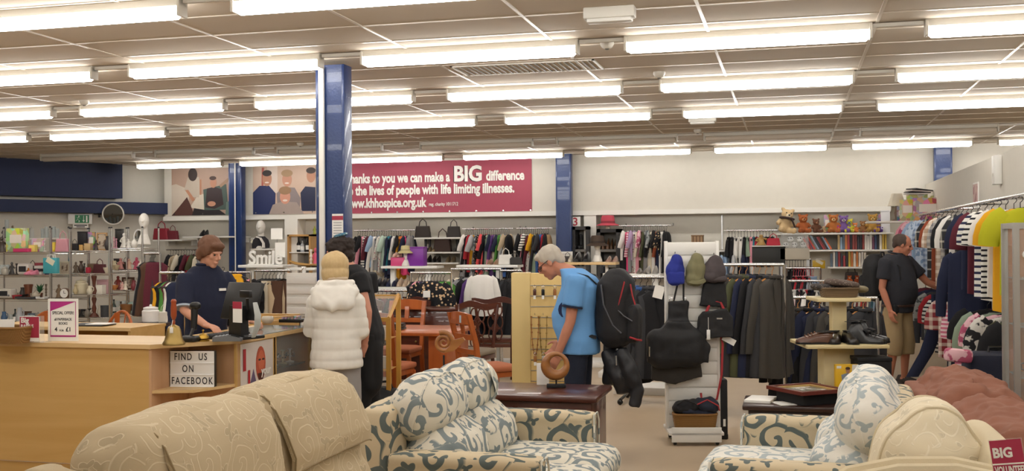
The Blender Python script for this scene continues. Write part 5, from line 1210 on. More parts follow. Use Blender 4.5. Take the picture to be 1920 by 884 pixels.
row(B[0],[('handbag',140,.16,'1C1A1C','black evening bag on the top shelf of the narrow unit',.14),('bowl',147,.1,'8A2A34','dark red bowl behind the black evening bag',.12,.1),('box',157,.27,'1E1E22','tall black box on the top shelf of the narrow unit',.14,.05),('packet',172,.26,'26262A','black boxed set with a white label, right of the tall black box',.12,.06),('box',166,.1,'C0A478','small tan box in front of the black boxes',.1,-.12),('mug',152,.08,'C8A060','tan mug in front of the tall black box',.07,-.14),('frame',191,.25,'B89468','arched wooden plaque with a painted tulip on the narrow unit',.17)])
row(B[1],[('mug',165,.08,'C03048','red mug on the second shelf of the narrow unit',.08),('handbag',187,.2,'54242A','maroon handbag on the second shelf of the narrow unit',.2),('figurine',142,.16,'6a5a4a','brown owl-like ornament on the second shelf of the narrow unit',.09),('bowl',200,.08,'D4CAB4','cream bowl at the right end of the second narrow shelf',.1,-.1)])
row(B[2],[('jar',152,.22,'DCD2B4','large cream storage jar with lid',.19),('jug',168,.12,'DDD6C0','cream milk jug beside the large cream jar',.1,-.1),('box',187,.13,'E4E0D4','white square box right of the cream milk jug',.14),('box',196,.2,'C9A0A4','pink box behind the white square box',.18,.12),('vase',141,.13,'C8B890','small tan vase left of the large cream jar',.07,-.12)])
row(B[3],[('candlestick',176,.6,'5E3020','tall turned wooden candlestick rising in front of the narrow unit',.13,-.06),('pan',150,.1,'2c2c2e','black saucepan on the low shelf of the narrow unit',.16),('tin',197,.16,'3a3c40','charcoal tin on the low shelf of the narrow unit',.13),('teapot',163,.12,'7a7266','grey teapot on the low shelf of the narrow unit',.1,-.1)])
row(Cu[0],[('candlestick',214,.16,'D8A0A8','pink candle holder on the top ornament shelf',.05),('candlestick',218,.14,'C890A0','dusky pink candle holder on the top ornament shelf',.05,-.08),('figurine',233,.22,'E2DED4','white ballerina-like ornament on the top ornament shelf',.14),('teapot',252,.14,'E6E2DA','white teapot on the top ornament shelf',.12,-.08),('figurine',241,.13,'D8D4CC','small pale ornament between the white figurine and teapot',.09,-.14),('mirror',260,.27,'E4E2DE','oval white dressing mirror on the top ornament shelf',.15,.1),('box',224,.28,'24221f','tall black box behind the white figurine',.1,.07)])
row(Cu[1],[('jug',214,.13,'D8CCA8','cream jug on the second ornament shelf',.09),('figurine',226,.17,'C88880','pink and cream doll ornament on the second ornament shelf',.11),('figurine',242,.16,'D0A890','peach doll ornament on the second ornament shelf',.1),('figurine',256,.18,'B04860','crimson doll ornament on the second ornament shelf',.12),('bowl',218,.07,'B8A888','tan bowl in front of the cream jug',.1,-.14),('handbag',236,.18,'4a3c34','dark brown handbag behind the dolls',.15,.14)])
row(Cu[2],[('figurine',221,.2,'8A3830','red and black dancing figurine on the third ornament shelf',.12),('frame',240,.18,'4A3024','dark wooden picture frame on the third ornament shelf',.2),('bowl',214,.07,'D08A50','orange bowl on the third ornament shelf',.12,-.1),('vase',258,.17,'C8C0B0','pale vase at the right of the third ornament shelf',.1),('figurine',229,.12,'D8A8A0','pale pink little figurine by the dark frame',.08,-.14)])
row(Cu[3],[('goblet',220,.18,'x','glass goblet on the lowest ornament shelf',.08),('goblet',232,.18,'x','second glass goblet on the lowest ornament shelf',.08),('pot',236,.14,'8A5A30','brown flower pot on the lowest ornament shelf',.16,-.1),('appliance',256,.17,'9CB8B0','mint green packaged blanket on the lowest ornament shelf',.22)])
row(A[0],[('vase',16,.15,'8C6A4A','small brown vase behind the colourful picture board',.09,.14),('candlestick',84,.17,'C8C4BC','pale candlestick at the right end of the top wide shelf',.06)])
row(A[1],[('jar',9,.12,'B8B4A8','stone jar in front of the clear glasses',.1,-.12),('candlestick',31,.16,'3a3230','dark candlestick between the metal figurine and toaster',.06),('vase',68,.14,'6A3A30','dark red vase behind the book stack',.09,.14),('mug',88,.08,'2E3E5A','navy mug at the right end of the second wide shelf',.08)])
row(A[2],[('jug',42,.15,'4A4642','charcoal jug behind the red frying pan',.1,.13),('candlestick',86,.2,'7A6A58','brown candlestick at the right end of the third wide shelf',.06,.1),('bowl',25,.07,'C8C0B0','cream bowl behind the bread bin',.16,.15)])
row(A[3],[('bottle',28,.2,'2E3A34','dark green bottle on the lowest visible wide shelf',.07),('box',48,.16,'6A4A3A','brown box on the lowest visible wide shelf',.13,.1),('jar',71,.16,'A8A49A','grey jar on the lowest visible wide shelf',.11),('candlestick',90,.2,'5A3A2A','wooden candlestick on the lowest visible wide shelf',.06)])
row(B[0],[('figurine',180,.15,'3A2E2A','black cat-like ornament by the wooden plaque',.08,-.13),('vase',201,.2,'3E3A3A','charcoal vase at the right end of the top narrow shelf',.08)])
row(B[1],[('vase',152,.17,'4A3A30','dark brown vase on the second narrow shelf',.09),('box',174,.13,'6E5A44','brown wooden box behind the red mug',.12,.13),('candlestick',158,.14,'2a2624','black candlestick on the second narrow shelf',.05,-.12)])
row(B[3],[('jug',187,.16,'B8B0A0','stone jug on the low shelf of the narrow unit',.1),('bowl',142,.1,'5A4434','brown bowl on the low shelf of the narrow unit',.13,-.1)])
row(Cu[1],[('vase',263,.15,'D8D0C4','pale vase at the right end of the second ornament shelf',.08),('box',221,.16,'2e2826','dark box behind the pink and cream doll',.1,.14)])
row(Cu[2],[('jug',250,.14,'7A2E34','maroon jug right of the dark picture frame',.09,-.12),('figurine',235,.13,'E0D4C0','ivory figurine in front of the dark picture frame',.08,-.15)])
row(Cu[3],[('bottle',213,.2,'3a4a40','green bottle at the left of the lowest ornament shelf',.07),('tin',246,.15,'9A9488','grey tin on the lowest ornament shelf',.1,.1),('candlestick',226,.17,'4a3a30','dark candlestick between the two goblets',.05,.03)])
# wall shelf behind, with glassware
S0=(onY(30,447,15.35).z,15.5)
t=thing('wall_shelf','white wall shelf of glassware behind the left wire shelving','shelf',(XY(40,15.45),15.45,S0[0])); MB().bx(-1.,.75,-.14,.2,-.03,0,.004).build('board',WHITEP,t)
for x in(-.8,.0,.6): MB().bx(x-.01,x+.01,.0,.2,-.16,-.03).build('bracket',WHITEP,t)
row(S0,[('figurine',9,.2,'4A4440','dark ornament at the left of the glassware shelf',.13),('figurine',24,.22,'8A7A60','bronze ornament on the glassware shelf',.12),('glass',13,.32,'x','tall clear vase between the two dark ornaments',.08),('jar',59,.2,'C8C8C0','pale glass-domed jar on the glassware shelf',.09)]+[('glass',80+7*k,.16+.03*(k%2),'x','%s of the five clear vases in a row on the glassware shelf'%w,.07) for k,w in enumerate(('first from left','second from left','middle one','second from right','rightmost'))])
# mannequin head, red bags, shoes, exit sign, convex mirror
def head_bust(name,label,cat,loc,rz,col,s=1.,torso=False):
    t=thing(name,label,cat,loc,rz); M=mat('bust_'+col,col,.5); m=MB()
    m.ell((0,0,.36*s),(.075*s,.095*s,.115*s)); m.ell((0,-.03*s,.31*s),(.055*s,.06*s,.07*s)); m.tube([(0,.01,.27*s),(0,.02,.14*s)],[.052*s,.058*s],10); m.lathe([(.1*s,0),(.1*s,.02*s),(.06*s,.14*s)],14); m.tube([(0,-.095*s,.36*s),(0,-.112*s,.335*s)],.012*s,6)
    remesh(m,'head',M,.008,4,t); return t
hb=head_bust('mannequin_head','white mannequin head on top of the chrome shelving below the navy beam','mannequin',(XY(270,13.35),13.35,Cu[0][0]+.05),rad(20),'E8E4DC',.95)
MB().tube([(0,.03,0),(0,.03,-.048)],.012,8).build('stand_pole',WHITE,hb); MB().lathe([(.07,-.049),(.06,-.038)],12,(0,.03,0)).build('foot',WHITE,hb)
def wshelf(label,x0,x1,y,Y=18.6,dep=.34,brk=True):
    a,b=onY(x0,y,Y-dep),onY(x1,y,Y-dep); t=thing('wall_shelf',label,'shelf',((a.x+b.x)/2,18.95,a.z)); W2=(b.x-a.x)/2
    MB().bx(-W2,W2,Y-dep-18.95,0,-.028,0,.003).build('board',WHITEP,t)
    for sx in(-W2+.06,W2-.06): MB().bx(sx-.012,sx+.012,-.25,0,-.12,-.028).build('bracket',WHITEP,t)
    return (a.z,Y-dep+.17)
S=wshelf('white wall shelf holding two red bags behind the staff member',286,341,450)
row(S,[('handbag',303,.36,'8A2030','bright red boxy handbag with a hoop handle on the wall shelf',.34),('handbag',324,.28,'6A1C2A','darker red handbag right of the hooped one on the wall shelf',.24)])
S=wshelf('white wall shelf with black shoes, under the nurse photograph',342,438,444); row(S,[('shoes',383,.13,'1a1a1c','pair of black shoes alone on the wall shelf',.16)])
S=wshelf('white wall shelf holding the waistcoat bust',470,512,467)
b=head_bust('dress_bust','white bust wearing a dark waistcoat and pale scarf on the wall shelf','mannequin',(XY(489,S[1]),S[1],S[0]+.001),rad(10),'DAD6CE',1.15)
m=MB(); m.lathe([(.17,0.01),(.175,.08),(.15,.17),(.08,.235)],16,sy=.6); o=m.build('waistcoat',mat('dark_tweed','26242a',.9,bump=.2),b); MB().tube([(-.05,-.08,.22),(.03,-.115,.2),(.09,-.12,.1),(.09,-.125,-.0+.02)],[.03,.035,.04,.05],8,.4).build('scarf',mat('pale_silk','E2DED8',.6),b)
row(S,[('bag',474,.2,'8E8880','small grey lumpy bag left of the waistcoat bust',.12)])
t=thing('exit_sign','green emergency exit sign with running man on the left wall','sign',onleft(150,411,.18),rad(48))
MB().box((0,0,0),(.42,.05,.19),None,.006).build('light_box',WHITEP,t); MB().box((.03,-.027,.0),(.25,.004,.15)).build('green_panel',mat('exit_green','1E6A40',.4,emit=.15),t)
m=MB(); m.ell((-.025,-.031,.05),(.013,.003,.013),None,8,6); 
for a,b_ in [((-.03,.035),(-.05,-.005)),((-.03,.03),(-.002,.01)),((-.035,.03),(-.065,.02)),((-.05,-.005),(-.02,-.03)),((-.02,-.03),(-.025,-.06)),((-.05,-.005),(-.075,-.04))]: m.tube([(a[0],-.031,a[1]),(b_[0],-.031,b_[1])],.007,5,.4)
m.bx(.1,.125,-.032,-.029,-.06,.06); m.bx(.052,.062,-.032,-.029,-.03,.06); m.prism([(.035,-.025),(.08,-.025),(.057,-.06)],.003,(0,-.032,0),'y'); m.build('pictogram',INK,t)
MB().box((.01,.0,-.13),(.27,.004,.07)).build('notice_plate',TAGW,t); m=MB(); m.box((.01,-.003,-.118),(.23,.002,.02)); m.box((.01,-.003,-.147),(.15,.002,.015)); m.build('notice_lettering',BLACKP,t)
MB().bx(-.02,.02,.02,.19,-.03,.03).build('bracket',WHITEP,t)
t=thing('convex_mirror','round convex security mirror on a black arm below the navy beam','mirror',onleft(212,402,.5),(rad(4),0,rad(20)))
t.scale=(1.14,)*3
m=MB(); m.lathe([(.001,-.05),(.08,-.045),(.13,-.03),(.165,-.008),(.165,.0),(.001,0)],28,(0,0,0),rot(-pi/2,0,0)@Matrix.Scale(-1,3)); m.build('mirror_dome',mat('dark_mirror','8a8a8a',.03,1.),t,smooth=80)
m=MB(); m.tube([(.168*cos(a),0,.168*sin(a)) for a in [2*pi*k/30 for k in range(30)]],.012,6,closed=True); m.build('rim',WHITE,t); m=MB(); m.tube([(0,.01,0),(-.08,.05,.0),(-.22,.12,.0),(-.26,.16,.0)],.018,8); m.box((-.27,.18,0),(.03,.04,.12)); m.tube([(-.27,.18,0),(-.45,.3,0)],.015,6); m.build('arm',BLACKP,t)
t=thing('brown_panel','plain brown board fixed high on the back wall left of the photographs','board',(XY(258,18.9),18.94,onY(258,358,18.9).z)); MB().box((0,0,0),(.86,.02,.33),None,.003).build('board',mat('hardboard','A07850',.7),t); MB().bx(-.43,.43,-.014,-.008,-.165,-.155).build('batten',mat('hardboard_edge','8a6440',.7),t)
# white cream tureen on the floor stand, windsor chairs in front of the shelving
def hoop_chair(label,x,y,rz):
    t=thing('windsor_chair',label,'chair',(x,y,0),rz,'hoop-back chairs behind the counter'); Wd=ORANGEW
    MB().lathe([(.2,.43),(.22,.45),(.21,.475),(.02,.465)],20).build('seat',Wd,t)
    m=MB(); m.tube([(.21*cos(a),-.17-.1*sin(a),.47+.46*sin(a)**.8) for a in [pi*k/20 for k in range(21)]],.016,8); m.build('hoop_back',Wd,t)
    for k in range(5):
        x_=-.12+.06*k; top=.47+.46*(1-(x_/.21)**2)**.4
        m=MB(); 
        if k==2: m.prism([(x_-.03,.47),(x_-.045,.6),(x_-.02,.7),(x_-.035,top-.01),(x_+.035,top-.01),(x_+.02,.7),(x_+.045,.6),(x_+.03,.47)],.014,(0,-.2,0),'y',); m.build('splat',Wd,t)
        else: m.tube([(x_,-.17,.47),(x_,-.21,.68),(x_*1.1,-.25,top)],.008,6); m.build('spindle',Wd,t)
    for sx in(-1,1):
        for sy in(-1,1): MB().tube([(sx*.13,sy*.13,.44),(sx*.17,sy*.17,.2),(sx*.19,sy*.2,0)],[.016,.022,.013],8).build('leg',Wd,t)
    return t
p=at(194,600,11.3); hoop_chair('orange hoop-back chair behind the special-offer sign, nearer the desk',p.x,p.y,rad(170))
p=at(66,600,11.3); hoop_chair('orange hoop-back chair behind the leaflet holder',p.x,p.y,rad(190))
p=at(282,606,11.8); t=thing('side_table','small dark side table behind the beech desk, under the white tureen','table',(p.x,p.y,0)); zt=p.z
MB().lathe([(.22,zt-.03),(.22,zt)],18).build('top',DARKW,t); MB().lathe([(.03,.04),(.025,zt-.03)],10).build('column',DARKW,t); MB().lathe([(.17,0),(.15,.03),(.04,.06)],14).build('foot',DARKW,t)
item('jar',282,(zt,p.y),.2,'E8E6E2','large white ceramic tureen with lid behind the tray desk',.2)
item('handbag',305,(zt-.02+.02,p.y+.02),.2,'D8D2C6','pale tote bag beside the white tureen',.11)
# ================================================================ WALL UNITS, CENTRE AND RIGHT
t=thing('bookcase','light oak bookcase with dark bottles left of the near column','bookcase',(XY(569,18.7),18.7,0)); zb=onY(569,440,18.5).z; w2=.24
m=MB(); m.bx(-w2,-w2+.035,-.2,.2,.5,zb).bx(w2-.035,w2,-.2,.2,.5,zb).bx(-w2,w2,-.2,.2,zb-.035,zb).bx(-w2,w2,.18,.2,.5,zb).bx(-w2,w2,-.2,.2,0,.5); m.build('carcass',mat('light_oak','C79A5E',.45,col2='B98A4E',pat='woodz',sc=1.),t)
zz=onY(569,473,18.5).z; MB().bx(-w2,w2,-.19,.18,zz-.02,zz).build('shelf',WHITEP,t); MB().bx(-w2+.03,w2-.03,.17,.18,.5,zb-.03).build('back_panel',mat('grey_back','8a867e',.7),t)
for i,x in enumerate((560,567,577)): item('bottle',x,(zz,18.62),.28-.04*(i==1),['18181a','B8BCC0','1c1a1c'][i],'%s bottle on the oak bookcase shelf, %s'%(['black','clear','dark'][i],['at the left','in the middle','at the right']['0 1 2'.split().index(str(i))]),.08)
item('bowl',569,(zz-.62,18.6),.12,'B0A898','grey bowl on the low part of the oak bookcase',.2)
item('figurine',590,(zb,18.6),.16,'9AA030','lime green ornament on top of the oak bookcase',.08)
S1=wshelf('upper white wall shelf with two dark hats, left of centre rail',776,866,446); row(S1,[('handbag',793,.34,'2c221e','dark brown leather bag at the left of the upper hat shelf',.3),('handbag',851,.32,'2a2422','dark brown leather bag at the right of the upper hat shelf',.26)])
S2=wshelf('middle white wall shelf with dark boots, left of centre rail',795,866,473); row(S2,[('handbag',830,.42,'3E2820','wide dark brown bag in the middle of the boot shelf',.34),('boots',860,.22,'26221f','pair of dark ankle boots at the right of the boot shelf',.16),('shoes',810,.1,'8A7658','tan shoes left of the wide brown bag',.18),('boots',800,.26,'2a2226','black boots at the left of the boot shelf',.15)])
S3=wshelf('lowest white wall shelf with black shoes, left of centre rail',790,860,493); row(S3,[('shoes',800,.14,'1c1a1a','black shoes at the left of the lowest wall shelf',.2),('shoes',818,.12,'2a2422','dark brown shoes in the middle of the lowest wall shelf',.18),('shoes',845,.12,'7a6a50','tan and grey shoes at the right of the lowest wall shelf',.2)])
def cubby(label,x0,x1,ytop,ys,items,lb='dark'):
    Y=18.45; a,b=onY(x0,ytop,Y),onY(x1,ytop,Y); zt=a.z; t=thing('cube_shelf',label,'shelving',((a.x+b.x)/2,Y+.2,0)); W2=(b.x-a.x)/2; M_=mat('charcoal_laminate','2c2a2a',.5)
    m=MB(); m.bx(-W2,-W2+.06,-.2,.2,0,zt).bx(W2-.06,W2,-.2,.2,0,zt).bx(-W2,W2,-.2,.2,zt-.06,zt); m.build('carcass',M_,t); MB().bx(-W2,W2,.18,.2,0,zt-.05).build('back_panel',mat('grey_back','8a867e',.7),t); out=[]
    for y in ys: z=onY((x0+x1)/2,y,Y).z; MB().bx(-W2+.05,W2-.05,-.19,.18,z-.045,z).build('shelf',mat('grey_shelf','6e6a64',.5),t); out.append((z,Y+.12))
    return out,(zt,Y+.15)
o_,tp=cubby('dark cube shelving beside the right navy column, with black shoes',1072,1104,425,(468,500),0); row(o_[0],[('boots',1084,.26,'18181a','pair of black boots in the dark cube by the navy column',.16)]); row(o_[1],[('shoes',1086,.12,'2c2826','dark shoes in the lower cube by the navy column',.18)])
t=thing('number_sign','white card with a red number 3 on the dark cube shelving','sign',(XY(1078,18.5),18.5,tp[0]+.001)); MB().bx(-.12,.1,0,.01,0,.17).build('card',TAGW,t); text('3',.2,mat('red_ink','B03040',.5),t,(-.04,-.001,.015),RX,.001,.004,1,'lettering')
o_,tp=cubby('dark cube shelving below the red sun hat, with brown sandals',1119,1161,430,(468,497),0)
row(o_[0],[('shoes',1136,.2,'6A4A30','brown wedge sandals at the left in the upper cube',.17),('shoes',1151,.2,'5A4028','darker brown wedge sandals at the right in the upper cube',.15)]); row(o_[1],[('shoes',1144,.12,'A07868','pale brown sandals in the lower cube',.24)])
def hat(name,label,loc,col,s=1.,rz=0.):
    t=thing(name,label,'hat',loc,rz); M_=mat('felt_'+col,col,.85,bump=.15,bsc=40); MB().lathe([(.165*s,-.02),(.14*s,.0),(.1*s,.02),(.092*s,.1*s),(.08*s,.125*s),(.02*s,.13*s),(.02*s,.12*s),(.085*s,.09*s),(.095*s,.015)],24,sy=1.1).build('crown_and_brim',M_,t); MB().lathe([(.101*s,.022),(.097*s,.05*s)],24,sy=1.1).build('band',mat('hatband_'+col,tuple(v*.5 for v in lin(col)),.8),t); return t
b=head_bust('mannequin_head','pale mannequin head under the red sun hat on the dark cubes','mannequin',(XY(1140,18.5),18.5,tp[0]+.001),0,'C8BCA8',.5); hat('sun_hat','red sun hat with a turned brim on the dark cubes',(XY(1140,18.5),18.5,tp[0]+.08),'C04858',1.25)
S=wshelf('small upper white wall shelf right of the white display',1286,1362,470); S_=S
S=wshelf('small lower white wall shelf right of the white display',1300,1358,489); row(S,[('shoes',1335,.08,'8a8478','grey sandals on the small lower wall shelf',.2),('bowl',1316,.06,'C0B49C','straw bowl on the small lower wall shelf',.16)])
t=thing('wooden_box','small brown wooden box on top of the wall ledge behind the white display','box',(XY(1308,18.5),18.5,S_[0]+.001)); MB().box((0,0,.12),(.2,.15,.24),None,.006).build('box',mat('box_brown','9A7A58',.6,col2='6e5238',pat='stripex',sc=18.),t); MB().box((0,0,.25),(.21,.16,.02),None,.004).build('lid',mat('box_brown2','8a6a4a',.6),t)
t=thing('mirror_strip','thin grey vertical rail on the back wall above the small shelves','wall rail',(XY(1354,18.94),18.94,1.5)); MB().bx(-.012,.012,-.02,0,0,.62).build('rail',STEEL,t); MB().bx(-.02,.02,-.022,0,.6,.62).build('end_cap',FITM,t)
# ================================================================ FREE-STANDING RACKS
def gondola(label,x0,x1,y,D,posts,z2=None,mt=None):
    a=at(x0,y,D); b=onY(x1,y,a.y); b.z=a.z; t=thing('display_rack',label,'display rack',((a.x+b.x)/2,a.y,0)); W2=(b.x-a.x)/2; mt=mt or WHITEP
    MB().bx(-W2,W2,-.16,.16,a.z-.035,a.z,.004).build('top_shelf',mt,t)
    for x in posts: q=XY(x,a.y)-t.location.x; MB().bx(q-.035,q+.035,-.03,.03,0,a.z-.035,.004).build('post',WHITEP,t)
    q=[XY(x,a.y)-t.location.x for x in posts]; MB().bx(min(q)-.15,max(q)+.15,-.3,.3,0,.07,.005).build('base',WHITEP,t)
    if z2: zz=onY(x0,z2,a.y).z; MB().bx(-W2-.1,W2-.05,-.14,.14,zz-.08,zz,.004).build('lower_shelf',WHITEP,t); return (a.z,a.y),(zz,a.y)
    return (a.z,a.y),None
g0,_=gondola('white display rack topped by white SMILE letters','457',540,497,14.6,(475,527)) if False else gondola('white display rack topped by white lettering, behind the till',457,541,497,14.6,(475,525))
t=thing('letter_ornament','white wooden Smile word ornament on the white rack behind the till','ornament',(XY(470,g0[1]),g0[1]-.05,g0[0]+.001)); text('Smile',.26,WHITEP,t,(0,0,.01),RX,.012,.006,.9,'letters'); MB().bx(-.01,.36,-.02,.02,0,.012).build('base_strip',WHITEP,t)
t=thing('price_holder','white card holder above the white lettering behind the till','card',(XY(519,g0[1]),g0[1],g0[0]+.001)); MB().box((0,0,.42),(.17,.006,.15)).build('card',TAGW,t); MB().box((.05,0,.2),(.15,.006,.2)).build('lower_card',TAGW,t); MB().tube([(0,.01,0),(0,.01,.5)],.006,6).build('stem',STEEL,t); MB().lathe([(.05,0),(.04,.012)],12).build('foot',STEEL,t)
g1,_=gondola('white display rack with a carved wooden platter, left of the near column',547,600,502,14.2,(567,592))
t=thing('wooden_platter','curved pale wooden platter on the white rack left of the near column','platter',(XY(574,g1[1]),g1[1],g1[0]+.001)); m=MB(); m.loft([[Vector((x,y,.012+zz+.05*(x/.25)**2*(1 if x<0 else .1))) for y,zz in((-wd,.02),(0,0),(wd,.02),(wd,.035),(0,.012),(-wd,.035))] for x,wd in((-.25,.01),(-.15,.06),(0,.09),(.15,.08),(.25,.03))]); m.build('dish',mat('olive_wood','C49A5C',.45,col2='9A7238',pat='woodx',sc=2),t); MB().lathe([(.05,0),(.05,.012)],14).build('foot',mat('olive_wood2','A8844C',.45),t)
item('candlestick',583,(g1[0],g1[1]+.1),.24,'E0DACC','white turned candlestick beside the wooden platter',.07); item('figurine',591,(g1[0],g1[1]+.1),.26,'C8506A','pink round-topped ornament beside the near column',.09)
G1,G1b=gondola('white display rack with pink and purple boxes right of the near column',722,826,499,15.2,(737,803),538)
item('box',748,(G1[0],G1[1]-.05),.12,'D0487E','hot pink box on the white display rack',.2); item('shoes',745,(G1[0]+.125,G1[1]-.05),.07,'D8B0A0','pale pink shoes on the hot pink box',.14)
item('box',782,(G1[0],G1[1]),.27,'7A2A96','tall purple box on the white display rack',.24)
b=head_bust('mannequin_head','white mannequin head wearing a cream feathered hat beside the purple box','mannequin',(XY(764,G1[1]),G1[1]-.08,G1[0]+.001),.2,'E2DED6',.62); hat('dress_hat','cream and brown feathered hat between the pink and purple boxes',(XY(764,G1[1]),G1[1]-.08,G1[0]+.2),'C8BC8C',.7)
for i,(x,c,lb) in enumerate([(755,'C0A890','nude high-heeled shoes'),(775,'D8C8B0','cream high-heeled shoes'),(790,'E8E4DC','white strappy shoes'),(715,'24242a','black ankle shoes'),(735,'1E2440','navy court shoes')]): item('shoes',x,(G1b[0],G1b[1]),.13,c,lb+' on the lower shelf of the white rack right of the near column',.18)
G2,_=gondola('long white display rack behind the carved chairs and the white top',862,976,497,14.4,(935,970))
item('handbag',965,(G2[0],G2[1]),.16,'2a2624','dark handbag at the right end of the long white rack',.2); item('handbag',948,(G2[0],G2[1]),.22,'D8D4CC','black and white patterned bag on the long white rack',.2); item('shoes',925,(G2[0],G2[1]),.08,'8A6A50','brown shoes on the long white rack',.18)
G3,_=gondola('pale wooden topped display table of shoes behind the man in blue',1040,1158,492,14.4,(1060,1135),None,BEECHL)
item('shoes',1092,(G3[0],G3[1]),.14,'1a1a1c','large black shoes on the pale display table',.26); item('shoes',1075,(G3[0],G3[1]-.04),.1,'C8C0B0','black and white shoes left of the large black ones',.16); item('handbag',1064,(G3[0],G3[1]),.13,'3a3430','small dark bag at the left of the pale display table',.13)
b=head_bust('mannequin_head','white mannequin head wearing a brown cloche hat on the pale display table','mannequin',(XY(1120,G3[1]),G3[1],G3[0]+.001),rad(-10),'E4E0D8',.68); hat('cloche_hat','brown cloche hat on the white mannequin head behind the backpack',(XY(1120,G3[1]),G3[1],G3[0]+.235),'4A3A30',.95)
item('shoes',1148,(G3[0],G3[1]),.08,'A08070','dusky sandals at the right end of the pale display table',.18)
G4,_=gondola('white display rack with low shelf behind the dark blazers',1137,1240,514,13.2,(1150,1228)); item('shoes',1222,(G4[0],G4[1]),.1,'8E8A84','grey strappy shoes on the white rack behind the blazers',.18); item('shoes',1205,(G4[0],G4[1]),.07,'6a625a','taupe shoes on the white rack behind the blazers',.18)
def rack(label,x0,x1,y,D,spec,where,group,rz0=pi/2-.5,jit=.25,hang=None,posts=True,big=True):
    a=at(x0,y,D); b=onY(x1,y,a.y); b.z=a.z; rail('clothes_rack',label,a,b,.016,None,posts); d=Vector((.08,0,0))
    fill(a+d,b-d,spec,where,group,rz0,jit,big,hang)
    return a,b
# row of coats right of the slatted display
rack('chrome clothes rack of dark coats with wooden hangers',1352,1470,497,10.2,[('coat',c,.93) for c in('charcoal','taupe','olive','navy','black','charcoal','taupe')],'dark coat rack','dark coats on the chrome rack',pi/2-.55,.12,HNGW)
rack('chrome clothes rack of dark blazers left of the slatted display',1168,1256,520,11.0,[('coat','black',.95),('jacket','blue',.7),('coat','charcoal',.9),('coat','charcoal',.9),('coat','black',.9)],'rack left of the white display','dark blazers left of the display',pi/2-.75,.15)
tag(MB().box((0,0,0),(.1,.004,.13),rot(0,.25,0)).build('price_tag',TAGW,None,at(1235,548,10.72)),'white paper tag pinned to the charcoal blazer left of the display','tag')
tag(MB().bx(-.36,.36,-.25,.25,0,.08,.005).build('display_plinth',WHITEP,None,(onz(1212,742,0).x,onz(1212,742,0).y+.25,0)),'low white plinth on the floor below the charcoal blazers','plinth')
rack('chrome clothes rack of suits behind the shoe table',1450,1645,558,10.6,[('coat',c,.92) for c in('black','taupe','black','navy','charcoal','taupe','black','charcoal')],'suit rack behind the shoe table','suits behind the shoe table',pi/2-.9,.15,HNGW)
rack('chrome rack of small black garments with red hangers',1474,1538,503,14.2,[('strap',c,.3) for c in('black','black','red','black','black','red','black','grey','lightblue')],'small black garments rack','small black garments on red hangers',pi/2-.3,.2,HNGR,True,False)
rack('chrome rack of small garments behind the grey coats',1478,1545,527,13.4,[('strap',c,.32) for c in('white','black','pink','black','white','red','black','navy','print_bw')],'low rack behind the grey coats','small garments behind the grey coats',pi/2-.3,.2,None,True,False)
rack('black-hanger rack of tops below the toy shelf, above the red hangers',1462,1520,487,15.8,[('vest',c,.5) for c in('black','black','charcoal','black','navy','black','black')],'black-hanger rack below the toys','black tops below the toy shelf',pi/2,.2,None,True,False)
# centre
rack('chrome rack of printed tops behind the carved chairs, left part',770,846,512,13.4,[('dress',c,.75) for c in('black','pink','navy','floral_light','black','green','print_grey','mint','green')],'rack behind the carved chairs','printed tops behind the carved chairs',pi/2-.5,.25,None,True,False)
bigarment('blouse','floral_dark',at(808,516,13.0),rad(8),'dark floral blouse facing forward with a white tag behind the carved chairs',None,.75,var=1)
tag(MB().box((0,0,0),(.09,.004,.08)).build('price_tag',TAGW,None,at(800,552,12.88)),'white square price tag on the dark floral blouse','tag')
rack('chrome rack of jackets beside the white long-sleeved top',846,940,505,13.8,[('jacket',c,.7) for c in('cream','charcoal','grey','black','purple','black','navy','black')],'jacket rack beside the white top','jackets beside the white top',pi/2-.5,.2,None,True,False)
bigarment('long','white',at(904,506,13.3),rad(3),'plain white long-sleeved top facing forward on a black hanger',None,.62,var=1).scale=(.8,)*3
rack('chrome rack of dark coats right of the white long-sleeved top',938,978,508,13.6,[('coat',c,.8) for c in('black','charcoal','black','black')],'short rack right of the white top','dark coats right of the white top',pi/2-.4,.15,None,True,False)
rack('low rail of bright tops under the white rack right of the near column',694,800,545,15.,[('tee',c,.6) for c in('black','navy','red','floral_dark','maroon','black','mustard','mustard','grey','floral_light','brown')],'low rail of bright tops','bright tops on the low rail',pi/2-.3,.2,None,True,False)
# behind the staff member
rack('chrome rack of black and coloured tops behind the staff member',398,470,511,13.6,[('tee',c,.55) for c in('navy','green','black','maroon','black','pink','black','black')],'tops rack behind the staff member','tops behind the staff member',pi/2-.4,.2,None,True,False)
bigarment('vest','yellow',at(436,502,13.1),rad(10),'mustard yellow vest top facing forward beside the staff member',None,.45)
bigarment('vest','white',at(418,504,13.1),rad(-10),'white vest top facing forward beside the staff member',None,.45)
rack('chrome rack of trousers behind the till',478,545,508,13.9,[('trousers',c,.75) for c in('black','black','black','cream','cream','beige','brown')],'trouser rack behind the till','trousers behind the till',pi/2-1.1,.15,None,True,False)
t=thing('pocket_organiser','translucent white hanging pocket organiser left of the near column','organiser',at(566,512,12.2)); MB().bx(-.19,.19,-.01,.01,-.5,0,.003).build('sheet',mat('milky_plastic','D8D4CC',.4,alpha=.85),t); 
for i in range(4): MB().bx(-.18,.18,-.03,-.012,-.47+.115*i,-.39+.115*i,.004).build('pocket',mat('milky_pocket','E4E0DA',.3,alpha=.7),t)
MB().tube([(0,0,0),(0,0,.03),(.02,0,.05),(0,0,.07)],.005,5).build('hook',CHROME,t)
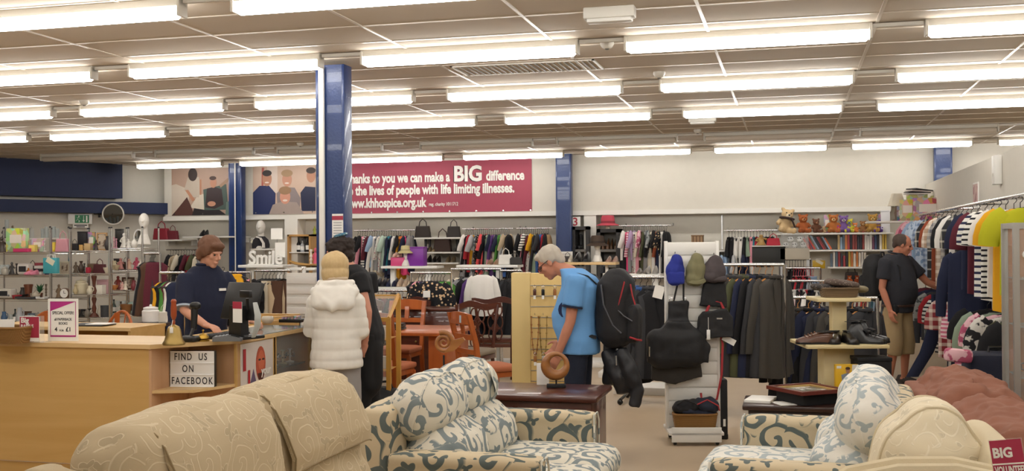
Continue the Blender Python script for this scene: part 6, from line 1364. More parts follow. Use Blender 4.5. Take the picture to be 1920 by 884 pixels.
t=thing('hook_stand','white hook stand carrying the translucent pocket organiser','stand',(at(566,512,12.2).x,at(566,512,12.2).y+.05,0)); zz=at(566,512,12.2).z+.07; MB().bx(-.02,.02,-.02,.02,0,zz,.003).build('pole',WHITEP,t); MB().tube([(0,0,zz-.02),(0,-.06,zz-.02)],.008,6).build('arm',WHITEP,t); MB().bx(-.2,.2,-.2,.2,0,.03,.005).build('base',WHITEP,t)
rack('white rail of scarves and tops left of the staff member',300,346,512,12.6,[('dress',c,.75) for c in('yellow','black','black','green','maroon','red','white','navy')],'scarf rail left of the staff member','clothes left of the staff member',pi/2-.5,.2,None,True,False)
rack('white frame of bags and tops right of the ornament shelves',270,300,476,13.6,[('dress',c,.65) for c in('black','grey','brown','charcoal','maroon')],'frame right of the ornament shelves','clothes right of the ornament shelves',pi/2-.5,.2,None,True,False)
# ================================================================ RIGHT WALL OF CLOTHES
RXX=1.78
a=Vector((RXX,8.2,2.0)); b=Vector((RXX,16.6,2.0)); t=thing('clothes_rail','long chrome rail of shirts along the right partition, upper level','clothes rail',a); MB().tube([(0,0,0),b-a],.016,10).build('bar',CHROME,t)
for k in range(6): q=Vector((0,.3+1.55*k,0)); MB().tube([q,q+Vector((.32,0,0)),q+Vector((.32,0,.08))],.012,6).build('wall_bracket',CHROME,t)
a=Vector((RXX,8.6,1.1)); b=Vector((RXX,16.6,1.1)); t=thing('clothes_rail','long chrome rail of clothes along the right partition, lower level','clothes rail',a); MB().tube([(0,0,0),b-a],.016,10).build('bar',CHROME,t)
for k in range(6): q=Vector((0,.3+1.5*k,0)); MB().tube([q,q+Vector((.32,0,0)),q+Vector((.32,0,.08))],.012,6).build('wall_bracket',CHROME,t)
up=[('tee','lime',9.05,.68),('tee','yellow',9.3,.82),('tee','white',9.55,.72),('tee','stripe_bw',9.9,.76),('tee','stripe_navy',10.2,.76),('shirt','maroon',10.55,.74),('shirt','navy',10.9,.72),('shirt','check_dark',11.3,.74),('shirt','white',11.7,.74),('shirt','black',12.0,.72),('shirt','check_grey',12.35,.74),('shirt','plaid_tan',12.75,.76),('shirt','rust',13.1,.72),('shirt','check_dark',13.5,.74),('shirt','check_blue',13.9,.7),('shirt','print_blue',14.3,.72),('shirt','print_blue',14.75,.72),('shirt','lightblue',15.2,.7),('tee','print_pink',15.7,.6),('tee','pink',16.1,.6)]
for i,(k,c,Y,L) in enumerate(up):
    lb='%s %s on the right partition rail, %s from the near end'%(cname(c),WORD[k],ORD[i])
    o=bigarment(k,c,(RXX,Y,2.0-.03),random.uniform(-.25,.2)-.12,lb,'shirts on the right upper rail',L,var=i%3)
    if i==0: text('OVERG',.085,DARKT,o,(-.14,-.078,-.30),(pi/2,rad(-8),0),.001,.001,.9,'lettering'); MB().box((.02,-.08,-.17),(.1,.003,.1),rot(0,.3,0)).build('price_tag',TAGW,o)
lo=[('long','olive',9.3,.55),('tee','print_bw',9.75,.6),('tee','print_pink',10.0,.6),('shirt','sage',10.3,.7),('tee','black',10.7,.6),('shirt','stripe_pink',11.2,.6),('shirt','check_red',12.4,.62),('tee','stripe_bw',12.8,.62),('shirt','red',13.2,.6),('shirt','print_grey',13.7,.62),('long','charcoal',14.2,.6),('tee','navy',14.8,.6),('tee','maroon',15.4,.6),('shirt','black',9.0,.6)]
for i,(k,c,Y,L) in enumerate(lo): bigarment(k,c,(RXX-.02,Y,1.1-.03),random.uniform(-.25,.2)-.1,'%s %s on the lower right rail, %s'%(cname(c),WORD[k],ORD[i]),'clothes on the right lower rail',L,var=i%3)
bigarment('long','navy',(RXX-.1,11.2,1.62),-.2,'navy jacket hanging sideways behind the man in the dark polo shirt',None,.7,var=2)
t=thing('trousers','navy trousers with a white side stripe held out by the man in shorts','clothing',(1.68,12.72,1.04),.25); m=MB(); 
for s,dx in((-1,-.32),(1,-.02)): m.loft([[Vector((dx*q*q+s*.08*(1)+(.1-.03*q)*cos(a_),.03*sin(a_),-.02-q*.9)) for a_ in [2*pi*k/12 for k in range(12)]] for q in(0,.1,.35,.7,1.)])
o=m.build('cloth',FAB,t,smooth=60); gcolour(o,'navy'); m=MB(); m.loft([[Vector((-.02*q*q+.02+dx,-.034,-.1-q*.8)) for dx in(-.014,.014)]+[Vector((-.02*q*q+.02+.014,-.03,-.1-q*.8)),Vector((-.02*q*q+.006,-.03,-.1-q*.8))] for q in(0,.5,1.)]); m.build('side_stripe',TAGW,t); MB().bx(-.17,.17,-.034,.034,-.05,.0,.01).build('waistband',mat('cloth_wb','161c34',.9),t)
# shelf end with toy boxes at the far right corner
zs=1.93; t=thing('wall_shelf','white shelf of games and toy boxes at the far end of the right partition','shelf',(1.62,17.2,zs)); MB().bx(-.5,.44,-.3,.3,-.03,0,.004).build('board',WHITEP,t); MB().bx(.36,.44,-.28,.28,-.2,-.03).build('bracket',WHITEP,t)
for x,h,c,lb,w,dy in [(1740,.34,'C84058','red-framed toy writing board on the right corner shelf',.42,-.18),(1702,.32,'E0B040','yellow boxed toy left of the red-framed board',.22,-.16),(1765,.38,'C05078','pink boxed game behind the red-framed board',.3,.1),(1720,.4,'C8A850','gold boxed game behind the yellow toy',.3,.12),(1690,.22,'2a2630','small dark boxed toy at the left of the corner shelf',.12,-.1)]: item('packet',x,(zs,17.2),h,c,lb,w,dy)
t=thing('magazine_stack','loose heap of papers and magazines on top of the gold boxed game','magazines',(XY(1718,17.32),17.32,zs+.402)); 
for k in range(4): MB().box((.02*k,0,.012+.02*k),(.34,.22,.016),rot(0,.03*k,.2*k)).build('magazine',gm(['E4E0DA','3a3438','D8D0C8','26262c'][k]),t)
item('lamp',1682,(zs,17.25),.42,'6A5040','brown patterned lamp at the left end of the corner shelf',.26,.0)
t=thing('wall_poster','small pinkish framed notice on the right partition','poster',(2.092,13.4,2.15)); MB().box((0,0,0),(.012,.34,.32)).build('frame',WHITEP,t); MB().box((-.008,0,.02),(.004,.3,.24)).build('print',mat('poster_pink','C9A8A0',.6,col2='A87878',pat='blotch',sc=8.),t)
t=thing('alarm_box','white alarm box high on the right partition','alarm',(2.06,11.9,2.36)); MB().box((0,0,0),(.08,.14,.3),None,.01).build('body',WHITEP,t); MB().box((-.042,0,-.05),(.006,.05,.03)).build('sounder',FITM,t)
# ================================================================ TOYS AND BOOKS
T1=wshelf('top white wall shelf of soft toys',1456,1676,438); T2=wshelf('second white wall shelf, of books below the soft toys',1511,1668,469); T3=wshelf('third white wall shelf of books and games',1552,1634,501); T4=wshelf('fourth white wall shelf with orange toys, below the book shelves',1560,1665,533); T5=wshelf('lowest white wall shelf of annuals, beside the man in shorts',1585,1668,597)
def plush(label,x,S,h,c,c2=None,lean=0.,rz=0.,muz='E4D4B8'):
    t=thing('soft_toy',label,'soft toy',(XY(x,S[1]),S[1]-.04,S[0]+.004),(0,lean,rz)); M_=mat('plush_'+c,c,.95,bump=.3,bsc=160); m=MB(); s=h
    m.ell((0,0,.3*s),(.24*s,.2*s,.3*s)); m.ell((0,-.03*s,.72*s),(.23*s,.2*s,.2*s))
    for k in(-1,1): m.ell((k*.19*s,0,.9*s),(.08*s,.05*s,.08*s)); m.tube([(k*.2*s,0,.48*s),(k*.34*s,-.1*s,.3*s)],[.09*s,.08*s],10); m.tube([(k*.14*s,-.08*s,.12*s),(k*.24*s,-.38*s,.1*s)],[.12*s,.1*s],10); m.ell((k*.25*s,-.42*s,.13*s),(.09*s,.06*s,.12*s))
    remesh(m,'body',M_,max(.009,.035*s),2,t); MB().ell((0,-.21*s,.66*s),(.1*s,.09*s,.08*s)).build('muzzle',mat('plush_m'+(c2 or muz),c2 or muz,.95),t)
    m=MB(); m.ell((0,-.3*s,.69*s),(.04*s,.03*s,.03*s),None,8,6)
    for k in(-1,1): m.ell((k*.09*s,-.21*s,.77*s),.025*s,None,8,6)
    m.build('nose_and_eyes',BLACKP,t); return t
b=plush('large cream teddy bear with a dark scarf at the left of the toy shelf',1470,T1,.44,'D4B88C',None,.18,.3); MB().tube([(.1*cos(a_)+.0,-.03+.1*sin(a_),.25) for a_ in [2*pi*k/16 for k in range(16)]],.03,8,.7,closed=True).build('scarf',mat('scarf_brown','3a2a28',.9),b); MB().tube([(.05,-.12,.25),(.12,-.15,.12),(.15,-.15,.03)],.03,8,.5).build('scarf_end',mat('scarf_brown','3a2a28',.9),b)
plush('orange-brown teddy bear second on the toy shelf',1506,T1,.33,'A85C30','C88A58',.0,.2); plush('small dark brown bear third on the toy shelf',1530,T1,.25,'6A4430','A87858',.0,.4)
item('packet',1551,T1,.3,'8A8C90','grey boxed toy standing on the toy shelf',.1); plush('ginger teddy bear right of the grey boxed toy',1563,T1,.32,'B06A34','D8B078'); plush('purple and grey soft toy in the middle right of the toy shelf',1582,T1,.3,'7A5A9A','C8BCC8'); plush('small tan soft toy lying low on the toy shelf',1545,T1,.12,'C0A078'); plush('small orange and white soft toy on the toy shelf',1603,T1,.17,'D07A40','EEE6DC'); plush('floppy brown dog on the toy shelf',1618,T1,.2,'8A6038','C8A878'); plush('tan bear beside the purple toy at the right of the toy shelf',1636,T1,.32,'A8803C','D0B070'); plush('purple soft toy behind the tan bear on the toy shelf',1646,T1,.22,'5A3A8A','8A6AB0'); plush('pink and red soft toy low in front of the ginger bear',1572,(T1[0],T1[1]-.08),.11,'D03A58'); plush('yellow and blue soft toy beside the purple and grey one',1592,T1,.24,'C8C040','5A80B0')
item('packet',1653,T1,.3,'3a4a30','dark green boxed toy at the right end of the toy shelf',.1); item('box',1660,(T1[0],T1[1]-.02),.36,'D8D8DC','white and blue boxed toy at the corner of the toy shelf',.14)
BKM=mat('book_cover','obj',.5); m=MB(); m.bx(-.5,.5,-.5,.5,0,.03); m.bx(-.5,.5,-.5,.5,.97,1.); m.bx(-.5,-.42,-.5,.5,0,1); m.bx(.42,.5,-.5,.5,0,1); m.bx(-.5,.5,-.5,-.44,0,1); m.mi=1; m.bx(-.42,.42,-.43,.47,.02,.985); BKMESH=m.mesh('book',[BKM,mat('book_pages','E4DCC8',.8)],0)
BC=['26262c','D84838','E0D8C8','C87838','3a4a6a','8A3A34','D8D4CC','5a6a7a','B8A070','6A3A54','2E5A6A','E8E0D0','A83A40','7A7468','3A3A44','C8A848','90A8C0','E06A3A']
CN={'26262c':'black','D84838':'red','E0D8C8':'cream','C87838':'orange','3a4a6a':'navy','8A3A34':'brick red','D8D4CC':'off-white','5a6a7a':'slate','B8A070':'tan','6A3A54':'plum','2E5A6A':'teal','E8E0D0':'ivory','A83A40':'crimson','7A7468':'taupe','3A3A44':'charcoal','C8A848':'ochre','90A8C0':'light blue','E06A3A':'bright orange'}
def books(S,x0,x1,n,h0,h1,where,lean=0.,seed=1,wd=None):
    r=random.Random(seed); X=XY(x0,S[1]); X1=XY(x1,S[1]); st=(X1-X)/n
    for i in range(n):
        c=r.choice(BC); h=r.uniform(h0,h1); o=bpy.data.objects.new('book',BKMESH); C.objects.link(o); w=st*r.uniform(.75,.93)*(cos(lean) if lean else 1)
        o.scale=(w,.15,h); o.location=(X+st*(i+.5),S[1]-.02,S[0]+.002+abs(sin(lean))*w*.5); o.rotation_euler=(0,lean,0); o.color=(*lin(c),1)
        tag(o,'%s book, %s from the left %s'%(CN[c],ORD[i],where),'book','books '+where)
books(T2,1516,1560,13,.2,.27,'in the leaning run on the second shelf',-.5,2); books(T2,1570,1662,20,.2,.31,'in the upright run on the second shelf',0,5); books(T3,1556,1628,15,.17,.29,'on the third shelf',0,8); books(T5,1588,1660,18,.24,.3,'among the annuals on the lowest shelf',.12,11)
for i,x in enumerate((1592,1606,1618,1630,1645)): plush(['orange toy first of five on the fourth shelf','dark orange toy second on the fourth shelf','red-orange toy in the middle of the fourth shelf','amber toy fourth on the fourth shelf','rust toy last on the fourth shelf'][i],x,T4,.14,['C8602C','A84A24','D0502C','C88030','9A4A2A'][i])
item('handbag',1596,(T4[0],T4[1]+.04),.3,'3a2e2a','dark brown bag behind the orange toys',.24); item('bag',1535,(T3[0]-.03,T3[1]),.16,'D8B020','yellow soft duck-coloured toy bag at the left of the third shelf',.2)
# panels, football box
t=thing('dark_panel','black display board standing behind the coat rack, below the small tops','board',(XY(1441,15.6),15.6,0)); z1=onY(1441,463,15.6).z; z0=onY(1441,497,15.6).z; w2=.23*1.0; MB().bx(-w2,w2,0,.03,z0,z1,.003).build('board',mat('black_board','222220',.6),t); MB().bx(-w2,w2,-.05,.12,z1,z1+.015,.003).build('ledge',WHITEP,t)
for s in(-1,1): MB().bx(s*w2-.02,s*w2+.02,.0,.03,0,z0).build('leg',STEEL,t)
item('handbag',1450,(z1+.015,15.63),.17,'C02038','round red bag on top of the black display board',.2); item('figurine',1427,(z1+.015,15.63),.16,'C09A5A','tan straw ornament on top of the black display board',.16)
t=thing('beige_panel','beige display board right of the black one, below the football box','board',(XY(1490,15.6),15.6,0)); z1b=onY(1490,466,15.6).z; z0b=onY(1490,487,15.6).z; MB().bx(-.2,.2,0,.16,z0b,z1b,.003).build('board',mat('beige_board','BDB4A2',.6),t)
for s in(-1,1): MB().bx(s*.18-.02,s*.18+.02,.06,.1,0,z0b).build('leg',STEEL,t)
q=Vector((XY(1490,15.66),15.68,z1b+.001)); t=thing('clear_box','clear plastic box of black and white balls on the beige board','box',q); MB().bx(-.19,.19,-.08,.08,0,.19,.006).build('box',mat('clear_plastic','E4E8E6',.1,alpha=.25),t); MB().bx(-.195,.195,-.085,.085,.19,.205,.004).build('lid',mat('clear_lid','DADCD8',.2,alpha=.6),t)
for i,(dx,dz,w) in enumerate([(-.12,.045,'left'),(.0,.045,'middle'),(.12,.045,'right'),(-.06,.125,'upper left'),(.07,.125,'upper right')]): b=MB(); b.ell((0,0,0),.043,None,14,10); b=b.build('toy_ball',mat('football','E8E6E2',.4,col2='1a1a1c',pat='spots',sc=26.,thr=.3),None,q+Vector((dx,0,dz+.0))); tag(b,'black and white ball, %s one in the clear box'%w,'ball',None)
# ================================================================ SUITCASES, GLASS CABINET
SUITM=mat('navy_suitcase_cloth','141B33',.75,bump=.15,bsc=120)
def suitcase(label,x,y,z,w,d,h,rz,mt):
    t=thing('suitcase',label,'suitcase',(x,y,0),rz); MB().box((0,0,.05+h/2),(w,d,h),None,.05).build('shell',mt,t); m=MB(); m.box((0,-d/2-.012,.05+h*.36),(w*.78,.03,h*.5),None,.015); m.build('front_pocket',mt,t)
    m=MB(); m.tube([(sx*(w/2-.06),-d*.28,zz) for sx,zz in((-1,.1),(-1,h),(1,h),(1,.1))],.006,5); m.build('zip',BLACKP,t); m=MB(); m.tube([(-.08,0,h+.05),(-.075,0,h+.085),(.075,0,h+.085),(.08,0,h+.05)],.012,8); m.build('handle',BLACKP,t)
    for sx in(-1,1): MB().lathe([(.03,-.015),(.03,.015)],12,(sx*(w/2-.06),0,.03),rot(0,pi/2,0)).build('wheel',BLACKP,t)
suitcase('large navy fabric suitcase behind the glass cabinet',1.52,8.75,0,.5,.3,.74,rad(5),SUITM); suitcase('smaller dark teal suitcase left of the large navy one',1.2,8.55,0,.36,.26,.58,rad(-8),mat('teal_suitcase_cloth','15222C',.7,bump=.15,bsc=120))
tag(MB().box((0,0,.06),(.2,.1,.1),rot(0,.1,.2),.03).build('folded_scarf',pat('print_pink'),None,(1.2,8.55,.72)),'pink patterned scarf folded on the smaller suitcase','scarf')
cx0,cx1,cy0,cy1,cz=1.36,1.85,7.25,7.62,1.75; t=thing('glass_cabinet','tall metal framed glass cabinet at the right edge','cabinet',((cx0+cx1)/2,(cy0+cy1)/2,0)); m=wm(t)
for x in(cx0,cx1):
    for y in(cy0,cy1): m.bx(x-.018,x+.018,y-.018,y+.018,0,cz)
for z in(.04,cz-.018):
    for y in(cy0,cy1): m.bx(cx0,cx1,y-.015,y+.015,z-.018,z+.018)
    for x in(cx0,cx1): m.bx(x-.015,x+.015,cy0,cy1,z-.018,z+.018)
m.build('frame',mat('silver_frame','B8B6B0',.35,.6),t); wm(t).bx(cx0+.02,cx1-.02,cy1-.01,cy1-.004,.05,cz-.02).build('back_panel',mat('cabinet_back','A8703E',.5),t)
for z in(.45,.78,1.1,1.4): wm(t).bx(cx0+.02,cx1-.02,cy0+.02,cy1-.02,z-.008,z).build('glass_shelf',mat('shelf_glass','C8D4D0',.05,alpha=.5),t)
wm(t).bx(cx0-.003,cx0+.003,cy0+.02,cy1-.02,.06,cz-.03).build('side_glass',GLASS,t); d=wm(t).bx(cx0+.02,cx1-.02,cy0-.004,cy0+.002,.06,cz-.03).build('glass_door',GLASS,t); m=wm(t); m.lathe([(.025,-.01),(.025,.01)],12,(cx0+.06,cy0-.012,1.55),rot(pi/2,0,0)); m.build('lock',WHITEP,d)
for z,k,h,c,lb in[(1.1,'figurine',.2,'D8D4CC','white ornament on the upper middle shelf of the glass cabinet'),(1.4,'figurine',.16,'C8C0BC','pale ornament on the top shelf of the glass cabinet'),(.78,'teapot',.12,'5A5048','dark teapot on the lower middle shelf of the glass cabinet'),(.45,'bowl',.09,'4A4038','dark bowl on the lowest shelf of the glass cabinet')]:
    q=thing(k,lb,'ornament',(1.5,7.4,z+.001)); goods(k,q,h,c,.13)
# volunteer leaflet and desk corner, bottom right
tp=at(1905,826,3.35); t=thing('side_desk','pale desk corner with wooden edge at the lower right border','table',(1.02,3.42,0)); wm(t).bx(.72,1.3,3.42,4.0,.79,.815,.003).build('top',mat('pale_desktop','D9D3C6',.5),t); wm(t).bx(.71,1.3,3.4,3.42,.785,.817).build('edge_strip',PINE,t); wm(t).bx(.74,1.28,3.46,3.96,.0,.79).build('pedestal',CREAMP,t)
p=at(1890,862,2.9); t=thing('leaflet_holder','clear stand with a crimson BIG volunteers card at the lower right corner','leaflet holder',p,(rad(-12),rad(-9),rad(-12)))
MB().box((0,0,0),(.085,.004,.11)).build('acrylic_stand',GLASS,t); MB().box((0,-.004,0),(.08,.002,.104)).build('card',mat('crimson_card','B03050',.5),t); MB().box((0,-.0052,-.012),(.08,.001,.004)).build('white_rule',INK,t)
text('BIG',.036,INK,t,(-.036,-.0058,.006),RX,.0005,.0015,.9,'lettering'); text('VOLUNTEERS',.028,INK,t,(-.036,-.0058,-.038),RX,.0005,.001,.5,'lettering'); MB().box((0,.03,-.054),(.085,.07,.003)).build('foot',GLASS,t)
# ================================================================ PEOPLE
def skinmat(n,c): return mat('skin_'+n,c,.55,col2=tuple(v*.85 for v in lin(c)),pat='noise',sc=14,spec=.3)
EYEM=mat('eye','2a2622',.2)
def V(*a): return Vector(a)
def hand(m,W,d,n,curl,s=1.,side=1):
    d=d.normalized(); n=(n-d*n.dot(d)).normalized(); x=d.cross(n)*side      # x: towards the thumb side
    R=Matrix((x,d,n)).transposed()
    m.cush(W+d*.048*s,(.078*s,.088*s,.028*s),.9,.1,R,4); m.tube([W-d*.03*s,W+d*.02*s],[.026*s,.028*s],10)
    for i,(o,L) in enumerate(((.029,.95),(.010,1.05),(-.010,1.),(-.028,.8))):
        p=W+d*.086*s+x*o*s; q=[p-d*.02*s,p]; a=0
        for k,l in enumerate((.042,.027,.021)):
            a+=curl*(.7,.8,.5)[k]*(1+.08*i); q.append(q[-1]+(d*cos(a)+n*sin(a)+x*o*.6)*l*L*s)
        m.tube(q,[.0095*s,.0095*s,.009*s,.0082*s,.007*s],8)
    b=W+d*.02*s+x*.03*s; m.tube([b,b+(d*.6+x*.7+n*.2).normalized()*.042*s,b+(d*.6+x*.7+n*.2).normalized()*.042*s+(d*.9+x*.2+n*curl*.5).normalized()*.04*s],[.014*s,.011*s,.008*s],8)
def human(name,label,loc,rz,spine,head,arms,legs,skin,hs=1.,bs=1.):
    t=thing('person',label,'person',loc,rz); m=MB(); n=20
    def rings(e,z0=None,z1=None,f=1.):
        R=[]
        zs=[q for q in spine if (z0 is None or q[0]>=z0) and (z1 is None or q[0]<=z1)]
        for z,y,hw,hd in zs: R.append([V((hw+e)*abs(cos(a))**.85*(1 if cos(a)>0 else -1),y+(hd+e)*abs(sin(a))**.85*(1 if sin(a)>0 else -1),z) for a in [2*pi*k/n for k in range(n)]])
        return R
    m.loft(rings(-.012))
    hp,yaw,pitch=head; R=rot(0,0,yaw)@rot(-pitch,0,0); H=lambda *p: V(*hp)+R@(V(*p)*hs)
    def he(c,r,RR=None): m.ell(H(*c),tuple(q*hs for q in r),R if RR is None else R@RR,16,12)
    he((0,-.012,.03),(.074,.096,.086)); he((0,.022,-.035),(.058,.07,.078)); he((0,.062,-.092),(.028,.028,.024)); he((0,.075,.022),(.05,.02,.014)); he((0,.088,-.058),(.024,.014,.011)); he((0,.085,-.07),(.02,.014,.008))
    m.tube([H(0,.088,.018),H(0,.108,-.012),H(0,.112,-.026)],[.009*hs,.012*hs,.014*hs],8); he((0,.095,-.03),(.018,.013,.01))
    for s in(-1,1): he((s*.04,.06,-.02),(.022,.02,.022)); he((s*.075,-.008,-.008),(.01,.02,.032))
    nb=spine[-1]; m.tube([V(0,nb[1]-.01,nb[0]-.04),V(0,nb[1]*.5+hp[1]*.5-.012,nb[0]*.55+(hp[2]-.06)*.45),H(0,-.02,-.04)],[.062,.056,.056],12)
    for k,(S,E,Wp,hd,pn,curl) in arms.items():
        S,E,Wp=V(*S),V(*E),V(*Wp); m.tube([S,S.lerp(E,.35),E,E.lerp(Wp,.3),Wp],[.052*bs,.05*bs,.039*bs,.04*bs,.027*bs],12); hand(m,Wp,V(*hd),V(*pn),curl,.98,1 if k=='R' else -1)
    for k,(h,kn,an,toe) in legs.items():
        h,kn,an,toe=V(*h),V(*kn),V(*an),V(*toe); m.tube([h,h.lerp(kn,.4),kn,kn.lerp(an,.3),an],[.085*bs,.075*bs,.05*bs,.052*bs,.034*bs],12); m.tube([an+(an-toe)*.25-V(0,0,.03),an.lerp(toe,.5)-V(0,0,.02),toe],[.034,.036,.03],10)
    body=remesh(m,'body',[skin,EYEM],.0065,3,t,None,False,.4)
    bm=bmesh.new(); bm.from_mesh(body.data)
    for s in(-1,1):
        r=bmesh.ops.create_uvsphere(bm,u_segments=10,v_segments=8,radius=.0085*hs); 
        for v in r['verts']: v.co=v.co+H(s*.03,.0775,.003)
        for f in {f for v in r['verts'] for f in v.link_faces}: f.material_index=1
    bm.to_mesh(body.data); bm.free()
    return t,rings,H,R
def wear(t,name,mt,parts,vox=.011,amp=.008,fr=(7,7,5),seed=0,sm=5):
    m=MB(); parts(m); return remesh(m,name,mt,vox,sm,t,fold(amp,fr,seed),True)
def sleeve(m,a,fr,r0,r1):
    S,E,Wp=V(*a[0]),V(*a[1]),V(*a[2]); L1=(E-S).length; L2=(Wp-E).length; d=fr*(L1+L2); ps=[S-(E-S)*.12]
    if d<=L1: ps+=[S,S.lerp(E,d/L1)]; rs=[r0*.8,r0,r1]
    else: ps+=[S,S.lerp(E,.6),E,E.lerp(Wp,(d-L1)/L2)]; rs=[r0*.8,r0,(r0+r1)/2*1.02,(r0+r1)/2,r1]
    m.tube(ps,rs,14)
def leg(m,l,fr,r0,r1,fl=1.):
    h,k,a=V(*l[0]),V(*l[1]),V(*l[2]); L1=(k-h).length; L2=(a-k).length; d=fr*(L1+L2); ps=[h+(h-k)*.1]
    if d<=L1: ps+=[h,h.lerp(k,d/L1)]; rs=[r0,r0,r1]
    else: ps+=[h,k,k.lerp(a,(d-L1)/L2)]; rs=[r0,r0,(r0+r1)/2,r1]
    m.tube(ps,rs,16)
def shoes_on(t,legs,mt,sole=BLACKM):
    for l in legs.values():
        a,toe=V(*l[2]),V(*l[3]); d=(toe-a); d.z=0; d.normalize(); r=V(d.y,-d.x,0); R=[]
        for q,w,h in((-.09,.02,.06),(-.07,.036,.09),(0,.038,.1),(.07,.04,.075),(.14,.046,.055),(.19,.036,.04),(.215,.012,.025)): R.append([V(a.x,a.y,0)+d*q+r*(w*cos(b))+V(0,0,.012+max(0,sin(b))*h) for b in [2*pi*k/14 for k in range(14)]])
        m=MB(); m.loft(R); s=m.build('shoe',mt,t,smooth=60); m=MB(); m.loft([[V(a.x,a.y,0)+d*q+r*(w*sx)+V(0,0,z) for sx,z in((-1,0),(1,0),(1,.016),(-1,.016))] for q,w in((-.09,.025),(-.06,.038),(.05,.04),(.14,.048),(.21,.02))]); m.build('sole',sole,s)
def hairdo(t,name,mt,parts,seed=0,amp=.006,vox=.007,fr=(30,30,14)): 
    m=MB(); parts(m); return remesh(m,name,mt,vox,2,t,fold(amp,fr,seed))
def shape(m,H,R,c,r,hs=1.): m.ell(H(*c),tuple(q*hs for q in r),R,16,12)
LEGS={'L':((-.09,0,.88),(-.1,.02,.48),(-.1,0,.08),(-.115,.16,.03)),'R':((.09,0,.88),(.1,.02,.48),(.1,-.02,.08),(.115,.14,.03))}
# ---- man in blue T-shirt, head bowed, facing left
p=at(1087,700,8.15); sp=[(.80,.0,.17,.13),(.90,.0,.175,.135),(1.0,.03,.165,.145),(1.1,.035,.17,.15),(1.22,.0,.18,.14),(1.31,-.02,.185,.125),(1.38,.0,.165,.105),(1.42,.035,.12,.08),(1.445,.065,.085,.062)]
ar={'L':((-.19,-.02,1.36),(-.215,.02,1.05),(-.2,.12,.81),(.1,.45,-.9),(.9,.1,.2),.5),'R':((.19,-.02,1.36),(.22,.03,1.06),(.2,.2,.86),(-.1,.6,-.8),(-.9,.1,.2),.6)}
t,rg,H,R=human('person','grey-haired man in a light blue T-shirt and glasses, head bowed, black backpack on',(p.x,p.y,0),rad(88),sp,((0,.225,1.492),0,.62),ar,LEGS,skinmat('fair','C98A70'))
BLUET=mat('light_blue_cotton','6BA3DC',.9,bump=.1,bsc=60)
wear(t,'t_shirt',BLUET,lambda m:(m.loft(rg(.024,.80)),[sleeve(m,ar[k],.34,.078,.078) for k in ar]),.011,.007,(7,7,6),1)
MB().loft([[V(-.155-.004*0,.06+.05*cos(a),1.14+.06*sin(a)) for a in [2*pi*k/12 for k in range(12)]],[V(-.185,.07+.05*cos(a),1.14+.06*sin(a)) for a in [2*pi*k/12 for k in range(12)]]]).build('chest_print',mat('navy_print','1d2a55',.8),t)
for k in ar:
    S,E=V(*ar[k][0]),V(*ar[k][1]); L=(E-S).length+(V(*ar[k][2])-E).length; c=S.lerp(E,.35*L/(E-S).length); MB().tube([c-(E-S).normalized()*.008,c+(E-S).normalized()*.006],.079,16).build('sleeve_trim',mat('dark_trim','1a2038',.9),t)
wear(t,'jeans',mat('navy_denim','1B2233',.9,bump=.15,bsc=80),lambda m:(m.loft(rg(.012,.8,.9)),[leg(m,LEGS[k],.97,.09,.075) for k in LEGS]),.012,.006)
shoes_on(t,LEGS,mat('dark_shoe','26221f',.5))
hairdo(t,'hair',mat('grey_hair','BDB4A6',.8),lambda m:(shape(m,H,R,(0,-.022,.045),(.081,.1,.088)),shape(m,H,R,(0,.045,.085),(.055,.045,.03)),shape(m,H,R,(0,-.075,-.01),(.06,.04,.06)),[shape(m,H,R,(s*.068,-.02,.02),(.014,.045,.04)) for s in(-1,1)]),2,.004)
m=MB()
for s in(-1,1): m.tube([H(s*.034+.022*cos(a),.098-.004*abs(cos(a)),.0+.017*sin(a)) for a in [2*pi*k/14 for k in range(14)]],.0028,5,closed=True); m.tube([H(s*.056,.09,.006),H(s*.08,.04,.012),H(s*.083,-.01,.012)],.0028,5)
m.tube([H(-.012,.1,.003),H(.012,.1,.003)],.0028,5); m.build('glasses',BLACKP,t)
PM=t
# backpack and hanging jacket of the man in blue
def backpack(label,tm,pos,s,col,seed,strap=True):
    q=tm.matrix_basis if False else Matrix.LocRotScale(tm.location,tm.rotation_euler,None); loc=q@V(*pos); t=thing('backpack',label,'backpack',loc,tm.rotation_euler.z); B=mat('pack_'+col,col,.75,bump=.15,bsc=90)
    m=MB(); m.cush((0,-.12*s,0),(.3*s,.24*s,.5*s),.8,.15); m.cush((0,-.13*s,.18*s),(.27*s,.22*s,.2*s),1.,.15); remesh(m,'body',B,.011,4,t,fold(.007,(9,9,7),seed))
    m=MB(); m.cush((0,-.245*s,-.09*s),(.24*s,.09*s,.26*s),.8,.15); remesh(m,'front_pocket',B,.01,3,t,fold(.005,(9,9,9),seed+2)); m=MB(); m.tube([(-.04*s,-.03*s,.26*s),(-.03*s,-.03*s,.31*s),(.03*s,-.03*s,.31*s),(.04*s,-.03*s,.26*s)],.01,8); m.build('grab_handle',B,t)
    return t,B
t,B=backpack('large black backpack with red straps on the man in the blue T-shirt',PM,(0,-.155,1.13),1.08,'1A1A1E',1); REDW=mat('red_webbing','C02838',.7); GRYW=mat('grey_webbing','55565C',.7)
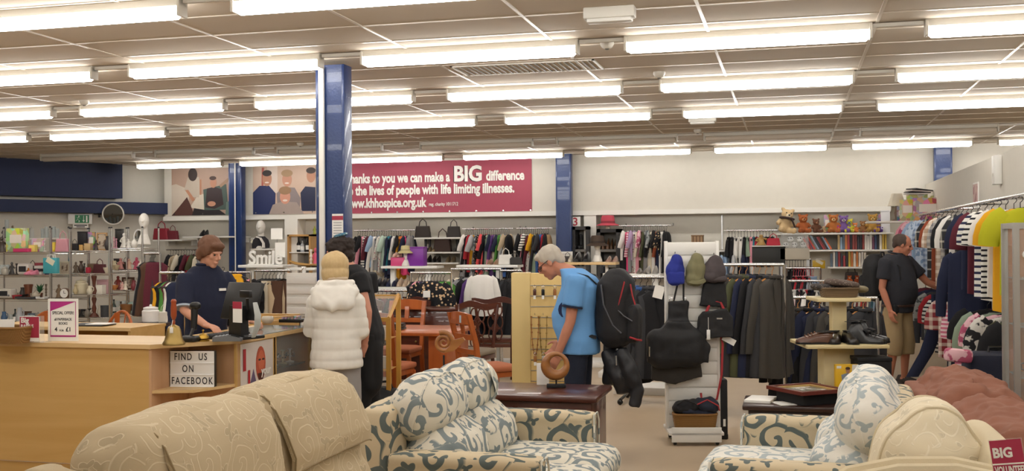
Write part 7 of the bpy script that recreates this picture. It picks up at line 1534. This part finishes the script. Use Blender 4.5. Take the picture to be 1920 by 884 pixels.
MB().tube([(-.13,-.22,.22),(-.165,-.2,.12),(-.165,-.17,.0)],.011,8,.5).build('red_strap',REDW,t); MB().tube([(-.1,-.26,.2),(-.14,-.28,.12),(-.13,-.3,.05)],.006,6).build('red_cord',REDW,t); MB().tube([(-.165,-.05,.2),(-.172,-.07,.05),(-.172,-.14,-.1),(-.165,-.2,-.16)],.014,8,.5).build('grey_strap',GRYW,t); MB().tube([(-.168,-.17,.02),(-.172,-.22,-.03),(-.15,-.28,-.07)],.009,8,.5).build('side_strap',GRYW,t); MB().tube([(-.15,-.26,-.19),(-.12,-.31,-.21),(-.05,-.33,-.22)],.008,6).build('red_trim',REDW,t)
m=MB()
for s in(-1,1): m.tube([(s*.09,.0,.2),(s*.12,.06,.26),(s*.125,.16,.285),(s*.125,.24,.2),(s*.135,.255,.08),(s*.15,.2,-.08),(s*.14,.06,-.18),(s*.11,.0,-.2)],.018,8,.4)
m.build('shoulder_straps',B,t)
loc=Matrix.LocRotScale(PM.location,PM.rotation_euler,None)@V(0,-.28,.8); t=thing('jacket','black jacket hanging from the bottom of the black backpack','clothing',loc,rad(88)); m=MB(); m.tube([(0,.06,.03),(-.02,.0,-.08),(-.02,-.05,-.2),(-.03,-.06,-.3)],[.07,.1,.1,.06],12,.8); m.tube([(-.05,-.05,.04),(-.08,-.12,-.1),(-.07,-.17,-.26),(-.08,-.15,-.38)],[.05,.06,.055,.045],12); m.tube([(.05,.0,.02),(.06,.05,-.12),(.04,.06,-.24)],[.05,.07,.05],12); remesh(m,'cloth',mat('black_nylon','1E1F24',.5,bump=.15,bsc=30),.011,4,t,fold(.016,(9,9,7),5)); MB().tube([(-.02,.07,.04),(-.02,.09,.0)],.012,8,.5).build('loop',GRYW,t); m=MB(); m.tube([(-.14,-.03,-.0),(-.145,-.035,-.07)],.012,8,.6); m.build('cuff_tab',STEEL,t)
# ---- man in dark polo shirt and khaki shorts
p=at(1683,600,12.1); rz=rad(-128); sp=[(.82,.0,.165,.13),(.9,.0,.175,.14),(1.0,.03,.175,.16),(1.1,.035,.18,.165),(1.22,.015,.185,.15),(1.34,-.01,.2,.13),(1.43,-.02,.185,.1),(1.485,-.01,.1,.075)]
ar={'R':((.2,-.01,1.4),(.25,-.03,1.1),(.25,.07,.86),(0,.25,-1),(-.9,.3,.1),.5),'L':((-.2,.0,1.4),(-.33,.17,1.16),(-.5,.37,1.04),(-.55,.75,-.1),(.2,.1,-1),.6)}
lg={'L':((-.09,0,.88),(-.11,.03,.47),(-.12,.0,.08),(-.14,.16,.03)),'R':((.09,0,.88),(.11,.02,.47),(.12,-.03,.08),(.15,.12,.03))}
t,rg,H,R=human('person','man in a dark polo shirt and khaki shorts reaching for clothes on the right rail',(p.x,p.y,0),rz,sp,((-.02,.06,1.59),rad(38),.3),ar,lg,skinmat('tan','BF7F64'))
POLO=mat('charcoal_polo','2B2C33',.9,bump=.1,bsc=60)
wear(t,'polo_shirt',POLO,lambda m:(m.loft(rg(.02,.82)),[sleeve(m,ar[k],.36,.08,.08) for k in ar]),.012,.007,(7,7,6),2)
MB().tube([(.085*cos(a)*1.0,-.01+.08*sin(a),1.5+.015*sin(a+pi)) for a in [2*pi*k/18 for k in range(18)]],.014,8,.8,closed=True).build('collar',POLO,t)
wear(t,'shorts',mat('khaki_cotton','A08A66',.9,bump=.12,bsc=60),lambda m:(m.loft(rg(.014,.8,.9)),[leg(m,lg[k],.66,.108,.1) for k in lg]),.012,.008,(8,8,6),3)
MB().tube([(.19*cos(a),.005+.155*sin(a),.905) for a in [2*pi*k/24 for k in range(24)]],.018,8,1.,closed=True).build('belt',mat('belt_brown','3E261E',.4),t); MB().cush((.17,.08,.87),(.1,.06,.1),.8,.1).build('pouch',BLACKM,t,smooth=80)
shoes_on(t,lg,mat('dark_sandal','2c221c',.5))
hairdo(t,'hair',mat('dark_cropped_hair','4A3C34',.85),lambda m:(shape(m,H,R,(0,-.03,.036),(.081,.095,.082)),[shape(m,H,R,(s*.07,-.025,.02),(.014,.05,.05)) for s in(-1,1)],shape(m,H,R,(0,-.08,-.01),(.055,.03,.055))),2,.002)
E_,W_=V(*ar['L'][1]),V(*ar['L'][2]); m=MB(); c=E_.lerp(W_,.92); d=(W_-E_).normalized(); m.tube([c-d*.012,c+d*.012],.033,12); m.build('wristwatch',BLACKP,t)
t,B=backpack('black backpack on the man in khaki shorts',t,(0,-.16,1.2),.98,'17171A',7)
m=MB()
for s in(-1,1): m.tube([(s*.09,.0,.18),(s*.12,.06,.235),(s*.13,.17,.245),(s*.135,.28,.14),(s*.15,.3,.0),(s*.165,.24,-.12),(s*.14,.05,-.17),(s*.1,.0,-.18)],.018,8,.4)
m.build('shoulder_straps',B,t)
# ---- staff member behind the counter
p=at(386,600,8.75); rz=rad(-118); sp=[(.82,.0,.155,.12),(.92,.0,.155,.125),(1.02,.01,.15,.125),(1.14,.015,.16,.125),(1.26,.0,.175,.12),(1.35,-.01,.178,.11),(1.42,-.012,.14,.09),(1.475,.0,.085,.068)]
ar={'R':((.175,-.01,1.37),(.24,.08,1.12),(.2,.33,1.015),(-.1,.9,-.12),(0,-.1,-1),.35),'L':((-.175,-.01,1.37),(-.24,.12,1.13),(-.18,.38,1.03),(.05,1,-.1),(0,-.1,-1),.45)}
t,rg,H,R=human('person','staff member in a navy T-shirt with brown hair working at the till',(p.x,p.y,0),rz,sp,((0,.075,1.585),rad(14),.34),ar,LEGS,skinmat('pale','D49C82'))
NAVYT=mat('navy_cotton','1A2038',.9,bump=.1,bsc=60)
wear(t,'t_shirt',NAVYT,lambda m:(m.loft(rg(.02,.82)),[sleeve(m,ar[k],.44,.08,.076) for k in ar]),.012,.008,(7,7,6),4)
S,E=V(*ar['R'][0]),V(*ar['R'][1]); Lh=(E-S).length; fr=.44*(Lh+(V(*ar['R'][2])-E).length)/Lh; c=S.lerp(E,min(fr,1)); MB().tube([c-(E-S).normalized()*.004,c+(E-S).normalized()*.012],.077,16).build('sleeve_trim',mat('pale_trim','A8B4C4',.9),t); MB().box((-.07,.14,1.28),(.06,.01,.02)).build('chest_badge',TAGW,t)
MB().tube([(.07*cos(a),.0+.065*sin(a),1.485) for a in [2*pi*k/18 for k in range(18)]],.012,8,1.,closed=True).build('collar',NAVYT,t)
wear(t,'trousers',mat('black_trouser','17181c',.9,bump=.1),lambda m:(m.loft(rg(.012,.8,.93)),[leg(m,LEGS[k],.97,.1,.075) for k in LEGS]),.013,.006); shoes_on(t,LEGS,mat('dark_shoe','26221f',.5))
hairdo(t,'hair',mat('brown_hair','6A4630',.7),lambda m:(shape(m,H,R,(0,-.02,.045),(.09,.108,.095)),shape(m,H,R,(0,.06,.075),(.072,.04,.035)),shape(m,H,R,(0,-.075,-.03),(.07,.045,.075)),[(shape(m,H,R,(s*.078,.0,.02),(.02,.055,.055)),shape(m,H,R,(s*.075,-.04,-.02),(.02,.04,.06))) for s in(-1,1)]),3,.006)
# ---- woman in white quilted jacket, seen from behind
p=at(631,700,8.4); rz=rad(14); lg={'L':((-.09,0,.84),(-.1,.02,.45),(-.1,0,.08),(-.115,.16,.03)),'R':((.1,0,.84),(.11,.0,.45),(.115,-.03,.08),(.13,.13,.03))}
sp=[(.70,.0,.185,.15),(.74,.0,.185,.15),(.84,.0,.175,.145),(.96,.0,.165,.135),(1.08,.0,.16,.13),(1.2,-.005,.165,.125),(1.3,-.01,.16,.11),(1.365,-.01,.14,.085),(1.40,.0,.085,.065)]
ar={'L':((-.155,-.01,1.25),(-.21,.02,1.0),(-.15,.25,.98),(.3,1,0),(0,0,-1),.4),'R':((.155,-.01,1.25),(.2,.0,1.0),(.17,.22,.94),(-.2,1,0),(0,0,-1),.4)}
t,rg,H,R=human('person','blonde woman in a white hooded quilted jacket, seen from behind at the counter',(p.x,p.y,0),rz,sp,((-.015,.045,1.505),rad(12),.1),ar,lg,skinmat('fair2','D2A08A'),.97); t.scale=(.965,)*3
WJ=mat('white_quilted_nylon','E9E5DC',.55,bump=.25,bsc=9)
def quilt(co,n):
    q=.004*noise.noise(Vector((co.x*8,co.y*8,co.z*9))); return co+n*(.006*abs(sin(co.z*pi/.085))**.5+q*2-.002)
m=MB(); m.loft(rg(.03,.70)); [sleeve(m,ar[k],.93,.08,.06) for k in ar]; remesh(m,'quilted_jacket',WJ,.011,4,t,quilt,True)
m=MB(); R_h=[]
m.cush((0,-.14,1.275),(.34,.09,.2),1.,.2,rot(-.35,0,0)); m.tube([(.17,-.06,1.33),(.13,-.13,1.3),(0,-.18,1.2),(-.13,-.13,1.3),(-.17,-.06,1.33)],[.04,.05,.055,.05,.04],12); m.tube([(.13*cos(a),-.015+.1*sin(a),1.385) for a in [2*pi*k/18 for k in range(18)]],.032,10,1.,closed=True); remesh(m,'hood',WJ,.01,4,t,fold(.008,(9,9,8),3),True)
wear(t,'trousers',mat('pale_grey_trouser','9A9694',.9,bump=.1),lambda m:(m.loft(rg(-.02,.70,.84)),[leg(m,lg[k],.97,.1,.085) for k in lg]),.012,.006); shoes_on(t,lg,mat('white_trainer','C8C6C2',.5),WHITEP)
hairdo(t,'hair',mat('blonde_hair','D2B88A',.65,col2='B89A68',pat='noise',sc=40),lambda m:(shape(m,H,R,(0,-.02,.035),(.113,.122,.11)),shape(m,H,R,(0,-.045,-.045),(.108,.095,.085)),[shape(m,H,R,(s*.083,.01,-.04),(.032,.06,.075)) for s in(-1,1)],shape(m,H,R,(0,.07,.075),(.06,.03,.03))),5,.004,.007,(26,26,8))
MB().tube([(.075*cos(a),.0+.07*sin(a),1.425) for a in [2*pi*k/16 for k in range(16)]],.022,8,1.,closed=True).build('scarf',mat('beige_scarf','C8B49A',.9),t)
# ---- dark-haired woman in black, leaning towards the counter
p=at(679,700,8.76); rz=rad(95)
sp=[(.82,-.02,.18,.14),(.92,-.02,.18,.145),(1.02,.0,.175,.13),(1.14,.03,.175,.12),(1.26,.05,.175,.115),(1.36,.06,.17,.105),(1.43,.085,.16,.09),(1.475,.105,.085,.065)]
ar={'L':((-.19,-.03,1.37),(-.26,-.13,1.1),(-.24,-.1,.86),(.1,.4,-1),(.9,0,-.2),.5),'R':((.19,.0,1.37),(.23,.0,1.1),(.2,.08,.86),(-.1,.4,-1),(-.9,0,.2),.5)}
lg={'L':((-.1,-.03,.88),(-.11,.0,.47),(-.11,.02,.08),(-.12,.18,.03)),'R':((.1,-.03,.88),(.11,.0,.47),(.11,-.04,.08),(.12,.12,.03))}
t,rg,H,R=human('person','dark-haired woman in black standing behind the white-jacketed woman, by the navy column',(p.x,p.y,0),rz,sp,((0,.2,1.575),0,.25),ar,lg,skinmat('rosy','CC9078'),.98)
wear(t,'black_top',mat('black_cotton','18181b',.9,bump=.1,bsc=60),lambda m:(m.loft(rg(.02,.82)),[sleeve(m,ar[k],.26,.08,.075) for k in ar]),.012,.008,(7,7,6),6)
wear(t,'black_trousers',mat('black_trouser2','121214',.9,bump=.1),lambda m:(m.loft(rg(.02,.8,.93)),[leg(m,lg[k],.97,.13,.1) for k in lg],m.cush((-.08,-.08,.66),(.22,.2,.5),1.,.2)),.013,.012,(6,6,4),7); shoes_on(t,lg,mat('teal_shoe','2E4450',.5))
hairdo(t,'hair',mat('dark_curly_hair','2C211C',.8),lambda m:(shape(m,H,R,(0,-.02,.04),(.088,.108,.095)),shape(m,H,R,(0,-.1,.04),(.06,.06,.065)),shape(m,H,R,(0,-.085,-.045),(.065,.05,.07)),shape(m,H,R,(0,.05,.085),(.06,.04,.03)),[shape(m,H,R,(s*.075,-.03,.0),(.018,.04,.05)) for s in(-1,1)]),7,.014,.007,(24,24,24))
MB().tube([H(.04*cos(a),-.06+.05*sin(a),.135) for a in [2*pi*k/14 for k in range(14)]],.012,8,1.,closed=True).build('hair_band',mat('teal_band','4A7A90',.8,col2='d8e0e0',pat='spots',sc=60.),t)
t=thing('holdall','black soft holdall on the floor behind the left scroll sofa','bag',(XY(728,9.2),9.0,0),.3); m=MB(); m.cush((0,0,.17),(.5,.28,.32),.9,.2); remesh(m,'body',BAG,.014,4,t,fold(.014,(7,7,7),3)); MB().tube([(-.12,-.02,.3),(-.08,-.04,.4),(.08,-.04,.41),(.12,-.02,.3)],.012,8).build('handle',BAG,t)
bpy.data.scenes.remove(TMP)
